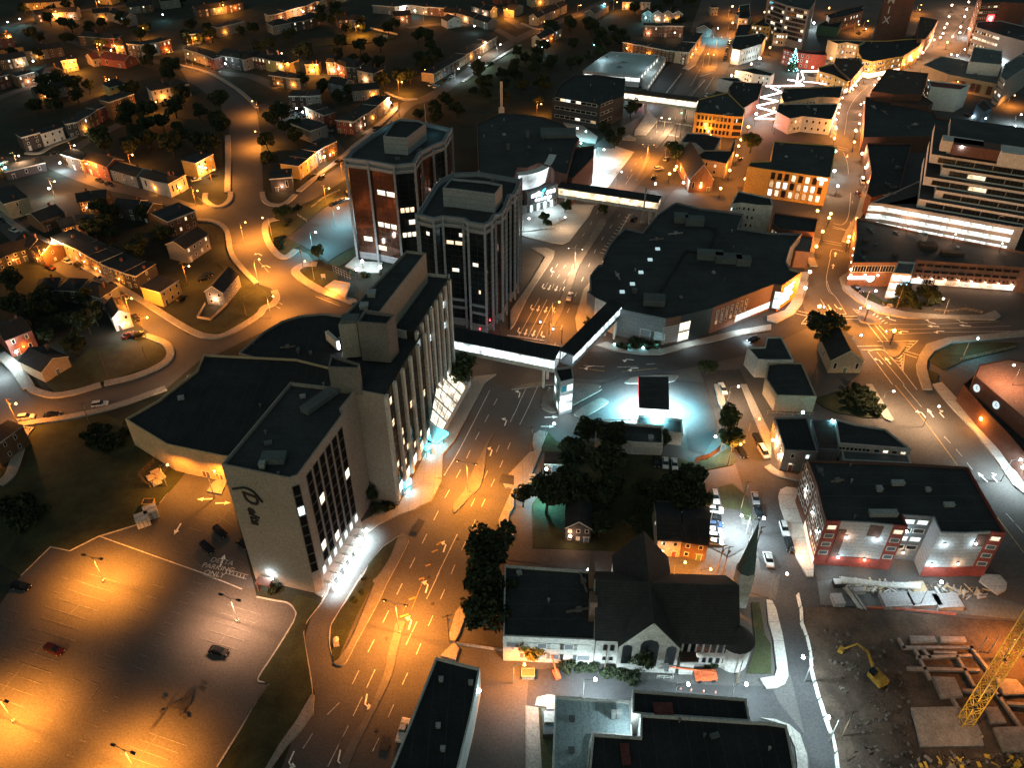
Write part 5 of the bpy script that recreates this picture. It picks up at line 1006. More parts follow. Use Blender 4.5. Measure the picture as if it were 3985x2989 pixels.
# ================= OTHER BUILDINGS =================
BK = block('plain black roofed building at the bottom beside the arterial road', '13: 1540,705 1920,800 1855,1150 1725,1700 1140,1700', 9, 'offwhite', 'roof_dark')
for s_ in ('13: 1585,890', '13: 1840,920', '13: 1560,1290', '13: 1600,1490'): unit(BK, s_, .8, .8, .8, 'galv')
light((16.5, 4, 6.5), CY, 500, BK['root'], r=.3)
w_ = Vector(W2('13: 1890,1010', 6)[0]); mb = MB(); mb.ball((w_.x + .5, w_.y, 6.6), .45, 0); tag(mb.build('wall_light', [GC], None, (w_.x, w_.y, 6.6)), 'cyan wall light on the black roofed building at the bottom', 'wall light')
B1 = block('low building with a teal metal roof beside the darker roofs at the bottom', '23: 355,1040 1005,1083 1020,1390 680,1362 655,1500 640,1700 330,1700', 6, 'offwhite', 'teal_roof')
B2 = block('upper flat dark roof strip of the tiered building at the bottom', '23: 1022,985 2003,1060 2037,1258 1080,1195 1018,1190', 10, 'offwhite', 'roof_dark')
B3 = block('large flat dark roof of the tiered building at the bottom edge', '23: 1090,1195 2037,1258 33: 0,1265 172,1290 205,1450 260,1760 23: 640,1760 680,1362 1088,1390', 11, 'offwhite', 'roof_dark')
unit(B2, '23: 1285,1150', 3.6, 2.4, .8, 'roof_red'); unit(B3, '23: 960,1540', 1.5, 3.8, .6, 'roof_red')
for s_ in ('23: 500,1235', '23: 495,1505'): unit(B1, s_, 1.0, 1.0, .6, 'roof_grey')
for s_ in ('23: 860,1180', '23: 905,1175'): unit(B1, s_, .8, .8, 2.2, 'galv')
gg = W2('23: 960,1310', 6)[0]; light((gg[0] - B1['o'][0], gg[1] - B1['o'][1], 9.5), WH, 520, B1['root']); gg = W2('23: 640,1380', 6)[0]
gg = W2('23: 240,1100', 0)[0]; light((gg[0] - B1['o'][0], gg[1] - B1['o'][1], 5), WH, 900, B1['root'])
mb = MB(); w_ = W2('23: 305,1300')[0]; mb.box(w_[0], w_[1], 0, 3, 5.5, 1.8, .02); mb.box(w_[0], w_[1] + .8, 1.8, 2.2, 2.4, .4, .02, 1); tag(mb.build('air_unit', [M['metal_dark'], M['galv']], None, (*w_, 0)), 'dark air handling unit against the teal roofed building', 'air unit')
# houses at the centre right
BLD = [ # label, roof, h, wall, roofm, kwargs
 ('small white flat roofed house just right of the parked white truck', '21: 2010,1330 2160,1325 31: 0,1240 125,1238 232,1440 5,1440 21: 2100,1435', 7, 'offwhite', 'roof_tar'),
 ('dark roofed house with a pale yellow rear wall beside the dark garden', '31: 10,1470 120,1455 300,1462 32: 430,95 85,85 -10,-60', 6, 'clap_tan', 'roof_tar'),
 ('grey clapboard house with a little red gabled door', '32: 62,275 345,270 442,572 152,556', 7.5, 'clap_grey', 'roof_dark'),
 ('flat roofed annex with a strip of rear windows beside the wide road', '32: 590,285 760,330 1020,372 1245,548 900,520 620,498', 5.5, 'offwhite', 'roof_tar'),
 ('brown flat roofed annex between the grey clapboard house and the long one', '32: 380,290 590,290 625,555 440,550', 4.5, 'panel_grey', 'roof_brown'),
 ('low extension roof behind the long apartment block', '32: 640,548 1215,590 1245,670 660,640', 3.2, 'offwhite', 'roof_grey'),
 ('ochre office building lit orange beside the far skywalk', '20: 1590,850 1840,790 1990,940 1975,1002 1900,1000 1560,965', 11, 'ochre', 'roof_tar'),
 ('pale low shop with a black roof in front of the ochre building', '20: 1490,1140 1640,1145 1790,1180 1700,1350 1560,1230 1435,1220', 6, 'pale', 'roof_dark'),
 ('dark flat roofed building behind the small gabled stone chapel', '20: 1640,1290 1860,1290 1905,1180 1895,1300 1830,1410 1790,1400 1540,1350', 7, 'tan', 'roof_dark'),
 ('cream office building with tall lit windows on the globe lamp street', '20: 2035,1390 2212,1380 30: 60,1210 540,1245 595,1260 545,1530 0,1455 20: 2010,1430', 13, 'ochre', 'roof_tar'),
 ('whitish stone building with small square windows above the convention hall', '21: 1930,-20 2212,40 2230,110 2100,105 1960,85 1870,95', 12, 'stone', 'roof_dark'),
 ('brown dark roofed building between the convention hall and the globe lamps', '31: 60,170 440,225 410,340 110,310 50,270', 9, 'brick_dark', 'roof_dark'),
 ('red brick annex with a flat pale yard by the orange sign wall', '31: 110,315 400,345 370,510 250,500', 7, 'brick', 'roof_grey'),
 ('long stone building with a round corner turret', 'b: 210,545 260,440 400,430 600,400 650,440 590,540 320,620 225,600', 9, 'stone', 'roof_dark'),
 ('white rendered house row with a black hipped roof', 'b: 260,870 490,830 750,900 700,940 480,910 380,880', 6, 'offwhite', 'roof_dark'),
 ('white cube shop beside the white house row', 'b: 50,970 130,950 290,960 350,1010 220,1010', 7, 'offwhite', 'roof_dark'),
 ('black roofed bar row beside the zigzag light strings', 'b: 240,1010 600,1030 540,1230 360,1340 200,1190 180,1080', 7, 'brick_dark', 'roof_dark'),
 ('long dark roofed block below the zigzag of light strings', 'b: 860,1090 1600,1060 1560,1210 1300,1200 860,1270 830,1180', 9, 'tan', 'roof_dark'),
 ('dark building with a brilliantly lit cyan white wall', 'b: 800,1280 1540,1280 1460,1480 1100,1440 940,1470 770,1380', 8, 'pale', 'roof_dark'),
 ('yellow painted pub with twin gables on the curving street', 'b: 1290,830 1500,780 1690,1000 1650,1010 1480,930 1300,880', 7, 'clap_yellow', 'roof_shingle'),
 ('brown steep roofed hall behind the yellow pub', 'b: 1500,720 1830,710 1860,800 1700,990 1560,870 1490,790', 8, 'brick', 'roof_brown'),
 ('pink rendered terrace behind the illuminated tree', 'b: 860,600 1240,640 1380,620 1400,680 1220,670 980,640', 9, 'brick_red', 'roof_dark'),
 ('tan corner building with lit windows and a black roof', 'b: 1410,490 1600,490 1880,500 1790,550 1640,520 1530,540', 11, 'tan', 'roof_dark'),
 ('grey apartment slab with balconies and many lit windows at the top', 'b: 690,-200 1300,-200 1250,20 1180,120 900,60 680,-20', 24, 'panel_grey', 'roof_tar'),
 ('white temple-like house with floodlit columns', 'b: 1990,350 2070,290 2190,310 a: 620,370 540,390 340,350', 8, 'panel_grey', 'roof_dark'),
 ('dark tower bearing the pale letters MIX', 'a: 470,-160 860,-160 850,-60 700,-60 480,-70', 30, 'brick_dark', 'roof_dark'),
 ('brick heritage building with arched windows on the sloping street', 'b: 1600,200 1850,130 1860,60 1640,100 1400,180 1430,230', 9, 'brick', 'roof_dark'),
 ('olive green stuccoed building beside the sloping side street', 'b: 1280,310 1400,240 1600,250 1540,340', 6, 'clap_green', 'roof_dark'),
 ('continuous black roofed terrace curving along the shopping street', 'a: 140,500 480,500 700,480 960,470 880,570 690,690 520,720 300,760 180,730 130,650', 10, 'ochre', 'roof_dark'),
 ('long brown roofed warehouse block on the inner side of the shopping street', 'a: 870,290 900,200 1120,240 1060,350 1020,400 960,480 860,480', 12, 'brick', 'roof_brown'),
 ('dark theatre roof with stepped pale gables', 'a: 490,850 1000,905 930,1170 560,1165 290,1125 400,980', 12, 'brick_dark', 'roof_brown'),
 ('dark red roofed building above the white stepped wall', 'a: 560,1170 930,1180 1060,1270 1000,1320 540,1260', 9, 'brick_dark', 'roof_brown'),
 ('floodlit white building with a dark red roof', 'a: 990,990 1430,1040 1520,1045 1400,1110 1030,1070', 12, 'white', 'roof_red'),
 ('rooftop parking deck lit pale teal', 'a: 930,800 1160,690 1540,760 1920,830 1880,950 1850,1040 1250,920', 8, 'tan', 'roof_grey'),
 ('pale concrete stair block on the rooftop parking deck', 'a: 1560,570 1920,620 1910,800 1510,760', 14, 'white', 'roof_grey'),
 ('stepped concrete office block with bright window bands', 'a: 1610,260 1900,250 2240,330 2240,520 1900,430 1590,330', 16, 'panel_light', 'roof_tar'),
 ('dark office tower bearing a red symbol in the corner', 'a: 1640,-120 2300,-140 2240,40 1900,20 1660,30', 26, 'brick_dark', 'roof_dark'),
 ('grey concrete building edging the harbour road', 'a: 1950,790 2185,640 2300,560 2300,760 2180,850 1960,1000 1890,940', 14, 'panel_light', 'roof_grey'),
 ('small blue gabled waterfront hut lit by a lamp', 'a: 1590,1300 1690,1230 1790,1340 1690,1390', 6, 'clap_blue', 'roof_brown'),
 ('far block of brick shops at the head of the arterial road', 'b: 260,440 300,300 440,300 470,260 410,430', 8, 'brick_dark', 'roof_dark'),
 ('orange lit corner shops below the balcony slab', 'b: 460,300 640,210 700,330 600,320', 9, 'ochre', 'roof_dark'),
 ('tan dormered house beside the olive green building', 'b: 740,400 780,290 1010,300 960,400 880,410', 8, 'clap_tan', 'roof_dark'),
 ('black roofed terrace at the head of the arterial road', 'b: 310,60 440,40 450,200 420,230 300,220', 7, 'offwhite', 'roof_dark'),
 ('library-like terraced dark building with stepped concrete floors', '20: 400,720 520,640 700,640 960,670 950,820 860,860 740,910 330,840', 12, 'clap_dark', 'roof_dark'),
]
BB = {}
for lb, s, h, wl_, rf in BLD: BB[lb] = block(lb, s, h, wl_, rf, par=.5)
def B_(k): return next(v for kk, v in BB.items() if k in kk)
def W_(k, e, *a, **kw): wins(B_(k), e, *a, **kw)
W_('small white flat', 3, 2, 2, .5, 6.5, 1, 1.2, 0); W_('grey clapboard', 2, 2, 2, .4, 7.2, 1.1, 1.6, .5); W_('grey clapboard', 3, 2, 3, .4, 7.2, 1, 1.5, .6)
p, q = Vector(B_('grey clapboard')['poly'][3]), Vector(B_('grey clapboard')['poly'][2]); d = q - p
door(B_('grey clapboard')['root'], B_('grey clapboard')['o'], p + d * .3 + Vector((d.y, -d.x)).normalized() * .05, math.atan2(d.y, d.x), 'clap_red')
W_('flat roofed annex with a strip', 4, 1, 7, 2.6, 5, 2.2, 1.2, 0); W_('flat roofed annex with a strip', 3, 1, 4, 2.6, 5, 1.6, 1.2, .2)
W_('ochre office', 4, 3, 9, .5, 10.5, 1.2, 2.1, .2, frame='trim_dark'); W_('ochre office', 3, 3, 5, .5, 10.5, 1.2, 2.1, .1, frame='trim_dark')
W_('pale low shop', 5, 1, 3, .3, 4.5, 1.8, 1.6, .4); W_('dark flat roofed building behind', 5, 2, 3, .4, 6.5, 1.2, 1.6, .1)
W_('cream office', 5, 3, 8, 1, 12.4, 1.9, 3.2, .62, frame='brick'); W_('cream office', 4, 3, 4, 1, 12, 1.6, 2.6, .5, frame='brick'); wall_ = B_('cream office')
W_('whitish stone', 4, 3, 6, 1, 11.5, 1, 1.5, .02); W_('whitish stone', 3, 3, 3, 1, 11.5, 1, 1.5, .02); W_('brown dark roofed', 3, 2, 4, .5, 8, 1.2, 1.7, .2)
W_('long stone', 5, 2, 8, .5, 8.5, 1.1, 1.9, .1); W_('white rendered', 3, 2, 4, .4, 5.6, 1, 1.4, .15); W_('white rendered', 4, 2, 3, .4, 5.6, 1, 1.4, .15)
W_('black roofed bar', 3, 2, 6, .4, 6.5, 1.5, 1.6, .3); W_('long dark roofed block below', 3, 2, 9, .4, 8.5, 1.2, 1.6, .05); W_('cyan white', 2, 2, 4, .4, 7.6, 1.2, 1.6, 0); W_('cyan white', 3, 2, 3, .4, 7.6, 1.2, 1.6, .6)
W_('yellow painted', 4, 2, 4, .4, 6.6, 1.2, 1.8, .2); W_('yellow painted', 3, 2, 3, .4, 6.6, 1.2, 1.6, .2); W_('pink rendered', 4, 3, 3, .4, 8.6, 1.1, 1.6, .1); W_('pink rendered', 5, 3, 3, .4, 8.6, 1.1, 1.6, .3)
W_('tan corner', 4, 3, 3, .5, 10.5, 1.1, 1.7, .3); W_('tan corner', 3, 3, 3, .5, 10.5, 1.1, 1.7, .3); W_('grey apartment slab', 4, 7, 7, 4, 23.5, 2.4, 1.9, .2, frame='clap_dark'); W_('grey apartment slab', 3, 7, 6, 4, 23.5, 2.4, 1.9, .25, frame='clap_dark')
W_('temple', 4, 1, 3, .5, 7.5, 1.6, 6, 1, panes=lambda r, c: GLC); W_('temple', 3, 2, 3, .5, 7.5, 1, 1.6, .1)
W_('brick heritage', 0, 2, 6, .5, 8.6, 1.2, 1.9, .4); W_('brick heritage', 5, 2, 2, .5, 8.6, 1.2, 1.9, .4); W_('curving along', 6, 3, 3, .5, 9.5, 1.2, 1.7, .15)
for e, c_ in ((5, 5), (6, 4), (7, 5), (8, 4), (9, 2)): W_('curving along', e, 3, c_, .5, 9.5, 1.1, 1.7, .2)
for e in (5, 6, 7, 8, 9): W_('curving along', e, 1, 4, .2, 3.4, 3.2, 2.8, 1, panes=lambda r, c: glow('shopfront', (1, .66, .48), 4, .4), name='shopfront')
for e in (3, 2): W_('long brown roofed warehouse', e, 1, 9, .2, 3.6, 4.2, 3, 1, panes=lambda r, c: glow('shopfront', (1, .66, .48), 4, .4), name='shopfront')
for k_, e_ in (('cyan white', 1), ('long dark roofed block below', 1), ('yellow painted', 2), ('brown steep', 2), ('dark theatre', 3), ('dark red roofed building above', 5), ('cream office', 4)): W_(k_, e_, 1, 6, .2, 3.4, 2.8, 2.6, 1, panes=lambda r, c: glow('shopfront', (1, .66, .48), 4, .4), name='shopfront')
for e in (3, 2): W_('long brown roofed warehouse', e, 3, 6, .5, 11.5, 1.2, 1.8, .5)
W_('dark red roofed building above', 4, 1, 5, 4.5, 8.5, 1, 1.8, 1, panes=lambda r, c: GLN); W_('dark red roofed building above', 4, 1, 6, .4, 3, 1, 1.2, 1, panes=lambda r, c: GLW)
W_('floodlit white', 4, 4, 6, 1, 11.5, 1.2, 1.4, .3); W_('rooftop parking', 5, 1, 8, .5, 7, 3.5, 5, 0, frame='tan', panes=lambda r, c: M['brick_dark'] if c % 3 else M['tan'], name='wall_panel')
W_('stepped concrete', 4, 4, 10, .5, 15.6, 3.6, 1.6, .75); W_('stepped concrete', 5, 4, 6, .5, 15.6, 3.6, 1.6, .6); W_('red symbol', 3, 7, 9, 2, 25, 2.6, 1.3, .18); W_('red symbol', 4, 7, 5, 2, 25, 2.6, 1.3, .2)
W_('grey concrete building edging', 5, 4, 6, 1, 13.5, 2.2, 1.6, .1); W_('library-like', 6, 3, 8, 1, 14, 3, 1.6, .25); W_('library-like', 5, 3, 3, 1, 14, 3, 1.6, .1); W_('library-like', 3, 1, 1, 2, 13.5, 1.1, 11, 1, u0=.3, u1=.5, panes=lambda r, c: GCY)
W_('orange lit corner', 3, 3, 4, .5, 8.6, 1.2, 1.7, .3); W_('orange lit corner', 2, 3, 2, .5, 8.6, 1.2, 1.7, .2); W_('tan dormered', 4, 2, 4, .5, 7.6, 1.2, 1.8, .4); W_('tan dormered', 3, 2, 2, .5, 7.6, 1.2, 1.8, .4); W_('far block of brick', 3, 2, 3, .5, 7.5, 1.1, 1.6, .3); W_('far block of brick', 4, 2, 2, .5, 7.5, 1.1, 1.6, .3); W_('black roofed terrace at', 3, 2, 3, .5, 6.5, 1.1, 1.6, .3)
# sign of the cream office, MIX letters, red symbol
b = wall_; p, q = Vector(b['poly'][5]), Vector(b['poly'][4]); d = q - p
def face_dir(b, e):
    e %= len(b['poly']); p, q = Vector(b['poly'][e]), Vector(b['poly'][(e + 1) % len(b['poly'])])
    if area2(b['poly']) < 0: p, q = q, p
    d = q - p; return p, d, math.atan2(d.y, d.x), Vector((d.y, -d.x)).normalized()
p, d, a, n_ = face_dir(b, 5); wall_text('eclipse', b['root'], b['o'], p + d * .88 + n_ * .15, a, 12.1, 1.5, GSIGN, name='sign')
b = B_('letters MIX'); p, d, a, n_ = face_dir(b, 3)
for i, ch in enumerate('MIX'): wall_text(ch, b['root'], b['o'], p + d * .35 + n_ * .2, a, 27 - 6 * i, 6, M['offwhite'], name='sign', off=.04)
b = B_('red symbol'); p, d, a, n_ = face_dir(b, 3); c = p + d * .72 + n_ * .2; mb = MB(); mb.box(c.x, c.y, 12, 4.4, .3, 6.5, a); mb.build('sign', [GRED], b['root'], b['o']); wall_text('S', b['root'], b['o'], c + n_ * .4, a, 15.2, 6, glow('sign_pinkish', (1, .5, .4), 6), name='sign', ext=.05, off=.06)
# gabled chapel and little details
b = house('stone chapel with a steep dark gable and lit pointed windows', *[Vector(p) for p in W2('20: 1500,1655 1700,1650')], 26, 6, 'brick', 'gablex', 'roof_shingle', 7, 3, 1, .6, 2, chim=False, cat='chapel', name='chapel')
house('brown shingled cottage with a dormer beside the big round tree', *[Vector(p) for p in W2('31: 520,1550 800,1555')], 13, 5, 'clap_tan', 'gablex', 'roof_shingle', 4, 3, 1, 0, 1, chim=False)
# condominium rows, town rows
row('zigzag condominium terrace with white bays', '20: 930,455 1470,555', 8, 6.5, 8, '20', ['clap_brown'], 'flat', .1, 2, 3)
row('orange lit terrace stepping up the arterial road', '20: 1490,555 1610,385', 8, 7, 9, '20', ['clap_tan', 'clap_brown'], 'flat', .05, 2, 2)
row('four gabled row above the brick terrace', '20: 1100,190 1445,195', 4, 6, 7, '20', ['clap_grey'], 'gablex', .3, 2, 2)
row('brick terrace over the condominiums', '20: 1110,315 1450,318', 4, 7, 7, '20', ['brick'], 'flat', .3, 2, 2)
row('gable ended row beside the yellow road', '20: 200,222 455,105', 4, 5.5, 7, '20', ['clap_tan', 'clap_grey'], 'gable', .3, 2, 2)
row('gable ended row beside the bushes', '20: 225,412 410,315', 3, 5.5, 7, '20', ['clap_tan', 'clap_brown'], 'gable', .4, 2, 2)
row('dark row on the wooded ridge', '20: 690,180 815,100', 2, 5, 7, '20', ['clap_grey'], 'gable', .05)
row('the wooded slope by the head of the road', '20: 1565,305 1685,320', 1, 5, 8, '20', ['clap_grey'], 'gablex', .1)
row('top edge ridge, beside the orange lamp', '20: 0,150 80,110', 1, 5, 8, '20', ['clap_tan'], 'gablex', .1)
row('teal lit sheds above the four gables', '20: 930,80 1170,85', 3, 5, 7, '20', ['offwhite', 'clap_grey'], 'flat', .2)
row('houses above the chapel street', '20: 1930,215 2040,210', 1, 6, 8, '20', ['offwhite'], 'hip', .2)
# parking garage 2
PG = block('two storey parking garage with a pale teal deck', '20: 595,605 700,520 830,440 1000,450 1255,470 1080,650 960,640', 6.5, 'panel_light', 'teal_roof', cat='parking garage', name='parking_garage')
wins(PG, 4, 1, 6, 3.2, 6, 4, 2.0, 1, panes=lambda r, c: GPANEL, name='deck_opening'); wins(PG, 5, 1, 4, 2.2, 6, 4, 2.4, 1, panes=lambda r, c: GPANEL, name='deck_opening'); wins(PG, 6, 1, 6, .4, 5.5, 5, 4, 1, panes=lambda r, c: GPANEL, name='deck_opening')
PG2 = block('', '20: 1260,480 1310,490 1145,735 1085,650', 4.5, 'panel_light', 'plaza', root=PG['root'], o=PG['o'], roofname='lower_deck'); wins(PG2, 1, 1, 8, .4, 4, 3.4, 1.6, 1, panes=lambda r, c: GPANEL, name='deck_opening')
g = Vector(PG['o']); 
for s_, pw in (('20: 760,500', 700), ('20: 1200,580', 900), ('20: 1000,740', 1200), ('20: 1300,640', 600)): w = W2(s_, 7)[0]; light((w[0] - g.x, w[1] - g.y, 10), WH, pw, PG['root'])
# ---- harbour-front complex: garage, terraces of offices, brick podium ----
hg = 17.0
AG = block('long white parking garage with three glowing open storeys', '31: 890,85 1010,95 2125,292 2212,300 30: 2212,1450 31: 2212,60 30: 1300,1560', hg, 'panel_light', 'roof_tar', cat='parking garage', name='parking_garage', par=.4)
wins(AG, 1, 3, 6, 6.6, hg - .5, 9.5, 2.1, 1, .005, .99, frame='panel_light', panes=lambda r, c: GPANEL, name='deck_opening'); wins(AG, 0, 3, 1, 6.6, hg - .5, 6, 2.4, 1, panes=lambda r, c: GPANEL, name='deck_opening')
tl_ = [Vector(p) for p in W2('31: 1360,125 2180,265', hg)]
dT = tl_[1] - tl_[0]; nT = Vector((-dT.y, dT.x)).normalized(); dT.normalize(); tr0 = empty('office_building', (*tl_[0], hg), 'wide concrete office terraces with dark window bands above the glowing garage', 'office building'); oT = (*tl_[0], hg)
for i in range(6):
    z0 = hg - .4 + i * 3.4; a0 = tl_[0] + nT * i * 2.8 + dT * (-3 + (i % 2) * 5); ex = 120
    pl = [tuple(a0), tuple(a0 + dT * ex), tuple(a0 + dT * ex + nT * (44 - 2.6 * i)), tuple(a0 + nT * (44 - 2.6 * i))]
    mb = MB(); mb.prism(pl, z0, z0 + 3.4, 0, 1); mb.build('storey', [M['office_concrete'], M['roof_tar']], tr0, oT)
    aa = math.atan2(dT.y, dT.x)
    for c in range(16):
        lit_ = (i == 0 and 8 <= c <= 13) or (i, c) in ((3, 1), (4, 14), (2, 2))
        put_window(tr0, oT, a0 + dT * (6 + c * 6.4) - nT * .05, aa, z0 + .6, 6.25, 1.9, GLW if lit_ else M['pane'], M['trim_dark'], 'window', 3)
for s_, sx, sy, z in (('30: 1690,1200', 14, 6, 4), ('30: 1940,1250', 26, 7, 4), ('30: 2180,1290', 12, 8, 5)):
    gz = hg + 20; w = G(P(s_)[0], gz + z); mb = MB(); mb.box(w.x, w.y, gz - .3, sx, sy, z, aa); mb.build('plant_room', [M['offwhite'] if sx < 20 else M['brick_dark']], tr0, oT)
for s_, pw in (('30: 1650,1270', 600), ('30: 2120,1330', 600)): w = G(P(s_)[0], hg + 22); light((w.x - oT[0], w.y - oT[1] - 2, w.z - oT[2] + 1), WH, pw, tr0)
PB = block('long brown brick podium building with many small windows and warm wall lamps', '31: 770,215 830,225 1300,335 2020,470 2212,510 2400,540 2400,680 2212,645 1285,580 1245,700 1120,600 740,600 735,590 770,400', 10, 'brick', 'roof_tar', cat='podium', name='podium_building')
wins(PB, 7, 2, 12, 4.4, 9.6, 2.6, 1.2, 0, .02, .98, frame='brick_dark'); wins(PB, 7, 1, 22, 3.0, 4.4, 1.0, 1.1, 0, .02, .98, frame='brick_dark'); wins(PB, 7, 1, 9, .2, 2.8, 4.6, 2.3, .95, .02, .98, bars=3)
wins(PB, 10, 1, 3, 5.4, 9.4, 5.2, 2.8, 0, 0.02, .98, bars=4, frame='offwhite')
for s_, a_, b2, c_ in (('31: 1390,440', 6, 4, 1.6), ('31: 1600,510', 8, 2, 1.2), ('31: 850,405', 2, 1.6, 1), ('31: 850,490', 1.6, 1.6, 1), ('31: 1105,530', 1.6, 1.6, 1)): unit(PB, s_, a_, b2, c_, 'roof_brown', r=-.15)
AP2 = block('glass stair tower glowing pale blue in the brick podium', '31: 1130,588 1280,598 1245,700 1085,690', 10.5, 'pale', 'roof_grey', cat='stair tower', name='stair_tower')
wins(AP2, 2, 3, 2, .3, 10.2, 3.6, 3.0, 1, 0, 1, panes=lambda r, c: glow('stair_glass', (.5, .88, 1), 1.1, .5)); wins(AP2, 1, 3, 1, .3, 10, 3, 3, 1, panes=lambda r, c: glow('stair_glass', (.5, .88, 1), 1.1, .5))
p, d, a, n_ = face_dir(PB, 10); c = p + d * .28 + n_ * .2; mb = MB(); mb.box(c.x, c.y, 3.2, 9.5, .25, 1.1, a, 0); mb.box(c.x, c.y + .0, 4.3, 9.0, .2, .35, a, 1); mb.build('sign', [GSIGN, GRED], PB['root'], PB['o'])
c = p + d * .5 + n_ * .2; mb = MB(); mb.cyl((c.x, c.y, 3.4), (c.x + n_.x * .2, c.y + n_.y * .2, 3.4), 1.2, n=16); mb.build('sign', [GSIGN], PB['root'], PB['o'])
for u in (.0, .33, .62): c = p + d * (u + .02) + n_ * .5; mb = MB(); mb.ball((c.x, c.y, 5.0), .4, 0, 8, 5); mb.build('wall_lamp', [GP], PB['root'], PB['o']); light((c.x + n_.x - PB['o'][0], c.y + n_.y - PB['o'][1], 5), PK, 90, PB['root'])
p, d, a, n_ = face_dir(PB, 7)
for k in range(8): c = p + d * (k + .6) / 8 + n_ * .5; mb = MB(); mb.ball((c.x, c.y, 3.1), .3, 0, 8, 5); mb.build('wall_lamp', [GP], PB['root'], PB['o']); light((c.x + n_.x * .8 - PB['o'][0], c.y + n_.y * .8 - PB['o'][1], 2.6), PK, 110, PB['root'])
block('concrete bridge pier block leaning on the glowing garage', '31: 1310,340 1385,345 1385,375 1350,380', 13, 'panel_light', 'plaza', name='stair_tower', cat='stair block')
block('dark roofs between the shopping street and the office terraces', '30: 860,1230 1250,1230 1200,1400 1140,1640 31: 900,40 860,0 30: 900,1480', 9, 'brick_dark', 'roof_dark')
block('long black flat roofs beside the shopping street', '30: 850,830 1080,860 1440,960 1470,1010 2100,1100 2212,1110 2212,1180 1400,1170 830,1180', 8, 'brick_dark', 'roof_tar')
for s_ in ('31: 1200,330', '31: 1600,420', '31: 2000,500', '30: 2000,1560'):  # extra roof lamps, added to brighten the office terraces
    z_ = 10 if '31' in s_ else hg; w = G(P(s_)[0], z_); mb = MB(); mb.cyl((w.x, w.y, z_ - .6), (w.x, w.y, z_ + 3), .1, n=6); mb.ball((w.x, w.y, z_ + 3.1), .28, 1, 6, 4); mb.build('added_roof_lamp', [M['metal_dark'], GP], PB['root'], PB['o']); light((w.x - PB['o'][0], w.y - PB['o'][1] + .5, z_ + 3.6), PK, 800, PB['root'], r=.3)
# ---- clock building on the right edge ----
CK = block('long brown brick building with a corrugated roof and round clocks', 'f: 600,365 735,270 960,455 1160,690 1356,870 1700,1180 1700,1700 1330,1180 1130,950 860,670', 7, 'brick_dark', 'roof_dark', cat='brick building', name='brick_building', par=.4)
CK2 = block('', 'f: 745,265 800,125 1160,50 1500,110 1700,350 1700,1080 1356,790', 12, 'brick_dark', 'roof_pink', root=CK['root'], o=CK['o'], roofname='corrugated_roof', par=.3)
for s_ in ('f: 962,380', 'f: 1172,595'):
    g = G(P(s_)[0], 9.3); q0, q1 = Vector(CK2['poly'][0]), Vector(CK2['poly'][-1]); dd_ = (q1 - q0).normalized(); nn = Vector((dd_.y, -dd_.x)); nn = nn if nn.x < 0 else -nn
    pr_ = q0 + dd_ * (Vector((g.x, g.y)) - q0).dot(dd_); c = pr_ + nn * .1; mb = MB(); mb.cyl((c.x, c.y, 9.3), (c.x + nn.x * .25, c.y + nn.y * .25, 9.3), 1.15, n=20, m=0); e = pr_ + nn * .4
    for dz, du in ((.9, 0), (0, .6)): mb.cyl((e.x, e.y, 9.3), (e.x + dd_.x * du, e.y + dd_.y * du, 9.3 + dz), .08, n=4, m=1)
    mb.build('clock', [glow('clock_face', (.75, .95, 1), .6), M['metal_dark']], CK['root'], CK['o'])
w = G(P('f: 830,800')[0], 3.5); light((w.x - CK['o'][0] - 1.5, w.y - CK['o'][1] - 1, 3.6), LEMON, 900, CK['root'], r=.2); mb = MB(); mb.ball((w.x, w.y, 3.6), .7, 0); mb.build('wall_lamp', [GO], CK['root'], CK['o'])
# ---- terrace houses of the left hillside ----
R_ = row
R_('the unlit lane, next to the white one', '00: 228,1305 385,1262', 1, 7, 8, '00', ['clap_dark'], 'flat', 0, 2, 3)
R_('the unlit lane, with a blank bright facade', '00: 388,1262 572,1203', 1, 6, 8, '00', ['clap_white'], 'flat', 0, 3, 2)
R_('terrace by the parked white car', '00: 605,1190 700,1172 790,1115 868,1055 975,1010', 4, 7, 8, '00', ['clap_dark', 'clap_grey', 'clap_dark', 'clap_red'], 'flat', .05, 2, 2)
R_('three storeys, white framed windows, above the dark grove', '00: 985,1035 1193,960', 1, 9.5, 9, '00', ['clap_brown'], 'flat', .02, 4, 3)
R_('pair behind the dark grove', '00: 1330,890 1490,858 1652,822', 2, 7, 9, '00', ['clap_white', 'clap_grey'], 'hip', .1, 3, 2)
R_('the pocket of yellow lamp light', '00: 965,840 1105,805', 1, 6, 9, '00', ['clap_yellow'], 'hip', .1, 3, 2)
R_('pair with red roofs above the yellow house', '00: 815,575 880,560 1090,590', 2, 4.5, 10, '00', ['clap_tan', 'clap_red'], 'gable', 0, 2, 1, roofm='roof_red')
R_('the double lamp glow', '00: 555,620 682,602', 1, 6.5, 8, '00', ['clap_tan'], 'flat', .1, 3, 2)
R_('dark row at the frame edge', '00: -40,785 110,745', 1, 7, 8, '00', ['clap_red'], 'flat', .2, 3, 2); R_('plain facade below the dark trees', '00: 180,755 325,715', 1, 6.5, 8, '00', ['clap_brown'], 'flat', .05, 3, 2)
R_('one storey bungalow under a bright white lamp', '00: 370,695 560,655', 1, 3.5, 9, '00', ['clap_white'], 'hip', .5, 3, 1)
R_('trio with blue lit bay windows', '00: 1118,480 1225,492 1385,470 1490,442', 3, 7.5, 8, '00', ['clap_dark', 'clap_white', 'clap_red'], 'flat', .35, 3, 2)
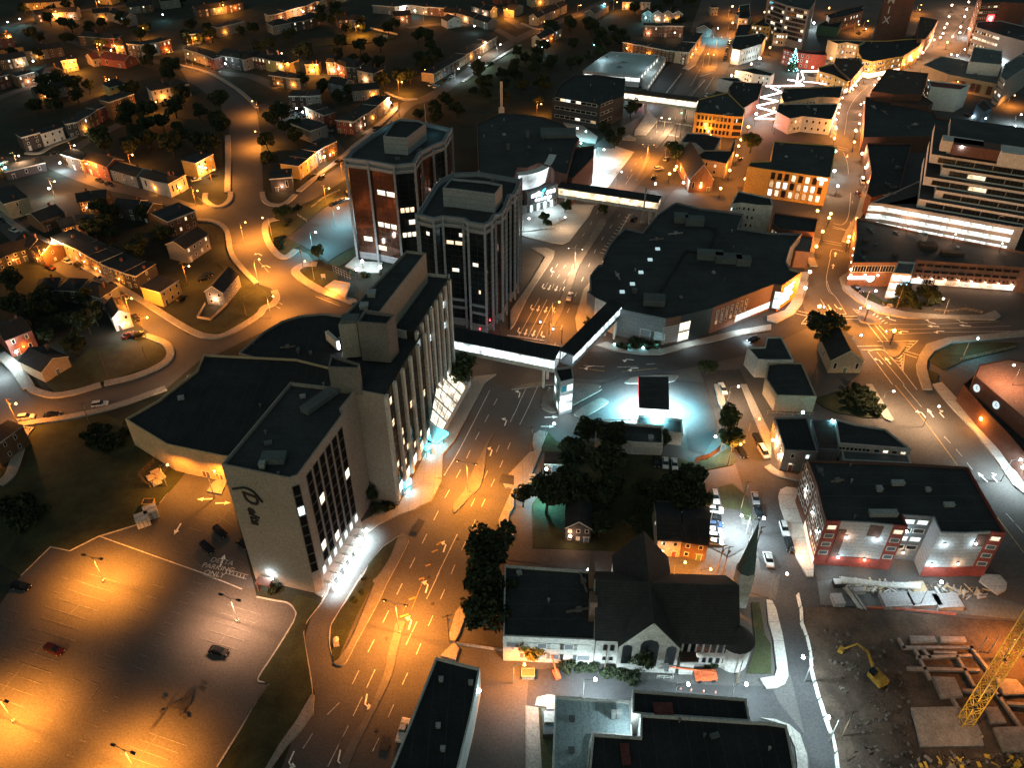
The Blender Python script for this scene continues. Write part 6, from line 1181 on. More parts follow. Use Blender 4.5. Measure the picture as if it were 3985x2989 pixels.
R_('upper row facing the orange lamp', '00: 1610,385 1740,372 1860,318', 2, 6, 8, '00', ['clap_yellow', 'clap_brown'], 'flat', .15, 2, 2); R_('grey row below the ridge trees', '00: 1890,320 1998,292 2115,258', 2, 6, 8, '00', ['clap_grey', 'clap_grey'], 'flat', .2, 2, 2)
R_('corner row under orange street lamps', '00: 1595,500 1700,535 1800,570 1858,598', 3, 6, 8, '00', ['clap_tan', 'clap_tan', 'clap_red'], 'flat', .3, 2, 2)
R_('the main street, with a lit doorway and white trim', '00: 1890,575 2090,605', 1, 7, 9, '00', ['clap_dark'], 'mansard', .2, 4, 2); R_('the street side beside a pink lit lounge', '00: 2118,610 2212,618 10: 60,560', 1, 6.5, 9, '00', ['clap_grey'], 'mansard', .3, 3, 2)
R_('row along the steep orange lane', '00: 560,1435 745,1490', 1, 6, 8, '00', ['clap_brown'], 'flat', .05, 3, 2); R_('gable house halfway down the steep lane', '00: 760,1490 960,1560', 1, 7, 9, '00', ['clap_red'], 'gable', .05, 3, 2)
R_('low house, long dull roof, lane end', '00: 975,1555 1200,1620', 1, 5.5, 9, '00', ['clap_grey'], 'gable', .1, 3, 2); R_('plain pair with a bright cyan wall lamp', '00: 1235,1625 1475,1700', 1, 6, 9, '00', ['clap_white'], 'hip', .02, 3, 1); R_('plain annexe of the cyan lamp house', '00: 1480,1700 1625,1620', 1, 6, 9, '00', ['offwhite'], 'flat', .02, 3, 1)
R_('corner of the curve, doorway brightly lit', '00: 1715,1535 1862,1455', 1, 7, 9, '00', ['clap_yellow'], 'flat', .3, 3, 2)
R_('orange ridge terrace at the top', '10: 112,200 170,190 260,165 330,145 420,120 520,75', 5, 5.5, 8, '10', ['clap_tan', 'clap_brown', 'clap_tan'], 'flat', .1, 2, 2, chim=False); R_('upper end of the orange ridge terrace', '10: 540,80 610,50 680,30 780,5', 3, 5.5, 8, '10', ['clap_tan', 'clap_brown'], 'flat', .2)
R_('three dim backs below the ridge terrace', '10: 150,300 300,270 445,250 560,210', 3, 6, 9, '10', ['clap_grey', 'clap_dark', 'clap_brown'], 'hip', .25, 2, 2)
R_('top centre row with blue lit windows', '10: 1000,110 1190,125 1330,110 1470,130 1610,140', 4, 5.5, 8, '10', ['clap_grey', 'clap_white', 'clap_tan', 'brick'], 'flat', .4, 2, 2)
R_('second centre row under the top one', '10: 1180,200 1330,190', 1, 5, 8, '10', ['clap_brown'], 'gable', .4); R_('stepped row above the wooded slope', '10: 1610,165 1730,175 1865,215 1990,255', 3, 5, 8, '10', ['clap_tan', 'clap_tan', 'clap_grey'], 'gable', .2, 2, 2)
R_('lone gabled house on the wooded slope', '10: 1640,245 1765,225', 1, 5, 9, '10', ['clap_white'], 'gablex', 0); R_('blue grey row with dormers at the top', '10: 1845,115 1925,140 2010,160', 2, 5.5, 8, '10', ['clap_blue', 'clap_blue'], 'gable', .4, 2, 2)
R_('far street corner under the big orange lamp', '10: 2070,40 2200,20', 1, 5, 8, '10', ['clap_red'], 'flat', .2); R_('pair glowing beside the car park', '10: -5,590 85,605 290,645', 2, 7, 9, '10', ['clap_red', 'clap_yellow'], 'hip', .3, 3, 2)
R_('the small square one under its own lamp', '10: 425,640 535,642', 1, 6, 7, '10', ['clap_yellow'], 'flat', .1, 2, 2); R_('pink lit trio around the pub', '10: 608,638 690,640 780,680 868,690', 3, 7, 9, '10', ['clap_tan', 'clap_red', 'clap_dark'], 'mansard', .4, 2, 2); R_('trio annexe with a plain facade', '10: 872,705 1008,735', 1, 7, 9, '10', ['clap_tan'], 'hip', .02, 2, 2)
R_('lit hill street terrace with stepped roofs', '10: 1525,712 2065,385', 8, 5, 8, '10', ['clap_tan', 'clap_grey', 'clap_brown'], 'flat', .1, 2, 2)
R_('flat roofed pair overlooking the car park', '10: 290,925 430,925 560,915', 2, 6, 10, '10', ['clap_dark', 'clap_grey'], 'flat', 0, 2, 2); R_('row under three orange wall lamps', '10: 425,1020 505,1055 590,1092', 2, 6, 8, '10', ['clap_tan', 'clap_red'], 'flat', .4, 3, 2)
R_('corner terrace turning into the lit hill street', '10: 845,1160 950,1090 1050,1015 1150,935', 3, 6.5, 9, '10', ['clap_dark', 'clap_grey', 'clap_tan'], 'flat', .1, 3, 2); R_('backs facing the small car park', '10: 690,1140 842,1162', 1, 6.5, 9, '10', ['clap_red'], 'flat', .2, 3, 2)
R_('the flat one behind the round grove', '10: 310,1165 475,1232', 1, 6, 10, '10', ['clap_grey'], 'flat', 0, 2, 1); R_('terrace beside the office tower car park', '10: 375,1545 460,1480 530,1425 610,1375 700,1330', 4, 6.5, 9, '10', ['clap_yellow', 'clap_grey', 'clap_dark', 'clap_brown'], 'flat', .15, 2, 2)
R_('terrace end with one lit window', '10: 130,1655 315,1640', 1, 6, 10, '10', ['clap_dark'], 'flat', .3, 2, 1)
R_('pair with white framed windows near the road curve', '01: 1480,385 1712,290', 1, 7, 12, '01', ['clap_brown'], 'flat', .2, 4, 2); R_('pitched one with pink lit windows near the curve', '01: 1625,610 1820,480', 1, 6.5, 10, '01', ['clap_grey'], 'gable', .4, 4, 2)
house('small shingled gable house alone on the grassy corner', *[Vector(p) for p in W2('01: 1792,960 1945,975')], 13, 5.5, 'clap_grey', 'gablex', 'roof_shingle', 2.5, 2, 2, .25, 3, chim=False)
house('bright yellow-lit white house at the street bend', *[Vector(p) for p in W2('01: 1415,985 1572,878')], 9, 6, 'clap_yellow', 'flat', 'roof_shingle', 2, 3, 2, 0, 2, chim=False)  # white walls, with the yellow street light put into their colour
R_('long terrace on the yellow lit street', '01: 485,500 590,560 700,610 800,670 900,725 1000,770 1100,810 1210,840', 7, 6, 9, '01', ['clap_yellow', 'clap_tan', 'clap_brown', 'clap_brown', 'clap_grey', 'clap_dark', 'clap_dark'], 'flat', .08, 2, 2)
R_('the street corner, porch lit white, parked cars in front', '01: 1005,1195 1152,1150', 1, 5.5, 10, '01', ['clap_white'], 'gablex', .4, 2, 2); R_('pale bulk above the dark garden', '01: 110,1420 335,1330', 1, 7, 11, '01', ['clap_red'], 'gable', .0, 2, 2)
R_('steep gable beside the bright white shop lamp', '01: 395,1635 620,1500', 1, 4.5, 11, '01', ['clap_tan'], 'gablex', 0, 1, 1); R_('wide blank roof at the grey street end', '01: 380,345 585,265', 1, 5, 12, '01', ['clap_brown'], 'gable', 0, 2, 1); R_('frame edge, above the grey street', '01: -30,120 90,235', 1, 7, 9, '01', ['clap_tan'], 'flat', 0, 2, 2)
R_('row of unlit backs below the yellow street', '01: -60,720 60,650 200,600 330,560', 3, 5, 9, '01', ['clap_dark', 'clap_dark', 'clap_dark'], 'gable', .05, 2, 2); R_('unlit backs halfway down the yellow street', '01: 330,960 520,940 700,950 900,1010', 3, 5, 9, '01', ['clap_dark', 'clap_dark', 'clap_grey'], 'hip', .0, 2, 2)
R_('unlit cluster above the street terrace', '01: 1000,220 1200,240 1290,260', 2, 5, 9, '01', ['clap_dark', 'clap_dark'], 'gable', .05); R_('cyan lit shop front by the road at the frame edge', '00: -30,1510 100,1480', 1, 5, 8, '00', ['clap_green'], 'flat', .4, 2, 2)
R_('long low dark shed by the lane', '00: 70,1550 410,1470', 1, 4, 8, '00', ['clap_dark'], 'flat', 0, 3, 1)
R_('scattered unlit villas among the upper trees', '00: 240,520 430,500 560,480', 2, 5.5, 8, '00', ['clap_grey', 'clap_brown'], 'gable', .2); R_('lamp lit brick villas on the upper hillside', '00: 700,390 860,400 1010,410', 2, 6, 8, '00', ['clap_brown', 'clap_red'], 'hip', .2, 2, 2)
R_('villa pair beneath the topmost lamps', '00: 820,190 960,180 1100,230', 2, 6, 8, '00', ['clap_tan', 'clap_grey'], 'gable', .2); R_('grey villa among the topmost trees', '00: 1400,80 1560,60', 1, 6, 8, '00', ['clap_grey'], 'gable', .1)
R_('villa row on the top left slope', '00: -20,420 130,400', 1, 6, 9, '00', ['clap_red'], 'gable', .1); R_('topmost villa row beside the orange lamps', '00: 200,90 420,80 640,60', 2, 5, 8, '00', ['clap_yellow', 'clap_tan'], 'gable', .2); R_('topmost orange hall on the hillside', '00: 850,30 965,40', 1, 5, 10, '00', ['clap_yellow'], 'flat', .1)
house('brown block at the lawn corner, steps beside it', *[Vector(p) for p in W2('02: -110,650 20,700')], 10, 7, 'clap_brown', 'flat', 'roof_shingle', 2, 2, 2, 0, 2, chim=False)
R_('second line of the hillside, above the bungalow', '00: 20,600 130,585 250,560', 2, 5.5, 8, '00', ['clap_brown', 'clap_tan'], 'gable', .3); R_('upper grove edge, half hidden by trees', '00: 330,880 470,850 600,820', 2, 5, 8, '00', ['clap_dark', 'clap_grey'], 'gable', .2)
R_('hillside lane behind the red roofs', '00: 1020,480 1090,470', 1, 6, 7, '00', ['clap_tan'], 'gable', .3); R_('top slope below the first orange lamps', '00: 330,200 450,180 560,170 680,165', 3, 5.5, 8, '00', ['clap_brown', 'clap_tan', 'clap_grey'], 'gable', .3)
R_('top slope close to the brick villas', '00: 1110,120 1220,110 1330,100', 2, 5, 8, '00', ['clap_grey', 'clap_brown'], 'gable', .3); R_('topmost ridge above the grey row', '00: 1700,150 1820,130 1960,110 2100,80', 3, 5, 8, '00', ['clap_dark', 'clap_grey', 'clap_brown'], 'gable', .35)
R_('backs above the yellow street terrace', '01: 560,400 680,370 800,360', 2, 5, 8, '01', ['clap_dark', 'clap_grey'], 'gable', .1); R_('short row above the unlit garden', '01: 700,180 820,160 950,150', 2, 5.5, 8, '01', ['clap_dark', 'clap_brown'], 'gable', .1)
R_('far side of the grey street end', '01: 180,520 300,590 400,640', 2, 5.5, 8, '01', ['clap_dark', 'clap_brown'], 'gable', .1); R_('edge of the lit meadow, lower side', '10: 700,240 800,230 900,235', 2, 5, 8, '10', ['clap_dark', 'clap_grey'], 'gable', .15)
R_('backs behind the lit car yard', '10: 120,740 260,760 380,770', 2, 6, 9, '10', ['clap_dark', 'clap_grey'], 'flat', .1); R_('pair over the small junction', '10: 620,800 760,830', 1, 6, 8, '10', ['clap_blue'], 'gable', .2); R_('row between pub and corner terrace', '10: 830,870 950,860 1060,850', 2, 6, 8, '10', ['clap_grey', 'clap_tan'], 'gable', .2)
R_('topmost street behind the gable ended rows', '20: 150,60 300,40 440,20', 2, 5, 8, '20', ['clap_tan', 'clap_grey'], 'gable', .3); R_('upper arterial verge beside the roundel lamps', '20: 1690,130 1750,130', 1, 5, 8, '20', ['clap_tan'], 'flat', .1)
# dark gable house and pair of houses near the church
house('dark clapboard gable house with a warm porch light', *[Vector(p) for p in W2('22: 440,1350 655,1360')], 13, 5.5, 'clap_dark', 'gablex', 'roof_shingle', 2.4, 3, 2, .3, 1, chim=False)
house('olive clapboard house beside the brown garage house', *[Vector(p) for p in W2('22: 1218,1470 1420,1480')], 13, 6, 'clap_tan', 'gable', 'roof_shingle', 2, 2, 2, .3, 1, chim=False)
house('brown clapboard house with a wide garage door', *[Vector(p) for p in W2('22: 1422,1482 1640,1515')], 13, 6, 'clap_brown', 'gable', 'roof_dark', 2, 2, 2, 0, 1, chim=False)
house('tiny blue kiosk with a glowing sign by the arterial road', *[Vector(p) for p in W2('22: 265,745 430,752')], 4.5, 3, 'clap_blue', 'flat', 'roof_tar', 1, 2, 1, .9, 1, chim=False)
# ================= LAMPS =================
PROTO = {}
def lamp_proto(kd, gm, h):
    key = (kd, gm.name, round(h))
    if key in PROTO: return PROTO[key]
    pm = MB(); parts = []
    if kd in ('cobra', 'wood'):
        if kd == 'cobra': pm.cyl((0, 0, 0), (0, 0, h), .13, .07, 8); m = M['galv']
        else:
            pm.cyl((0, 0, 0), (0, 0, h + 2), .16, .11, 8); m = M['wood']; pm.box(0, 0, h + 1.4, 2.2, .12, .14, .4); pm.cyl((.25, 0, h - .4), (.25, 0, h + .4), .18, n=8)
        parts.append(('pole', pm, [m]))
        a = MB(); a.cyl((0, 0, h - .5), (.9, 0, h + .1), .05, n=6); a.cyl((.9, 0, h + .1), (1.9, 0, h + .15), .05, n=6); parts.append(('arm', a, [M['galv']]))
        hd = MB(); hd.box(2.2, 0, h + .08, .95, .36, .16, 0, 0); parts.append(('lamp_head', hd, [M['metal_dark']])); lens = MB(); lens.ball((2.25, 0, h + .02), .42, 0, 8, 5, .75); parts.append(('lens', lens, [gm])); lp = [(2.25, 0, h - .45)]
    elif kd == 'double':
        pm.cyl((0, 0, 0), (0, 0, h), .15, .09, 8); pm.cyl((0, 0, 0), (0, 0, .8), .3, n=8); parts.append(('pole', pm, [M['galv']])); lp = []
        for s in (-1, 1):
            a = MB(); a.cyl((0, 0, h - .3), (s * 1.1, 0, h + .15), .05, n=6); a.cyl((s * 1.1, 0, h + .15), (s * 2.2, 0, h + .1), .05, n=6); parts.append(('arm', a, [M['galv']]))
            hd = MB(); hd.box(s * 2.5, 0, h + .02, .95, .4, .18); parts.append(('lamp_head', hd, [M['metal_dark']])); lens = MB(); lens.ball((s * 2.55, 0, h), .26, 0, 8, 5, .6); parts.append(('lens', lens, [gm])); lp.append((s * 2.55, 0, h - .5))
    elif kd == 'lot':
        pm.cyl((0, 0, 0), (0, 0, h), .14, .09, 8); pm.cyl((0, 0, 0), (0, 0, .9), .35, n=8); parts.append(('pole', pm, [M['galv']])); lp = []
        for s in (-1, 1):
            a = MB(); a.cyl((0, 0, h - .3), (s * 2, 0, h + .2), .06, n=6); parts.append(('arm', a, [M['metal_dark']]))
            hd = MB(); hd.box(s * 2.3, 0, h + .05, 1.0, .5, .2); parts.append(('lamp_head', hd, [M['metal_dark']])); lens = MB(); lens.face([(s * 2.3 - .4, -.2, h + .04), (s * 2.3 - .4, .2, h + .04), (s * 2.3 + .4, .2, h + .04), (s * 2.3 + .4, -.2, h + .04)]); parts.append(('lens', lens, [gm])); lp.append((s * 2.3, 0, h - .3))
    elif kd == 'globe':
        pm.cyl((0, 0, 0), (0, 0, h - .3), .12, .07, 8); pm.cyl((0, 0, 0), (0, 0, .7), .25, .15, 8); parts.append(('pole', pm, [M['metal_dark']])); lens = MB(); lens.ball((0, 0, h), .6, 0, 10, 7); parts.append(('globe', lens, [gm])); cap = MB(); cap.cyl((0, 0, h + .55), (0, 0, h + .8), .2, .05, 8); parts.append(('cap', cap, [M['metal_dark']])); lp = [(0, 0, h + 1.1)]
    else:  # wall fitting
        pm.box(0, .2, h - .15, .3, .4, .3); parts.append(('bracket', pm, [M['metal_dark']])); lens = MB(); lens.ball((0, 0, h), .42, 0, 8, 5); parts.append(('lens', lens, [gm])); lp = [(0, -.5, h + .1)]
    meshes = [(n, b.mesh(n, m)) for n, b, m in parts]; PROTO[key] = (meshes, lp); return PROTO[key]
LG = {'o': (OR, GO), 'w': (WH, GW), 'c': (CY, GC), 'p': (PK, GP), 'y': (LEMON, GO), 'm': (WM, GP), 'g': ((.3, 1, .7), GG), 'r': ((1, .05, .05), GR)}
LCN = {'o': 'orange', 'w': 'white', 'c': 'cyan', 'p': 'pinkish', 'y': 'yellow', 'm': 'warm white', 'g': 'green', 'r': 'red'}
KN = {'cobra': 'street lamp', 'wood': 'utility pole lamp', 'double': 'twin street lamp', 'lot': 'twin car park lamp', 'globe': 'globe lamp', 'wall': 'wall lamp'}
KO = {'cobra': 'street_lamp', 'wood': 'utility_pole_lamp', 'double': 'twin_street_lamp', 'lot': 'car_park_lamp', 'globe': 'globe_lamp', 'wall': 'wall_lamp'}
def lamps(where, tile, kd, L, h=9, pw=2500, grp=None):
    "L: 'x,y,colour[,power factor[,arm degrees]]' seen at the lamp head (centre for twins)"
    its = L.split()
    for i, it in enumerate(its):
        f = it.split(','); col = f[2]; k = float(f[3]) if len(f) > 3 else 1; ang = math.radians(float(f[4])) if len(f) > 4 else 0
        c, gm = LG[col]; hd = G(P(f'{f[0]},{f[1]}', tile)[0], h); meshes, lp = lamp_proto(kd, gm, h)
        off = 2.25 if kd in ('cobra', 'wood') else 0
        loc = (hd.x - math.cos(ang) * off, hd.y - math.sin(ang) * off, 0)
        lab = f'{LCN[col]} {KN[kd]} {where}' if len(its) == 1 else f'{LCN[col]} {KN[kd]}, {od(i)} of {len(its)} {where}'
        r = empty(KO[kd], loc, lab, KN[kd], f'{KN[kd]}s {where}' if len(its) > 1 else None, ang)
        for n, me in meshes:
            ob = bpy.data.objects.new(n, me); C.objects.link(ob); ob.parent = r
        for q in lp: light(q, c, pw * k / len(lp), r, r=.3, spot=(148 if kd == 'lot' else 164 if kd in ('cobra', 'double') else None))
# hotel car park and arterial road
lamps('at the top of the hotel car park', '02', 'lot', '795,1480,y,1.0,-15', 9, 26000)
lamps('near the hotel corner of the car park', '03', 'lot', '1978,195,p,1.0,-20', 9, 13000)
lamps('low in the car park, beside the oil stains', '03', 'lot', '1060,1500,y,1.0,-20', 9, 28000)
lamps('at the outer edge of the car park', '03', 'lot', '-20,1060,y,1.0,-20', 9, 28000)
lamps('on the median by the planted island', '13', 'double', '1190,240,o,1.0,-15', 11, 34000)
lamps('on the median in front of the hotel', '12', 'double', '1805,665,y,1.0,-15', 11, 31000)
lamps('on the median past the towers', '21', 'double', '530,480,m,1.0,-10', 9, 21000); lamps('on the far median by the arena plaza', '20', 'double', '1158,1242,o,1.0,-5', 9, 22000)
lamps('at the head of the arterial road', '20', 'double', '1754,314,o,1.0,0', 9, 16000)
lamps('on the median by the turning lanes', '21', 'cobra', '390,940,o', 9, 12000)
lamps('along the far arterial road', '20', 'cobra', '1720,468,o 1672,460,o,.3 1478,840,m,.9 1340,1020,m 1272,1012,m 927,1478,p,.7 1882,192,o 1885,52,o 1757,240,c,1.2', 8, 6500)
lamps('behind the hotel on the rear lane', '02', 'cobra', '1843,740,y,2.2,60 1443,685,y,1.6,0', 8, 3000)
lamps('against the hotel rear wall', '02', 'wall', '1895,688,y', 4, 2500)
lamps('over the hotel podium rear doors', '02', 'wall', '1760,560,o', 5, 1300)
lamps('over the small car park by the towers', '11', 'cobra', '700,130,c,1,0 505,340,c,1,0 790,50,w,.8,180', 8, 6500)
lamps('over the terrace garden at the tower foot', '11', 'globe', '905,590,w,1 1060,640,w,1 860,660,w,.7', 3.5, 900)
# left streets
lamps('by the stairs at the frame edge', '02', 'wood', '137,157,o,1.5,0', 8, 4500)
lamps('along the yellow street', '01', 'wood', '450,410,m,.8,90 385,500,y,1.4,0 1135,920,y,1.6,0 1270,1085,y,1.2,20 1630,640,y,.8,10', 7.5, 5500)
lamps('at the tower car park bends', '11', 'cobra', '48,215,o,1.6,180 413,590,y,1.4,180', 8, 4200)
lamps('down the curving road', '00', 'cobra', '2197,1130,o,3.4,180 2170,868,o,2,180 1680,508,o,.7 1617,460,o,.8', 8, 4200)
lamps('over the grey junction road', 'o', 'cobra', '420,810,m,.7 560,560,o,2.2 590,640,o,1.2 530,480,o,1.6', 9, 11000)
lamps('in the hillside streets', '00', 'wood', '318,50,o 478,95,o 850,10,o 1920,40,o 75,305,o 1232,240,o,.7 860,378,o 985,388,o,.7 614,530,o,1.6 938,680,y,1.5 1343,875,o,.8 1680,322,o,1.2 2028,490,o 742,1408,o,1.2 1842,1460,y,1.5 1140,1330,o,.5 470,1560,o,.7 1700,1640,y,1.3 160,1340,m,.5 640,1250,m,.3', 7, 6500)
lamps('on hillside house walls', '00', 'wall', '955,430,m,.8 1630,340,m 515,1400,w,1.6 1770,1443,m,.8 170,160,c,.4 65,185,c,.3 1400,122,c,.2 1310,1570,c,1 25,285,m,.5 440,640,w,1.4 1940,545,w,.3 45,1440,c,1.5 420,1620,w,1 285,525,c,.3', 4, 2200)
lamps('in the upper streets', '10', 'wood', '380,80,o,1.2 874,218,y,1.8 213,455,p,.8 512,552,y 263,540,o,.5 1455,98,o 2150,75,o,1.5 1247,702,y,1.5 1128,842,y,1.6 540,1350,o 620,1620,y,1.6 760,1400,y,.9 1970,362,m,.6', 7, 5500)
lamps('on upper street house walls', '10', 'wall', '398,95,w 200,570,m 703,545,p,.6 742,545,p,.6 700,590,p,.7 1265,68,w,.5 1873,220,w,.6 1448,600,o,.9 1147,880,w,.7 527,972,o,.8 393,962,w,.8 340,930,w,1 580,1345,w,.8 1360,90,c,.8 590,1210,m,.4', 4, 800)
lamps('along the white lit hill street', '10', 'cobra', '2095,380,w,1.2 1915,490,w,1 1735,590,w,.7', 7, 3000)
lamps('around the wooded ridge', '20', 'wood', '575,42,o,1.3 888,15,o,1.3 265,183,o,.8 235,893,o,2.2 780,30,c,.5', 7, 2500)
lamps('on walls above the parking garage', '20', 'wall', '290,347,p,.6 972,413,o,.8 1385,278,p,.9 690,382,c,.4 1135,150,c,1 1435,165,c,.4 245,400,c,.4', 4, 900)
lamps('beside the library forecourt', '20', 'wall', '1105,835,r,1.6 1020,810,w,2 1180,840,w,1.5 760,960,w,.5', 4, 1200)
lamps('on the arena plaza', '20', 'cobra', '620,1130,c,1 548,1102,w,.6 577,1230,c,.8 775,1285,w,1.6 720,1420,w,1.8', 7, 3000)
lamps('over the arena entrance', '21', 'cobra', '300,60,w,1 130,220,w,.8 440,210,m,.6', 6, 1500)
lamps('along the chapel street', '20', 'globe', '1385,1460,o 1340,1495,o 1400,1432,o,.5 1530,1425,o,.7 1920,1335,o,1.2 1935,1255,o,.8 1955,1200,o,.6 1858,1465,o,1.2 1992,1540,o,1.2 1780,1620,o,1.2 2020,1090,o,.7', 4.5, 1900)
lamps('at the chapel sign', '20', 'wall', '1460,1570,w 1218,1580,w,.8 1695,1160,y,2.4 1650,1100,y,1.6 1800,1060,y,1.5', 4, 1500)
lamps('at the wide junction', '31', 'globe', '450,980,y,1.5 873,985,y,1.5 1095,1190,y,1.5', 6, 8500)
lamps('along the globe lamp street', '31', 'globe', '550,180,o 535,215,o,.4 773,225,o 480,333,o 708,380,o,1.2 700,418,o,.4 425,462,o 370,680,m,.4 330,820,m,.4 435,155,y,.6', 4.5, 2400)
lamps('near the brick cottage', '31', 'wall', '648,1235,y,2.2', 5, 1200)
lamps('along the brick podium frontage', '31', 'cobra', '1517,912,m,.7,180 937,845,w,.6 1815,1255,c,.5 810,1225,w,.3', 7, 2200)
lamps('climbing the podium corner', '31', 'wall', '750,480,p,.5 742,540,p,.5 730,598,p,.5 722,660,p,.9', 7, 300)
lamps('along the wide right hand street, second one added', '32', 'cobra', '1090,50,m,2.4 1480,180,m,2.6 2180,640,w,2.6', 8, 2600)  # second lamp is added to light the street
lamps('beside the grey clapboard house', '32', 'wall', '700,510,c,.4 105,600,m,1 50,470,m,1.6 560,300,c,1.3 610,370,c,.9 310,232,c,.4', 4, 900)
lamps('up the curving shopping street', 'a', 'globe', '95,1615,o,1.4 215,935,m,1.6 125,995,o 155,960,o,.5 70,1000,o 385,970,m 695,795,o 790,740,m 865,700,o 930,650,m 1015,500,m 1070,490,o 1145,460,p 1235,520,o,1.3 1300,450,o,1.3 1200,340,p 1255,200,p 1290,60,p 1500,20,p,1.5 1475,110,p 1450,200,p 1400,330,p 1390,400,p 1230,290,p 1180,410,p', 4.5, 2400)
lamps('shopfronts of the shopping street', 'a', 'wall', '60,1100,p,2.5 100,1060,p,2 400,900,p,2 340,930,p,1.6 330,1050,p 160,1290,p,1.3 200,1270,p 150,1420,p,1.3 140,1530,m 20,1130,o', 4, 900)
lamps('shopfronts on the lower shopping street', 'b', 'wall', '1590,1210,p,1.2 1550,1330,p,1.8 1540,1400,p,1.5 1510,1480,m,1.2 1510,1570,o,2 1560,1290,p,1.2', 4, 900)
lamps('along the lowest shopping street', '30', 'globe', '768,1125,o,1.2 752,1220,o,1.2 580,1190,o,1.3 595,1105,o,1 872,1565,o 610,1600,m,1.2 820,1320,p 850,1440,p 585,1450,w,.8 590,1300,g,.3', 4.5, 2200)
lamps('on the upper downtown streets', 'a', 'cobra', '250,255,o,1.5 135,300,o,1.2 910,55,o 890,115,o 1450,610,w,1.2 1285,670,w,.7 1355,680,w,.7 1880,690,w,1.6 1000,995,m 1365,1010,o,1.4 2070,1180,o,1.6 1710,1465,w 2080,1560,c 2090,1610,c 2060,970,w 2140,970,w 2150,1420,w,1.4 420,585,c,.8 430,510,w,.8 1500,350,w,1 1830,290,w,.6 1750,265,m,.5 2050,350,c,.6', 6, 3200)
lamps('around the light string quarter', 'b', 'globe', '228,278,o 225,75,o 625,145,o 665,355,o 325,678,m,1.6 690,585,o,1.2 1095,432,o,1.5 1425,95,o 215,935,m,2.4 740,1340,o,1.2 420,1570,o,1 525,1385,w 790,285,w 890,290,w 570,700,w,.6 220,720,m,1.6 460,790,m,.8 810,1470,c,.5 760,1550,r,.3 1900,1430,g,.3 1240,260,w,2 1060,330,c,1.6 1450,720,m,2.5 1220,830,m,1.4 800,1070,c,.6', 4.5, 1900)
lamps('lighting the cyan white wall', 'b', 'wall', '1130,1450,c,2.5 1230,1450,c,2.5 1330,1470,c,2.5 1430,1490,c,2.5 960,1480,c,1', 7, 900)
lamps('over the narrow lot by the arterial road', '22', 'cobra', '250,895,c,1.3,180 345,330,c,.3', 5, 2200)
lamps('on the small dark buildings by the church', '22', 'wall', '645,1590,w,.5 485,1298,p,.5 1275,1435,m,.6 280,720,c,.6', 3, 500)
lamps('lighting the church lane', 'o', 'cobra', '1535,1230,y,1.6 1480,1215,y,1.2 1600,960,o,1.7 1640,905,y,1.2 1595,835,m,1.6 1560,1100,m,.7 1455,690,m,.2', 8, 4200)
lamps('over the parked cars behind the brown garage house', '22', 'cobra', '1960,1120,w,1.6,180', 7, 7500)
lamps('over the hedge of the station lot', '22', 'cobra', '1735,440,c,1,180', 6, 3600)
lamps('added in the street beside the apartment block', 'o', 'cobra', '1650,1120,w,1 1735,1420,w,2.2,180 1700,1240,m,.6 1790,1550,w,1.6,180', 9, 2400)  # all of these lamps are added to light the street
lamps('on the church walls', '23', 'wall', '480,570,w,1 1540,715,w,1', 4.5, 1100)
lamps('in the yard between church and teal roof', '23', 'cobra', '700,900,w,.9 1500,940,w,.5 2000,940,w,.6 90,770,o,1.2', 7, 6000)
lamps('above the construction site', '33', 'cobra', '2230,500,o,3,180 1500,60,w,.5', 9, 3500)
lamps('at the cottage lane end', '01', 'wall', '1050,1140,w,1 140,1370,w,3 -30,1500,w,2', 4, 1100)
lamps('by the fuel station shop door', '22', 'wall', '1020,290,o,.3', 3, 400)
# utility poles without light, traffic signals
def upole(lab, s, tile, h=10, arms=1, tilt=0):
    g = W2(s, 0, tile)[0]; r = empty('utility_pole', (*g, 0), lab, 'utility pole'); mb = MB(); mb.cyl((0, 0, 0), (.01, 0, h), .16, .1, 8); mb.build('pole', [M['wood']], r)
    for k in range(arms): mb = MB(); mb.box(0, 0, h - .6 - k * 1.1, 2.4, .12, .14, tilt); mb.build('crossarm', [M['wood']], r); mb = MB(); mb.cyl((.28, 0, h - 2.5), (.28, 0, h - 1.6), .2, n=8); mb.build('transformer', [M['galv']], r)
for i, (s, t_, l_) in enumerate((('790,370', '02', 'tilted dark wooden pole on the grass below the curving road'), ('940,1610', '01', 'bare wooden pole on the dark corner lawn'), ('2120,1060', '01', 'slim bare pole on the grass beside the small gable house'), ('1280,1500', '01', 'slim bare pole on the yellow lit corner lawn'), ('400,660', '11', 'wooden pole at the tower car park corner'), ('865,910', '11', 'wooden pole behind the hotel driveway'),
     ('145,580', '22', 'wooden pole beside the narrow lot and the arterial road'), ('1655,575', '13', 'dark square topped pole on the sidewalk near the round tree'), ('1955,1060', '22', 'pole with crossarm on the little lawn by the parked cars'), ('1750,1610', '22', 'first of two wooden poles by the church spire'), ('1800,1620', '22', 'second of two wooden poles by the church spire'), ('2070,1450', '22', 'tall pole with double crossarm behind the church spire'),
     ('1430,1190', '20', 'wooden pole by the far median'), ('1385,1240', '20', 'wooden pole with box near the far median'), ('1300,1380', '20', 'wooden pole beside the round street tree'), ('780,825', '23', 'thin pole in front of the church'), ('1915,925', '23', 'thin leaning pole near the round apse'), ('640,1400', '33', 'leaning post at the pit edge'), ('1110,1000', '31', 'small post at the junction island'), ('400,1600', '31', 'thin post in the dark garden'), ('1225,1000', '10', 'thin post at the yellow junction'), ('765,1170', '10', 'thin post by the corner terrace'))): upole(l_, s, t_, 8 if 'thin' in l_ or 'slim' in l_ or 'small' in l_ else 10, 0 if ('thin' in l_ or 'slim' in l_ or 'small' in l_ or 'bare' in l_) else 1, .3)
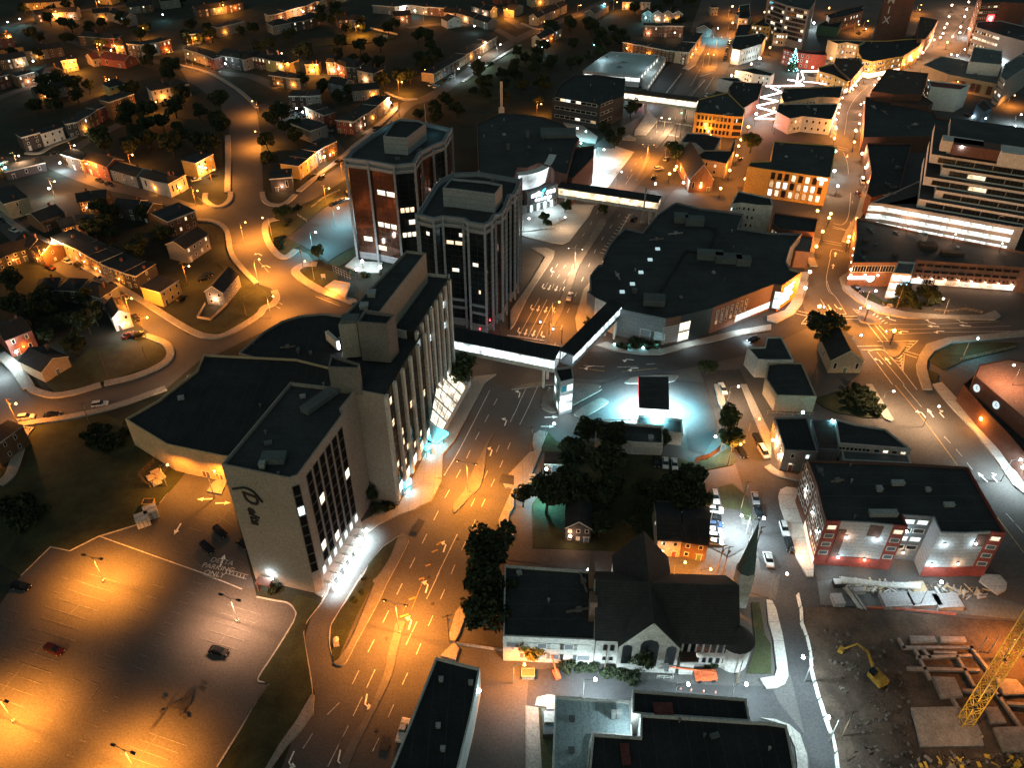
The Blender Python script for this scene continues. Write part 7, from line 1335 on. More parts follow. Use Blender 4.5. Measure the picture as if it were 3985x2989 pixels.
def signal(lab, s, tile, col, h=6):
    g = W2(s, 0, tile)[0]; r = empty('traffic_signal', (*g, 0), lab, 'traffic signal'); mb = MB(); mb.cyl((0, 0, 0), (0, 0, h), .12, n=8); mb.cyl((0, 0, h), (-3, 0, h + .3), .07, n=6); mb.build('pole', [M['metal_dark']], r)
    mb = MB(); mb.box(-3, 0, h - .6, .35, .35, 1.1, 0, 0); mb.build('signal_head', [M['metal_dark']], r); mb = MB(); mb.ball((-3, -.25, h - .3), .22, 0); mb.build('signal_lens', [LG[col][1]], r); light((-3, -.8, h - .3), LG[col][0], 60, r)
for s, t_, c_, l_ in (('300,1230', '21', 'c', 'traffic signal on the median nose by the skywalk'), ('410,1290', '21', 'c', 'traffic signal at the crossing below the skywalk'), ('2000,1290', '11', 'r', 'traffic signal with a red lens by the glass tower'), ('2085,1215', '11', 'r', 'traffic signal beside the tower corner columns'), ('530,1100', '31', 'c', 'traffic signal reaching over the left junction crossing'), ('840,1110', '31', 'c', 'traffic signal on the upper junction island'), ('1060,1310', '31', 'm', 'traffic signal on the lower junction island'), ('1480,1060', '20', 'g', 'green traffic signal under the far skywalk')): signal(l_, s, t_, c_)
lamps('added above the corrugated roof', 'f', 'cobra', '1230,130,p,1,180', 19, 2000)  # pole lamp added to light the corrugated roof
lamps('at the brick building entrance court', 'f', 'wall', '1340,1400,w,1', 5, 1500)
# ================= TREES =================
def crown_mesh(name, m, seed, R=3.3, H=5.2, n=2000, cone=False):
    r = random.Random(seed); mb = MB(); lobes = []
    for _ in range(14 if not cone else 1):
        a = r.uniform(0, 6.28); d_ = r.uniform(.1, .78) * R; lobes.append((d_ * math.cos(a), d_ * math.sin(a), r.uniform(.25, .8) * H, r.uniform(.24, .44) * R))
    for i in range(n):
        if cone:
            t = r.random() ** .7; rr = (1 - t) * R * r.uniform(.55, 1.05) + .1; a = r.uniform(0, 6.28); x, y, z = rr * math.cos(a), rr * math.sin(a), t * H
        else:
            lx, ly, lz, lr = r.choice(lobes); u = r.uniform(-1, 1); a = r.uniform(0, 6.28); q = math.sqrt(1 - u * u); k = lr * r.uniform(.7, 1.08); x, y, z = lx + k * q * math.cos(a), ly + k * q * math.sin(a), lz + k * u * .8
        s = r.uniform(.14, .38); ax = Vector((r.uniform(-1, 1), r.uniform(-1, 1), r.uniform(-.4, 1))).normalized(); t1 = ax.orthogonal().normalized(); t2 = ax.cross(t1); c = Vector((x, y, z)); t1 = t1 * s; t2 = t2 * s * .7
        mb.face([c - t1 - t2, c + t1 - t2 * .4, c + t1 + t2, c - t1 * .5 + t2])
    return mb.mesh(name, [m])
def trunk_mesh(h=2.4, R=3.0):
    mb = MB(); mb.cyl((0, 0, 0), (.1, .05, h), .24, .16, 8); r = random.Random(3)
    for k in range(5): a = k * 1.3; mb.cyl((.1, .05, h - .2), (math.cos(a) * R * .45, math.sin(a) * R * .45, h + R * .7), .11, .04, 5)
    return mb.mesh('trunk', [M['bark']])
CR = {'leaf': [crown_mesh('crown', M['leaf'], s) for s in (1, 2, 3)], 'dark': [crown_mesh('crown', M['leaf_dark'], s) for s in (4, 5, 6, 7)], 'yellow': [crown_mesh('crown', M['leaf_yellow_lit'], 8)], 'cone': [crown_mesh('crown', M['leaf_dark'], 9, 2.2, 7.5, 1300, True)], 'bush': [crown_mesh('foliage', M['leaf_dark'], s, 1.6, 1.3, 500) for s in (11, 12)]}
TK = trunk_mesh(); tr_ = random.Random(5)
def tree(lab, p, sc_, kd='dark', group=None, world=False, tile='o', zs=1, base=0):
    g = p if world else W2(p, 0, tile)[0]; me = tr_.choice(CR[kd]); sm = kd == 'bush'
    r = empty('bush' if sm else ('conifer_tree' if kd == 'cone' else 'leafy_tree'), (g[0], g[1], base), lab, 'bush' if sm else 'tree', group, tr_.uniform(0, 6.28)); r.scale = (sc_, sc_, sc_ * zs)
    c = bpy.data.objects.new('foliage' if sm else 'crown', me); C.objects.link(c); c.parent = r; c.location.z = .0 if sm else (.8 if kd == 'cone' else 1.5)
    if not sm: t = bpy.data.objects.new('trunk', TK); C.objects.link(t); t.parent = r
NAMED = [('large round dark tree beside the church hall, upper of the pair', '22: 1990,0', 0), ]
def tl(L, kd='dark', tile='o'):
    for lab, s, k in L: tree(lab, s, k, kd, tile=tile)
tl([('huge dark tree by the arterial road, top of the clump beside the church hall', '1060,1225', 1.9), ('huge dark tree by the arterial road, middle of the clump', '1040,1290', 1.9), ('huge dark tree by the arterial road, bottom of the clump', '1045,1360', 1.8), ('huge dark tree tucked against the church hall wall', '1085,1320', 1.5),
    ('dark tree between the white cars and the row of parked cars', '1485,1075', 1.7), ('dark tree just below the two white cars', '1460,1110', 1.6), ('dark tree touching the row of parked cars', '1500,1115', 1.4), ('dark tree behind the long diner, left end', '1270,955', 1.3), ('dark tree over the long diner roof', '1320,975', 1.4), ('dark tree in the unlit garden below the diner', '1240,1010', 1.6), ('dark tree in the unlit garden, near its middle', '1300,1045', 1.9), ('dark tree in the unlit garden, its lower side', '1230,1090', 1.9), ('dark tree behind the dark gable house', '1180,1110', 1.9),
    ('small dark tree beside the narrow lot', '1130,1095', 1.0), ('dark tree rising over the diner rear wall', '1430,965', .8), ('tall tree against the plain cream wall of the hotel', '800,1085', 1.1), ('broad dark tree by the brown shingled cottage', '1770,745', 1.9), ('dark tree by the picnic benches, nearer the crossing', '1945,655', 1.2), ('dark tree by the picnic benches, farther along', '2000,662', 1.25), ('dark tree beside the long podium car park', '1970,668', .7), ('dark tree in front of the ochre building', '1950,560', 1) ][:20])
tl([('tree at the top of the station hedge, lit orange on one side', '1565,930', 1.3), ('big leafy tree beside the glass atrium', '980,840', 1.9), ('leafy tree standing below the big one at the atrium', '1005,815', 1.3), ('round street tree by the chapel, lit from behind', '1460,360', 1.6), ('round street tree nearer the arterial kerb', '1450,340', 1.2), ('bushy tree in front of the ochre building', '1620,330', 1.5), ('young round tree at the fuel station exit', '1525,810', .9), ('pale young tree on the median under the skywalk', '1305,465', .9), ('small tree beside the cyan tower car park', '615,480', 1.2), ('round tree at the parking lot booth corner', '690,560', .9), ('tree in front of the arena steps', '1175,480', .7), ('second tree in front of the arena steps', '1183,492', .6), ('tree in the planter by the arena skywalk', '1220,460', .9), ('tree in front of the church transept', '1385,1430', 1.3)], 'leaf')
tl([('yellow lit tree beside the church hall doors', '1145,1410', 1.2), ('yellow lit tree behind the brown shingled cottage', '1815,728', .8)], 'yellow'); tree('teal lit tree at the end of the station hedge', '1580,975', 1.2, 'leaf'); tree('dark tree next to the yellow lit one by the church hall', '1118,1400', 1.0, 'dark')
tree('pointed fir in front of the church transept', '1378,1440', .9, 'cone')
# groves: look-alike dark trees, alike in label
def grove(lab, grp, poly, n, s0=1.0, s1=1.6, kd='dark', seed=1):
    pts = W2(poly); r = random.Random(seed); xs = [p[0] for p in pts]; ys = [p[1] for p in pts]; k = 0; tries = 0; put = []
    while k < n and tries < 6000:
        tries += 1; x, y = r.uniform(min(xs), max(xs)), r.uniform(min(ys), max(ys)); ins = False; j = len(pts) - 1
        for i in range(len(pts)):
            if (pts[i][1] > y) != (pts[j][1] > y) and x < (pts[j][0] - pts[i][0]) * (y - pts[i][1]) / (pts[j][1] - pts[i][1]) + pts[i][0]: ins = not ins
            j = i
        if not ins or any((x - a) ** 2 + (y - b) ** 2 < (22 if kd == 'dark' else 6) for a, b in put): continue
        put.append((x, y)); tree(lab, (x, y), r.uniform(s0, s1) * (1.1 if kd == 'dark' else 1), kd, grp, True); k += 1
grove('dark leafy tree massed inside the bend of the curving road', 'grove inside the road bend', 'o: 210,340 240,250 330,240 430,200 490,250 485,330 480,380 400,370 330,360', 23, 1.0, 1.7)
grove('dark leafy tree behind the terrace with the white car', 'grove behind the terrace', 'o: 60,270 90,195 170,180 230,190 330,200 320,225 230,225 180,240 120,250', 13)
grove('dark leafy tree below the corner row at the curve', 'grove below the corner row', 'o: 290,150 330,125 385,155 400,180 320,180', 4)
grove('dark leafy tree in the round grove by the tower car park', 'round grove', 'o: 575,290 600,262 640,280 655,310 640,360 600,400 575,390', 7)
grove('dark leafy tree on the unlit meadow hill', 'trees on the meadow hill', 'o: 620,90 700,100 760,110 880,100 900,70 1000,120 950,150 880,230 820,200 700,150 640,130', 22, .9, 1.5)
grove('dark leafy tree on the unlit hillside ridge', 'trees on the ridge', 'o: 650,40 720,30 800,60 950,65 960,80 860,90 700,75', 12, .9, 1.4)
grove('dark leafy tree in the long wood beside the lit hill street', 'long wood', 'o: 930,240 960,200 1030,170 1120,120 1190,60 1330,60 1360,120 1300,150 1250,200 1180,240 1080,225 990,240', 38, .9, 1.5)
grove('dark leafy tree in the unlit garden below the diner', 'unlit garden trees', '22: 560,960 800,960 900,980 1280,960 1330,1000 1250,1140 860,1340 700,1330 640,1150 560,1100 500,1000', 9, .9, 1.3, seed=4)
grove('dark leafy tree behind the arena roof', 'trees behind the arena', 'o: 900,260 960,225 1010,245 940,275 870,290', 7, .9, 1.2)
grove('dark leafy tree between library and arena plaza', 'trees by the library', 'o: 1360,230 1390,215 1400,240 1380,270 1350,265', 4, 1.0, 1.5)
grove('dark leafy tree behind the library forecourt', 'trees by the library forecourt', 'o: 1290,290 1370,300 1340,330 1300,320', 4, .8, 1.2)
grove('dark leafy tree in the back gardens below the yellow street', 'back garden trees', 'o: 0,620 60,600 150,640 230,690 220,760 180,830 100,740 20,680', 13, .8, 1.4)
grove('dark leafy tree in the gardens above the yellow street', 'garden trees', 'o: 150,520 220,470 320,450 380,560 350,600 290,590 220,560', 12, .8, 1.3)
grove('dark leafy tree among the upper hillside roofs', 'upper hillside trees', 'o: 10,110 60,60 160,40 300,50 370,60 360,90 250,110 130,130 60,160', 18, .9, 1.4)
grove('dark leafy tree at the top edge of the hillside', 'top edge trees', 'o: -10,30 120,0 400,0 600,0 560,20 380,35 200,30 60,50', 16, .9, 1.4)
grove('dark leafy tree above the small pub', 'trees above the pub', 'o: 380,60 560,60 640,100 700,130 650,140 520,125 400,100', 11, .9, 1.4)
grove('dark leafy tree on the far unlit slope', 'far slope trees', 'o: 1360,0 1530,-10 1510,40 1500,90 1450,60 1370,40', 12, .9, 1.4)
grove('dark leafy tree between the flat roofed pair and the street', 'pocket trees', 'o: 700,190 760,200 770,240 700,230 640,180', 5, .8, 1.2)
grove('dark shrub at the foot of the lawn slope', 'slope shrubs', 'o: 20,1095 60,1080 95,1110 60,1140 20,1140', 8, 1.2, 2.2, 'bush')
grove('low shrub among the lawn edge weeds', 'lawn edge shrubs', 'o: 150,930 250,920 300,940 260,980 190,960', 10, .9, 1.6, 'bush', 2)
grove('shrub beside the unlit road cutting', 'cutting shrubs', 'o: 590,540 620,470 650,440 620,500 600,550', 8, .8, 1.4, 'bush', 3)
grove('shrub in the bed at the convention hall corner', 'corner bed shrubs', '21: 900,1330 1000,1290 1150,1310 1230,1330 1100,1345 960,1345', 12, 1.0, 1.5, 'bush', 4)
grove('shrub in the round bed below the skywalk', 'round bed shrubs', '21: 620,1080 680,1100 680,1170 630,1170', 5, .9, 1.2, 'bush', 5)
grove('shrub on the bright hillside meadow', 'meadow shrubs', 'o: 1010,200 1080,150 1130,140 1120,170 1040,215', 14, 1.2, 2.0, 'bush', 6)
grove('shrub in the church garden', 'church garden shrubs', '23: 420,790 700,800 900,860 1050,900 900,880 600,820', 12, .9, 1.5, 'bush', 7)
grove('scrub bush in the brown lit garden by the wide road', 'garden scrub', '32: 600,60 840,20 960,200 980,270 700,240', 22, .8, 1.6, 'bush', 8)
grove('orange leaved shrub on the planted island', 'planted island shrubs', '13: 830,240 900,170 990,30 940,20 850,160', 12, .5, .8, 'bush', 9)
grove('shrub behind the picnic benches', 'bench shrubs', '31: 1000,960 1100,900 1300,950 1450,960 1300,1000', 10, .8, 1.2, 'bush', 10)
for i, (s, k) in enumerate((('13: 150,130', 1.1), ('12: 1130,1050', 1.4), ('12: 1040,1080', 1.3), ('23: 1700,790', 1.2), ('11: 930,720', 1.3), ('11: 800,700', 1.0), ('10: 2000,560', 1.4))): tree(['bush at the hotel end wall', 'bush beside the hotel tower foot, nearer the road', 'bush beside the hotel tower foot, against the wall', 'bush beneath the small church windows', 'bush above the orange lit ramp', 'bush right of the orange lit ramp', 'bush beside the lit hill street'][i], s, k, 'bush')
# illuminated tree: tree set with many cyan lights
g = W2('b: 960,880')[0]; r = empty('illuminated_tree', (*g, 0), 'tall conical tree covered in brilliant cyan lights', 'tree'); c = bpy.data.objects.new('crown', CR['cone'][0]); C.objects.link(c); c.parent = r; c.scale = (1.6, 1.6, 1.7); mb = MB(); rr_ = random.Random(3)
for i in range(110):
    t = rr_.random() ** .8; q = (1 - t) * 3.7 + .1; a = rr_.uniform(0, 6.28); mb.ball((q * math.cos(a), q * math.sin(a), .8 + t * 12.5), .2, 0, 5, 3)
kind(mb.build('fairy_lights', [glow('fairy', (.35, .95, 1), 9)], r), 'stuff'); light((0, -5, 5), CY, 900, r); mb = MB(); mb.cyl((0, 0, 0), (0, 0, 3), .3, .2, 8); mb.build('trunk', [M['bark']], r)
# zigzag light strings
def string(lab, s, tile, z=6, r=.32, pw=500):
    pts = [G(p, z) for p in P(s, tile)]; o = (pts[0].x, pts[0].y, 0); root = empty('light_string', o, lab, 'light string'); mb = MB()
    for a, b in zip(pts, pts[1:]): mb.cyl(a, b, r, n=6)
    mb.build('lights', [GPINK], root, o)
    po = MB()
    for p in pts: po.cyl((p.x, p.y, 0), (p.x, p.y, z), .07, n=5)
    po.build('masts', [M['metal_dark']], root, o)
    for a, b in zip(pts, pts[1:]): m_ = (a + b) / 2; light((m_.x - o[0], m_.y - o[1], z - .6), PK, pw, root, r=.5)
string('zigzag string of pinkish white lights over the narrow bar street', '740,1473 510,1468 765,1385 540,1330 530,1310 790,1250 575,1205 840,1140 700,1080', 'b')
string('straight string of white lights crossing the bar street end', '640,1065 1110,1058 1010,1000 910,985', 'b'); string('short angled string of white lights below the illuminated tree', '1040,910 1020,1040 1110,970 1080,880 1290,880', 'b')
string('row of white bulbs beside the yellow pub', '1110,1010 1250,1020 1390,1045', 'b', 3, .18, 250)
# ================= VEHICLES =================
def car_meshes(colr, kd):
    pm = mat('car_' + colr, {'white': (.7, .7, .7), 'black': (.012, .012, .014), 'silver': (.35, .36, .37), 'red': (.1, .015, .01), 'grey': (.09, .09, .1), 'blue': (.03, .06, .14), 'tan': (.35, .28, .2)}[colr], .22, .04, 1, metal=.25, spec=.6)
    W = .9; prof = {'car': [(-2.25, .35), (-2.28, .75), (-2.1, .88), (-1.35, .95), (1.0, .93), (2.0, .78), (2.25, .62), (2.25, .35)], 'suv': [(-2.3, .4), (-2.35, .95), (-2.2, 1.1), (1.1, 1.08), (2.1, .95), (2.35, .75), (2.35, .4)], 'van': [(-2.5, .4), (-2.55, 1.1), (-2.5, 1.3), (1.5, 1.2), (2.2, 1.0), (2.5, .8), (2.5, .4)], 'pickup': [(-2.7, .45), (-2.72, 1.1), (-.6, 1.1), (-.55, 1.1), (1.2, 1.1), (2.3, 1.0), (2.6, .85), (2.6, .45)]}[kd]
    cab = {'car': [(-1.75, .9), (-1.05, 1.38), (.35, 1.4), (1.15, .9)], 'suv': [(-2.25, 1.05), (-1.95, 1.68), (.3, 1.7), (1.15, 1.05)], 'van': [(-2.5, 1.25), (-2.4, 2.0), (.9, 2.0), (1.75, 1.15)], 'pickup': [(-.75, 1.08), (-.6, 1.72), (.6, 1.75), (1.35, 1.08)]}[kd]
    def extr(prof_, w0, w1, m=0, tops=None):
        mb = MB(); n = len(prof_)
        def yw(z): return w0 + (w1 - w0) * (z - zlo) / max(.01, zhi - zlo)
        zlo = min(p[1] for p in prof_); zhi = max(p[1] for p in prof_)
        L = [(x, yw(z), z) for x, z in prof_]; R = [(x, -yw(z), z) for x, z in prof_]
        for i in range(n):
            j = (i + 1) % n; mb.face([L[j], L[i], R[i], R[j]][::-1], (tops or {}).get(i, m))
        mb.face(L, m); mb.face(R[::-1], m); return mb
    body = extr(prof, W, W * .93); bm_ = body.mesh('body', [pm])
    gl = extr(cab, W * .9, W * .68, 0); gmsh = gl.mesh('window_glass', [M['dark_glass']])
    rf = MB(); x0, x1, zt = cab[1][0] + .05, cab[2][0] - .02, cab[2][1] + .02; rf.box((x0 + x1) / 2, 0, zt - .02, x1 - x0, W * 1.34, .05); rfm = rf.mesh('roof', [pm])
    wh = MB(); wh.cyl((0, -.1, 0), (0, .1, 0), .33, n=14); wh.cyl((0, -.11, 0), (0, .11, 0), .18, n=10, m=1); whm = wh.mesh('wheel', [M['rubber'], M['galv']])
    hl = MB(); hl.box(0, 0, -.08, .08, .32, .16); hm = hl.mesh('headlight', [M['white']]); tm_ = hl.mesh('tail_light', [M['roof_red']])
    return bm_, gmsh, rfm, whm, hm, tm_, prof
CARP = {}
def car(lab, s, to, colr='white', kd='car', tile='o', group=None, z=0, on=None):
    if (colr, kd) not in CARP: CARP[(colr, kd)] = car_meshes(colr, kd)
    bm_, gm_, rfm, wm, hm, tm2, prof = CARP[(colr, kd)]; c, d_ = [Vector(p) for p in W2(s + ' ' + to, z, tile)]; d_ = d_ - c; a = math.atan2(d_.y, d_.x)
    r = empty('parked_car', (c.x, c.y, z + .02), lab, {'car': 'car', 'suv': 'car', 'van': 'van', 'pickup': 'pickup truck'}[kd], group, a)
    def ad(n, me, l=(0, 0, 0)): o_ = bpy.data.objects.new(n, me); C.objects.link(o_); o_.parent = r; o_.location = l; return o_
    ad('body', bm_); ad('window_glass', gm_); ad('roof', rfm)
    for x in (-1.4, 1.4):
        for y in (-.85, .85): ad('wheel', wm, (x, y, .33))
    for y in (-.6, .6): ad('headlight', hm, (prof[-1][0] - .02, y, .68)); ad('tail_light', tm2, (prof[0][0] + .0, y, .72))
    if on:
        for y in (-.6, .6): light((prof[-1][0] + .5, y, .7), WH, 120, r)
CARS = [('02', [('white car by the street steps at the frame edge', '232,288', '300,280', 'white', 'suv'), ('black car behind the white one on the grey road', '450,265', '530,255', 'black', 'car'), ('white car alone on the grey road below the tilted pole', '865,175', '930,165', 'white', 'suv'),
   ('black car in the hotel bay, nearer the lettering', '1790,1410', '1860,1470', 'black', 'suv'), ('black car in the hotel bay, nearer the ramp', '1900,1275', '1960,1330', 'black', 'suv'), ('dark car against the hotel end wall', '2105,1380', '2170,1420', 'black', 'car')]),
 ('03', [('black hatchback alone in the lower middle of the car park', '1890,665', '1980,690', 'black', 'car'), ('dark red car casting a long shadow in the car park', '475,655', '560,690', 'red', 'suv'), ('black car at the car park frame edge', '190,110', '290,130', 'black', 'suv')]),
 ('13', [('white pickup beside the black roofed building', '1260,1350', '1290,1250', 'white', 'pickup')]),
 ('01', [('white car at the grey end of the yellow street', '125,333', '170,350', 'white', 'car'), ('black car at the frame edge street', '10,245', '50,265', 'black', 'car'), ('white van under the first yellow lamp', '335,450', '380,470', 'white', 'suv'), ('white car in the brightest yellow pool', '585,600', '630,620', 'white', 'car'), ('black car behind the white one in the yellow pool', '685,640', '740,665', 'black', 'suv'), ('silver car halfway down the yellow street', '855,748', '900,765', 'silver', 'car'), ('black car halfway down the yellow street', '970,805', '1010,825', 'black', 'car'),
   ('dark car beside the bright corner house', '1565,925', '1600,890', 'black', 'suv'), ('dark car behind the small gable house', '1790,715', '1840,700', 'black', 'car'), ('second dark car behind the small gable house', '1755,748', '1800,735', 'black', 'car'), ('black car beside the porch lit house', '1170,1085', '1200,1130', 'black', 'car'), ('black car on the yellow lit lawn drive', '1190,1235', '1230,1215', 'black', 'suv'), ('orange lit car across the yellow street lamps', '435,652', '480,670', 'red', 'car'), ('dark car next to the lawn drive car', '1110,1235', '1150,1215', 'red', 'car')]),
 ('00', [('white car parked by the terrace below the dark grove', '760,1160', '795,1145', 'white', 'car'), ('silver car outside the curve corner house', '1690,1555', '1730,1545', 'white', 'car'), ('black car outside the curve corner house', '1825,1525', '1870,1505', 'black', 'car'), ('pale car below the trio with bay windows', '1470,455', '1500,445', 'white', 'car'), ('tan car under the corner row lamps', '1800,583', '1850,590', 'tan', 'car'), ('tan car up the main street verge', '1870,620', '1910,625', 'tan', 'car'), ('dark car on the steep orange lane', '860,1560', '900,1575', 'black', 'car'), ('dark car lower on the steep orange lane', '940,1590', '980,1600', 'black', 'car'), ('dark car beside the junction verge', '465,1325', '500,1320', 'black', 'car')]),
 ('10', [('black car in the lit street beside the terrace', '555,1530', '585,1505', 'black', 'car'), ('black car farther up the street beside the terrace', '705,1395', '745,1380', 'black', 'car'), ('dark car near the hill street junction', '1025,1105', '1055,1090', 'black', 'car'), ('dark car parked against the yellow terrace house', '480,1525', '510,1510', 'black', 'car'), ('pale car parked by the backs of the corner terrace', '620,1135', '660,1130', 'silver', 'car'), ('second pale car by the backs of the corner terrace', '600,1095', '640,1085', 'grey', 'car'),
   ('white car on the lit hill street', '1500,735', '1530,720', 'white', 'car'), ('second white car on the lit hill street', '1545,750', '1575,735', 'white', 'car'), ('black car on the lit hill street', '1625,690', '1650,670', 'black', 'car'), ('silver car higher on the lit hill street', '1680,665', '1710,650', 'silver', 'car'), ('white car near the top of the lit hill street', '1835,562', '1860,545', 'white', 'car'), ('dark car under the wall lamps in the little yard', '390,1010', '420,1000', 'black', 'car'), ('grey car under the wall lamps in the little yard', '340,985', '380,975', 'grey', 'car'), ('silver car under the wall lamps in the little yard', '290,960', '330,950', 'silver', 'car')]),
 ('11', [('black car at the top of the cyan car park', '780,25', '810,55', 'black', 'suv'), ('first dark car in the cyan car park row', '665,105', '700,90', 'black', 'car'), ('second dark car in the cyan car park row', '705,88', '740,75', 'grey', 'car'), ('white car in the cyan car park row', '745,72', '780,60', 'silver', 'car')]),
 ('21', [('pale pickup moving beside the median', '480,905', '500,850', 'white', 'pickup'), ('black car parked below the long skywalk', '1035,235', '1060,210', 'black', 'suv'), ('dark car with red tail lights by the convention hall', '2060,1275', '1990,1300', 'black', 'car')]),
 ('20', [('white car parked by the round street tree', '1245,1460', '1275,1455', 'white', 'suv'), ('silver car beside the far median pole', '1305,1375', '1320,1350', 'silver', 'car'), ('white car by the ochre building kerb', '1660,825', '1675,805', 'white', 'suv'), ('dark car on the globe lamp street', '1945,1380', '1965,1360', 'black', 'car'), ('dark car by the flower bed road end', '1205,1535', '1220,1505', 'black', 'car')]),
 ('22', [('white pickup on the street beside the station lot', '1795,45', '1810,80', 'white', 'pickup'), ('silver car at the foot of the station hedge', '1945,465', '1960,500', 'silver', 'car'), ('dark car at the foot of the station hedge', '1960,590', '1985,625', 'black', 'car'), ('black car facing down the orange lit street', '2095,470', '2120,520', 'black', 'car'), ('white van on the orange lit street', '2145,590', '2175,640', 'white', 'van'), ('white car side by side below the diner, left one', '1303,680', '1305,720', 'white', 'car'), ('white car side by side below the diner, right one', '1380,690', '1385,730', 'white', 'car'), ('dark car beside the two white ones', '1225,670', '1228,710', 'black', 'car'),
   ('silver car at the little lawn kerb', '2075,985', '2085,1030', 'silver', 'car'), ('black car at the little lawn kerb', '2105,1100', '2120,1145', 'black', 'car'), ('white car by the striped round sidewalk', '2185,1510', '2200,1560', 'white', 'car'),
   ('topmost white car in the shaded row, beside the tree', '1730,975', '1740,1020', 'white', 'suv'), ('white car second from the top of the shaded row', '1720,1085', '1770,1090', 'white', 'suv'), ('black car third in the shaded row', '1705,1150', '1755,1155', 'black', 'suv'), ('blue car fourth in the shaded row', '1720,1210', '1770,1215', 'blue', 'car'), ('silver car fifth in the shaded row', '1715,1262', '1765,1268', 'white', 'car'), ('white car sixth in the shaded row', '1730,1315', '1780,1322', 'white', 'suv'), ('silver car last in the shaded row', '1725,1362', '1775,1370', 'silver', 'car')]),
 ('32', [('white car by the apartment sidewalk, upper one', '145,1250', '160,1300', 'white', 'suv'), ('black car by the apartment sidewalk', '190,1390', '205,1440', 'black', 'suv'), ('white car by the apartment sidewalk, lower one', '15,1515', '25,1560', 'white', 'car')]),
 ('31', [('red car on the globe lamp street', '785,20', '800,40', 'red', 'car'), ('white van on the globe lamp street', '820,-90', '825,-60', 'white', 'van'), ('dark car in the podium corner bay', '775,845', '800,860', 'black', 'car'), ('white car below the glass stair tower', '1160,850', '1200,858', 'white', 'car')]),
 ('a', [('pale car climbing the orange side street', '210,370', '250,350', 'tan', 'car'), ('dark car on the orange side street', '130,415', '170,400', 'black', 'car'), ('red tailed car by the waterfront hut', '1480,1440', '1520,1450', 'red', 'car')])]
for t_, L in CARS:
    for l_, s, to, cl, kd in L: car(l_, s, to, cl, kd, t_, on=('red tail' in l_))
car('white car alone on the rooftop parking deck', '1570,835', '1620,830', 'white', 'suv', 'a', z=7.4)
for i in range(9): car(f'dark parked car, {od(i)} in the line by the turret building', f'{188 - 8 * i},{500 + 31 * i}', f'{180 - 8 * i},{531 + 31 * i}', 'black' if i % 3 else 'silver', 'car', 'b', 'cars lined by the turret building')
# ================= SMALL THINGS =================
def thing_mesh(name, lab, cat, s, tile, fn, mats, group=None):
    g = W2(s, 0, tile)[0]; mb = MB(); fn(mb); ob = mb.build(name, mats, None, (0, 0, 0)); ob.location = (*g, 0); tag(ob, lab, cat, group); return ob
for s, l_ in (('1240,1192', 'white storage container at the lawn edge, nearer one'), ('1312,1125', 'white storage container at the lawn edge, farther one')):
    def f(mb): mb.box(0, 0, .1, 3.2, 2.9, 2.6, .5, 0); mb.box(0, 0, 2.7, 3.3, 3.0, .12, .5, 0); mb.box(0, -.0, 2.82, 3.2, .08, .04, .5, 1); [mb.box(math.cos(.5) * x - math.sin(.5) * -1.47, math.sin(.5) * x + math.cos(.5) * -1.47, .3, .08, .06, 2.3, .5, 1) for x in (-1, 0, 1)]
    thing_mesh('storage_container', l_, 'container', s, '02', f, [M['offwhite'], M['metal_dark']])
def dumpster(mb): mb.prism([(-1.3, -.9), (1.3, -.9), (1.3, .9), (-1.3, .9)], .15, 1.6, 0, 1); mb.box(-1.4, 0, 1.45, .1, 1.9, .25, 0, 0); mb.box(1.4, 0, 1.45, .1, 1.9, .25, 0, 0); mb.box(0, -.95, 1.45, 2.8, .1, .25, 0, 0); mb.box(0, .95, 1.45, 2.8, .1, .25, 0, 0)
thing_mesh('dumpster', 'open yellow dumpster behind the storage containers', 'dumpster', '1290,1035', '02', dumpster, [M['ochre'], M['roof_dark']]); thing_mesh('dumpster', 'yellow dumpster on the pale pad by the hotel wall', 'dumpster', '1905,800', '02', dumpster, [M['ochre'], M['tan']]); thing_mesh('dumpster', 'dark dumpster on the construction yard by the street', 'dumpster', '610,90', '33', dumpster, [M['metal_dark'], M['galv']])
thing_mesh('dumpster', 'tan open skip at the orange lit lane near the church hall', 'dumpster', '120,875', '23', dumpster, [M['tan'], M['wood']])
patch('concrete_pad', '02: 1830,860 1900,790 1960,830 1910,950 1785,925', 'concrete', .1)
def fence(lab, s, tile, h=1.2, m='trim', step=2.4, rails=2, name='fence', solid=False):
    pts = [Vector(p) for p in W2(s, 0, tile)]; o = (*pts[0], 0); r = empty(name, o, lab, 'fence' if name == 'fence' else name.replace('_', ' ')); mb = MB(); pm = MB()
    for a, b in zip(pts, pts[1:]):
        d_ = b - a; L = d_.length; an = math.atan2(d_.y, d_.x); c = (a + b) / 2
        for k in range(rails): mb.box(c.x, c.y, h * (k + 1) / rails - .08, L, .06, .08, an)
        if solid: mb.box(c.x, c.y, .05, L, .12, h - .05, an)
        for k in range(int(L / step) + 1): q = a + d_ * min(1, k * step / max(.1, L)); pm.cyl((q.x, q.y, 0), (q.x, q.y, h), .05, n=5)
    mb.build('rails', [M[m]], r, o); ps = pm.build('posts', [M[m]], r, o); return r
fence('timber slat fence of the skip enclosure on the lawn', '1205,800 1385,620 1475,690 1300,890 1205,800', '02', 2.0, 'wood', 2, 3)
for i, s in enumerate(('1310,800', '1345,760', '1350,845', '1385,800')):
    thing_mesh('garden_bed', f'pale raised box, {od(i)} of four in the slatted enclosure', 'box', s, '02', lambda mb: (mb.box(0, 0, 0, 2.4, 2.0, .8, .7), mb.box(0, 0, .8, 2.1, 1.7, .05, .7, 1)), [M['offwhite'], M['tan']], 'boxes in the enclosure')
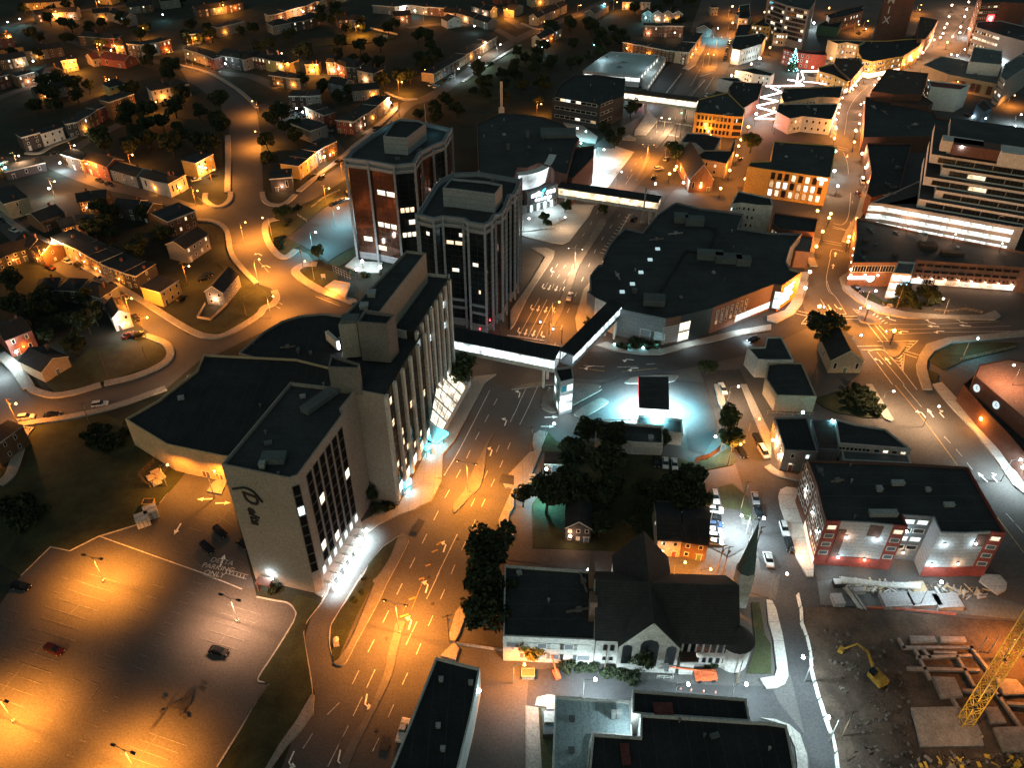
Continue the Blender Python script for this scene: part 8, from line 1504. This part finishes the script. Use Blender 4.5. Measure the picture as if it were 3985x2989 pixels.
fence('white railing of the pedestrian ramp by the cyan car park', '350,200 430,250', '11', 1.1); fence('pale guard rail along the median wall of the far road', '1300,820 1440,640', '20', 1.1, 'trim'); fence('grey guard rail above the orange lit ramp', '660,690 815,760', '11', 3.2, 'galv', 1.5, 3); fence('pale crash barrier at the top of the cyan car park', '470,130 570,50 720,-20', '11', .8, 'galv')
fence('white picket fence in front of the church steps', '1230,890 1370,900 1360,830', '23', 1.2, 'trim', 1.5); fence('low timber fence around the small gable house yard', '1770,960 1700,1080 1815,1100 1960,960', '01', 1.0, 'tan', 2, 2, solid=True); fence('low pale wall below the red brick annex windows', '1480,760 1660,760', '23', 1.3, 'offwhite', 3, 1, solid=True)
fence('curved brick wall behind the station hedge', '1560,655 1680,620 1760,560 1790,500', '22', 1.6, 'brick', 3, 1, solid=True); fence('railing along the lawn beside the right street', '1660,1450 2140,1340', '31', 1.3, 'galv', 3); fence('picnic railings beside the dark trees', '1000,1000 1080,990 1090,960', '31', 1, 'tan', 1.5); fence('railings near the podium car park kerb', '1440,1020 1560,1030 1700,1010 1850,1040', '31', 1, 'tan', 1.8)
fence('stone garden wall below the church hall garden', '1700,600 2000,640 2190,670', '13', 1.0, 'stone', 3, 1, solid=True); fence('dark timber fence behind the pale yellow walled house', '0,250 400,265', '32', 1.6, 'tan', 2.5, 2)
# ramp
g = W2('11: 740,800')[0]; b = block('orange lit underground parking entrance box', '11: 665,750 800,775 760,900 580,810', 1.2, 'tan', 'plaza', name='ramp_entrance', cat='ramp', par=.3); light((-2, -4, 3), OR, 2500, b['root'])
# plaza steps and planters
thing_mesh('planter', 'white planter box with shrubs before the arena', 'planter', '290,310', '21', lambda mb: mb.box(0, 0, 0, 5, 2, .9, .2), [M['offwhite']])
st_ = MB(); arc = smooth(W2('21: 40,345 200,330 330,290 440,230'), 6)
for k in range(5): ribbon(st_, arc, .45, .12 + .13 * (5 - k), .5 * k, 0, 1)
tag(st_.build('plaza_steps', [M['plaza'], M['concrete']]), 'curved flight of pale steps in front of the arena', 'steps')
mb = MB(); pts = W2('02: 205,370 265,385')
for k in range(6):
    a, b_ = W2(f'02: {205 - 2 * k},{375 + 14 * k} {268 - 6 * k},{385 + 14 * k}'); ribbon(mb, [a, b_], .4, .9 - .14 * k, 0, 0, 1)
tag(mb.build('street_steps', [M['concrete'], M['kerb']]), 'short flight of steps beside the brown block at the lawn', 'steps')
# entrance sign, benches, garden rocks
thing_mesh('street_sign', 'small white sign board on the bank by the car park bend', 'sign', '575,750', '11', lambda mb: (mb.cyl((-.6, 0, 0), (-.6, 0, 2.4), .06), mb.cyl((.6, 0, 0), (.6, 0, 2.4), .06), mb.box(0, 0, 1, 1.6, .12, 1.5)), [M['white']])
thing_mesh('sign_pylon', 'tall white blue lit sign pylon on the traffic island', 'sign', '440,60', '22', lambda mb: (mb.box(0, 0, 0, 1.2, .5, 6, 0, 0), mb.box(2, 1, 0, .8, .4, 4.5, 0, 1)), [glow('pylon', (.7, .95, 1), 2.5), GBLUE])
thing_mesh('street_pylon', 'tall grey pylon beside the long skywalk', 'pylon', '1105,265', '21', lambda mb: (mb.cyl((0, 0, 0), (0, 0, 16), .45, .3, 12), mb.cyl((0, 0, 0), (0, 0, 1), .8, n=12)), [M['galv']])
thing_mesh('chimney_stack', 'slim pale chimney mast behind the arena roof', 'chimney', '2105,975', '10', lambda mb: (mb.cyl((-.35, 0, 0), (-.35, 0, 17), .3, n=8), mb.cyl((.35, 0, 0), (.35, 0, 17), .3, n=8), mb.box(0, 0, 0, 3, 3, 3)), [M['offwhite']])
thing_mesh('play_structure', 'playground frame on the yellow lit meadow', 'playground', '1000,330', '10', lambda mb: (mb.cyl((0, 0, 0), (1, 0, 3), .12), mb.cyl((2, 0, 0), (1, 0, 3), .12), mb.cyl((1, 0, 3), (5, 1, 3), .12), mb.cyl((4, 1, 0), (5, 1, 3), .12), mb.cyl((6, 1, 0), (5, 1, 3), .12), mb.box(8, 2, 0, 3, 1, 1.6)), [M['offwhite']])
fence('pale retaining wall beyond the playground meadow', '975,245 1210,300', '10', 1.2, 'offwhite', 4, 1, solid=True)
def bench(mb): mb.box(0, 0, .7, 1.8, .7, .08); mb.box(0, -.7, .42, 1.8, .25, .06); mb.box(0, .7, .42, 1.8, .25, .06); [mb.box(x, 0, 0, .1, 1.5, .42) for x in (-.7, .7)]; [mb.box(x, 0, .4, .1, .1, .35) for x in (-.7, .7)]
for i, s in enumerate(('31: 1010,960', '31: 1050,975', '31: 1030,1000', '22: 155,790', '22: 230,840', '22: 145,845')): thing_mesh('picnic_table', ['picnic table by the junction trees, nearest the lamp post', 'picnic table by the junction trees, nearest the trees', 'picnic table by the junction trees, nearest the kerb', 'picnic table in the narrow lot, top one', 'picnic table in the narrow lot, under the cyan lamp', 'picnic table in the narrow lot, lowest one'][i], 'picnic table', s, '31', bench, [M['tan']])
# ---- construction site ----
bl = [Vector(p) for p in W2('33: 275,230 295,330 300,420 345,560 375,700 385,830 410,930 440,1040 475,1150 520,1290 560,1400 590,1530 610,1680')]
bar_m = None; br = random.Random(2); pts_ = smooth([tuple(p) for p in bl], 4); cum = [Vector(p) for p in pts_]; acc = 0; i_b = 0; pos = []
for a, b_ in zip(cum, cum[1:]):
    L = (b_ - a).length; t = (-acc) % 3.9
    while t < L: pos.append((a + (b_ - a) * (t / L), math.atan2(b_.y - a.y, b_.x - a.x))); t += 3.9
    acc += L
bmx = MB(); 
for s_ in (-1, 1): pass
prof_ = [(-.3, 0), (.3, 0), (.3, .15), (.14, .45), (.09, .95), (-.09, .95), (-.14, .45), (-.3, .15)]
for k in range(8):
    p0, p1 = prof_[k], prof_[(k + 1) % 8]; bmx.face([(-1.75, p0[0], p0[1]), (1.75, p0[0], p0[1]), (1.75, p1[0], p1[1]), (-1.75, p1[0], p1[1])])
bmx.face([(-1.75, y, z) for y, z in prof_][::-1]); bmx.face([(1.75, y, z) for y, z in prof_]); BMS = bmx.mesh('barrier', [M['white']])
for i, (p, a) in enumerate(pos):
    ob = bpy.data.objects.new('road_barrier', BMS); C.objects.link(ob); ob.location = (p.x, p.y, 0); ob.rotation_euler.z = a; ob.scale = (1, 1.3, 1.1); tag(ob, f'white road barrier, {od(i)} in the line from the apartment end of the pit', 'barrier', 'road barriers along the pit')
def strut(mb, a, b, r=.06): mb.cyl(a, b, r, n=4, caps=False)
cb = W2('33: 1690,1290', 0)[0]; root = empty('tower_crane', (*cb, 0), 'yellow lattice crane mast rising from a concrete pad', 'crane'); mb = MB(); cw = 1.05; Hc = 62
for x in (-cw, cw):
    for y in (-cw, cw): strut(mb, (x, y, 0), (x, y, Hc), .14)
mb.build('mast', [M['crane_yellow']], root); mb = MB(); k = 0; z = 0
while z < Hc:
    for (x0, y0, x1, y1) in ((-cw, -cw, cw, -cw), (cw, -cw, cw, cw), (cw, cw, -cw, cw), (-cw, cw, -cw, -cw)):
        strut(mb, (x0, y0, z), (x1, y1, z), .08); strut(mb, (x0, y0, z) if k % 2 else (x1, y1, z), (x1, y1, z + 2) if k % 2 else (x0, y0, z + 2), .07)
    z += 2; k += 1
mb.build('lattice', [M['crane_yellow']], root); mb = MB(); mb.box(0, 0, 0, 5, 5, .8); mb.build('base_pad', [M['concrete_raw']], root)
for zz in (10, 26):  # lamps added to brighten the mast
    mb = MB(); mb.box(-2.2, -2.2, zz, .5, .5, .4); mb.cyl((-1, -1, zz), (-2.2, -2.2, zz + .2), .06); mb.build('added_work_lamp', [M['metal_dark']], root); light((-4.5, -4.5, zz + .2), WM, 700, root, r=.2)
# excavator
g = W2('33: 940,920')[0]; root = empty('excavator', (*g, 0), 'yellow excavator with its arm bent over the dark pit', 'excavator', None, 2.0); root.scale = (.9, .9, .9)
mb = MB(); mb.box(0, 0, .9, 4.0, 2.8, 1.5); mb.box(-1.3, 0, 2.4, 1.3, 2.6, .3); mb.build('body', [M['machine_yellow']], root); mb = MB(); mb.box(1.2, .8, 2.4, 1.5, 1.1, 1.4); mb.build('cab', [M['dark_glass']], root)
for y in (-1.2, 1.2): mb = MB(); mb.box(0, y, .05, 4.6, .7, .85); mb.cyl((-2.3, y - .35, .47), (-2.3, y + .35, .47), .42, n=10); mb.cyl((2.3, y - .35, .47), (2.3, y + .35, .47), .42, n=10); mb.build('track', [M['metal_dark']], root)
mb = MB(); mb.cyl((1.8, -.3, 2), (5, -.3, 5.2), .4, .35, 6); mb.cyl((5, -.3, 5.2), (8, -.3, 4.4), .35, .25, 6); mb.build('boom', [M['machine_yellow']], root); mb = MB(); mb.cyl((8, -.3, 4.6), (9.5, 1.8, 1.8), .25, .2, 6); mb.build('stick', [M['machine_yellow']], root); mb = MB(); mb.box(9.8, 2.3, .6, 1.2, 1.3, 1.2, .5); mb.build('bucket', [M['machine_yellow']], root)
# concrete footings and ground beams
def slab(lab, s, h, m='concrete_raw', cat='footing', name='concrete_footing'):
    pts = W2(s, h, '33'); c = (sum(p[0] for p in pts) / len(pts), sum(p[1] for p in pts) / len(pts), 0); mb = MB(); mb.prism(pts, 0, h); i2 = inset(pts, .25); mb.prism(i2, h, h + .04); tag(mb.build(name, [M[m]], None, c), lab, cat); return pts
slab('pale concrete footing beside the crane mast, largest square slab', '1425,870 1615,880 1690,1040 1505,1050', 1.3); slab('upper concrete block at the pit head, nearer the excavator', '1225,520 1440,525 1465,575 1245,590', 1.1); slab('upper concrete block at the pit head, beside the first', '1490,525 1700,530 1720,575 1500,585', 1.1)
slab('broad rough concrete pad under the crane', '1240,1140 1660,1130 1850,1400 1870,1470 1320,1480 1300,1380', .9); slab('small square footing right of the crane foot', '1880,1135 1985,1135 2065,1270 1930,1275', 1.0); slab('concrete slab at the frame corner', '1950,1310 2300,1300 2350,1530 2040,1520', 1.0); slab('concrete slab behind the crane mast at the frame edge', '1960,880 2150,900 2260,1020 2040,1030', .9)
slab('pale narrow slab of earth beside the street pit wall', '600,1160 660,1160 720,1400 760,1560 690,1600', .5, 'soil')
def beam(lab, s, w=.9, h=1.0):
    pts = [Vector(p) for p in W2(s, h, '33')]; c = (pts[0].x, pts[0].y, 0); mb = MB()
    for a, b_ in zip(pts, pts[1:]): d_ = b_ - a; m_ = (a + b_) / 2; mb.box(m_.x, m_.y, 0, d_.length + w, w, h, math.atan2(d_.y, d_.x))
    tag(mb.build('ground_beam', [M['concrete_raw']], None, c), lab, 'foundation beam')
for i, (s, l_) in enumerate((('1140,550 1180,620 1760,620', 'long ground beam below the two upper blocks'), ('1280,640 1400,880', 'slanting ground beam left of the square slab'), ('1300,705 1750,690', 'ground beam across the middle of the formwork'), ('1220,800 1820,815', 'low ground beam above the square slab'), ('1350,640 1400,700', 'short stub beam near the upper beam'), ('1640,700 1780,940', 'slanting ground beam running towards the crane'), ('1760,620 1900,800', 'ground beam leading under the crane mast'), ('1700,990 1920,1000', 'short ground beam right of the square slab'), ('1920,950 2000,1040 2180,1290', 'long slanting ground beam beyond the crane'), ('2080,1100 2300,1120', 'ground beam at the frame edge'), ('1600,1060 1640,1130', 'short beam joining the square slab to the pad'), ('1450,660 1620,665', 'narrow inner beam of the formwork'))): beam(l_, s, .7)
# material stacks
def pallet(mb, sx=6, sy=3.2, h=1.2):
    for k in range(4): mb.box((k % 2) * .1, .05 * k, .15 + k * h / 4, sx, sy, h / 4 - .05, .02 * k)
    for x in (-sx / 2 + .4, 0, sx / 2 - .4): mb.box(x, 0, 0, .15, sy, .15)
for i, (s, l_, sx, sy) in enumerate((('1105,240', 'first wide stack of grey panels by the pit', 7, 4), ('1340,235', 'second wide stack of grey panels by the pit', 7, 4), ('1540,250', 'third wide stack of grey panels by the pit', 6, 4), ('600,235', 'small pale stack near the street', 2.5, 3), ('1290,130', 'tan stack of boards in front of the apartments', 3.4, 3), ('780,155', 'flat sheet stack in the yard', 3, 1.2))): thing_mesh('material_stack', l_, 'stack', s, '33', lambda mb: pallet(mb, sx, sy), [M['panel_light' if i != 4 else 'tan']])
for i, s in enumerate(('720,200', '745,210', '780,215')): thing_mesh('steel_beam', f'long pale steel beam, {od(i)} of three lying in the yard', 'beam', s, '33', lambda mb: (mb.box(0, 0, .1, .2, 6.5, .4, .25), mb.box(0, 0, 0, .5, 6.5, .1, .25), mb.box(0, 0, .5, .5, 6.5, .1, .25)), [M['galv']], 'steel beams in the yard')
dr = random.Random(9)
def debris(name, lab, s, n, mats, L=2.5, tile='33', kd='stuff', sz=.18):
    pts = W2(s, 0, tile); mb = MB(); 
    for i in range(n):
        a, b_, c_ = dr.random(), dr.random(), dr.random(); 
        u = dr.random(); v = dr.random(); p = [pts[0][k] * (1 - u) * (1 - v) + pts[1][k] * u * (1 - v) + pts[2][k] * u * v + pts[3][k] * (1 - u) * v for k in (0, 1)]
        mb.box(p[0], p[1], .1 + dr.random() * .3, L * dr.uniform(.3, 1), sz * dr.uniform(.5, 3), sz * dr.uniform(.5, 2), dr.uniform(0, 3.14), dr.randrange(len(mats)))
    o_ = mb.build(name, mats); kind(o_, kd); tag(o_, lab, 'debris')
debris('timber_debris', 'scattered boards and offcuts in front of the apartment block', '640,40 1900,130 1850,210 650,140', 150, [M['tan'], M['offwhite'], M['panel_light'], M['wood']], 3)
debris('rubble', 'stones and rubble strewn over the brown pit', '450,450 1150,560 1300,1700 800,1700', 170, [M['soil'], M['soil'], M['rubble'], M['rubble']], .6, sz=.3)
debris('rubble_and_timber', 'rubble and timber at the pit corner below the crane', '1250,1560 2250,1560 2250,1700 1250,1700', 110, [M['concrete_raw'], M['crane_yellow'], M['soil'], M['wood'], M['soil']], 2.0, sz=.28)
debris('formwork_debris', 'loose timber and rebar over the rough concrete pad', '1280,1180 1750,1160 1850,1420 1340,1440', 120, [M['wood'], M['concrete_raw'], M['tan']], 2.0)
fence('red plastic netting along the top of the pit', '850,290 1100,300 1350,325 1620,350', '33', 1.0, 'machine_orange', 2, 3)
for i, (s, h) in enumerate((('33: 1800,690', 7), ('33: 1905,680', 7), ('33: 2030,720', 7))): g = W2(s)[0]; mb = MB(); mb.cyl((0, 0, 0), (0, 0, h), .12, n=6); ob = mb.build('scaffold_pole', [M['galv']]); ob.location = (*g, 0); tag(ob, f'thin scaffold pole, {od(i)} of three behind the upper blocks', 'pole', 'scaffold poles')
# orange lift machine and cones by the church
g = W2('23: 1645,890')[0]; root = empty('boom_lift', (*g, 0), 'orange boom lift parked below the church windows', 'boom lift', None, .05); mb = MB(); mb.box(0, 0, .6, 4.6, 2.2, 1.0); mb.box(.3, 0, 1.6, 3, 1.6, .6); mb.build('body', [M['machine_orange']], root)
for x in (-1.5, 1.5):
    for y in (-1, 1): mb = MB(); mb.cyl((x, y - .18, .5), (x, y + .18, .5), .5, n=12); mb.build('wheel', [M['rubber']], root)
mb = MB(); mb.cyl((1.8, 0, 2.1), (-8, 1.0, 3.4), .24, .18, 6); mb.build('boom', [M['machine_orange']], root); mb = MB(); mb.box(-8.6, 1.0, 2.6, 1, 1.6, .15); [mb.cyl((-8.6 + x, 1 + y, 2.7), (-8.6 + x, 1 + y, 3.7), .04, n=4) for x in (-.45, .45) for y in (-.75, .75)]; mb.box(-8.6, 1, 3.7, 1, 1.6, .06); mb.build('basket', [M['galv']], root)
g = W2('23: 360,850')[0]; root = empty('lift_machine', (*g, 0), 'small orange ladder lift beside the church hall', 'ladder lift', None, 1.9); mb = MB(); mb.cyl((-1, 0, .4), (4, 0, 4), .2, .15, 6); mb.build('boom', [M['machine_orange']], root); mb = MB(); mb.box(-.6, 0, .3, 2.2, 1.2, .7); mb.build('body', [M['machine_orange']], root)
def cone(mb): mb.box(0, 0, 0, .7, .7, .06); mb.cyl((0, 0, .06), (0, 0, 1.1), .26, .05, 10); mb.cyl((0, 0, .5), (0, 0, .72), .2, .16, 10, 1)
for i, s in enumerate(('1433,990', '1525,1000', '1630,1010', '1733,1020')): thing_mesh('traffic_cone', f'orange traffic cone, {od(i)} of four in the church yard', 'traffic cone', s, '23', cone, [M['machine_orange'], M['white']], 'traffic cones in the yard')
for i, s in enumerate(('680,560',)): thing_mesh('boulder', f'{["round rock bed", "round drain stone", "second round stone"][i]} near the planted island edge', 'rock', s, '13', lambda mb: mb.ball((0, 0, .2), .8, 0, 8, 5, .5), [M['stone']])
thing_mesh('flower_bed', 'square stone box on the planted island', 'planter', '685,607', '13', lambda mb: mb.box(0, 0, 0, 1.3, 1.3, .5, .3), [M['concrete']])
g = W2('13: 75,90')[0]; thing_mesh('entrance_shelter', 'small dark canopy and white light at the hotel end wall', 'canopy', '80,120', '13', lambda mb: (mb.box(0, 0, 2.8, 3.6, 2.2, .3, -.2, 0), mb.box(-1.4, 0, 0, .2, 1.6, 2.8, -.2, 0), mb.box(1.4, 0, 0, .2, 1.6, 2.8, -.2, 0), mb.ball((1.8, .5, 3.3), .35, 1)), [M['brick_dark'], GW]); light((g[0] + 1.5, g[1] + .5, 3.8), WH, 500)
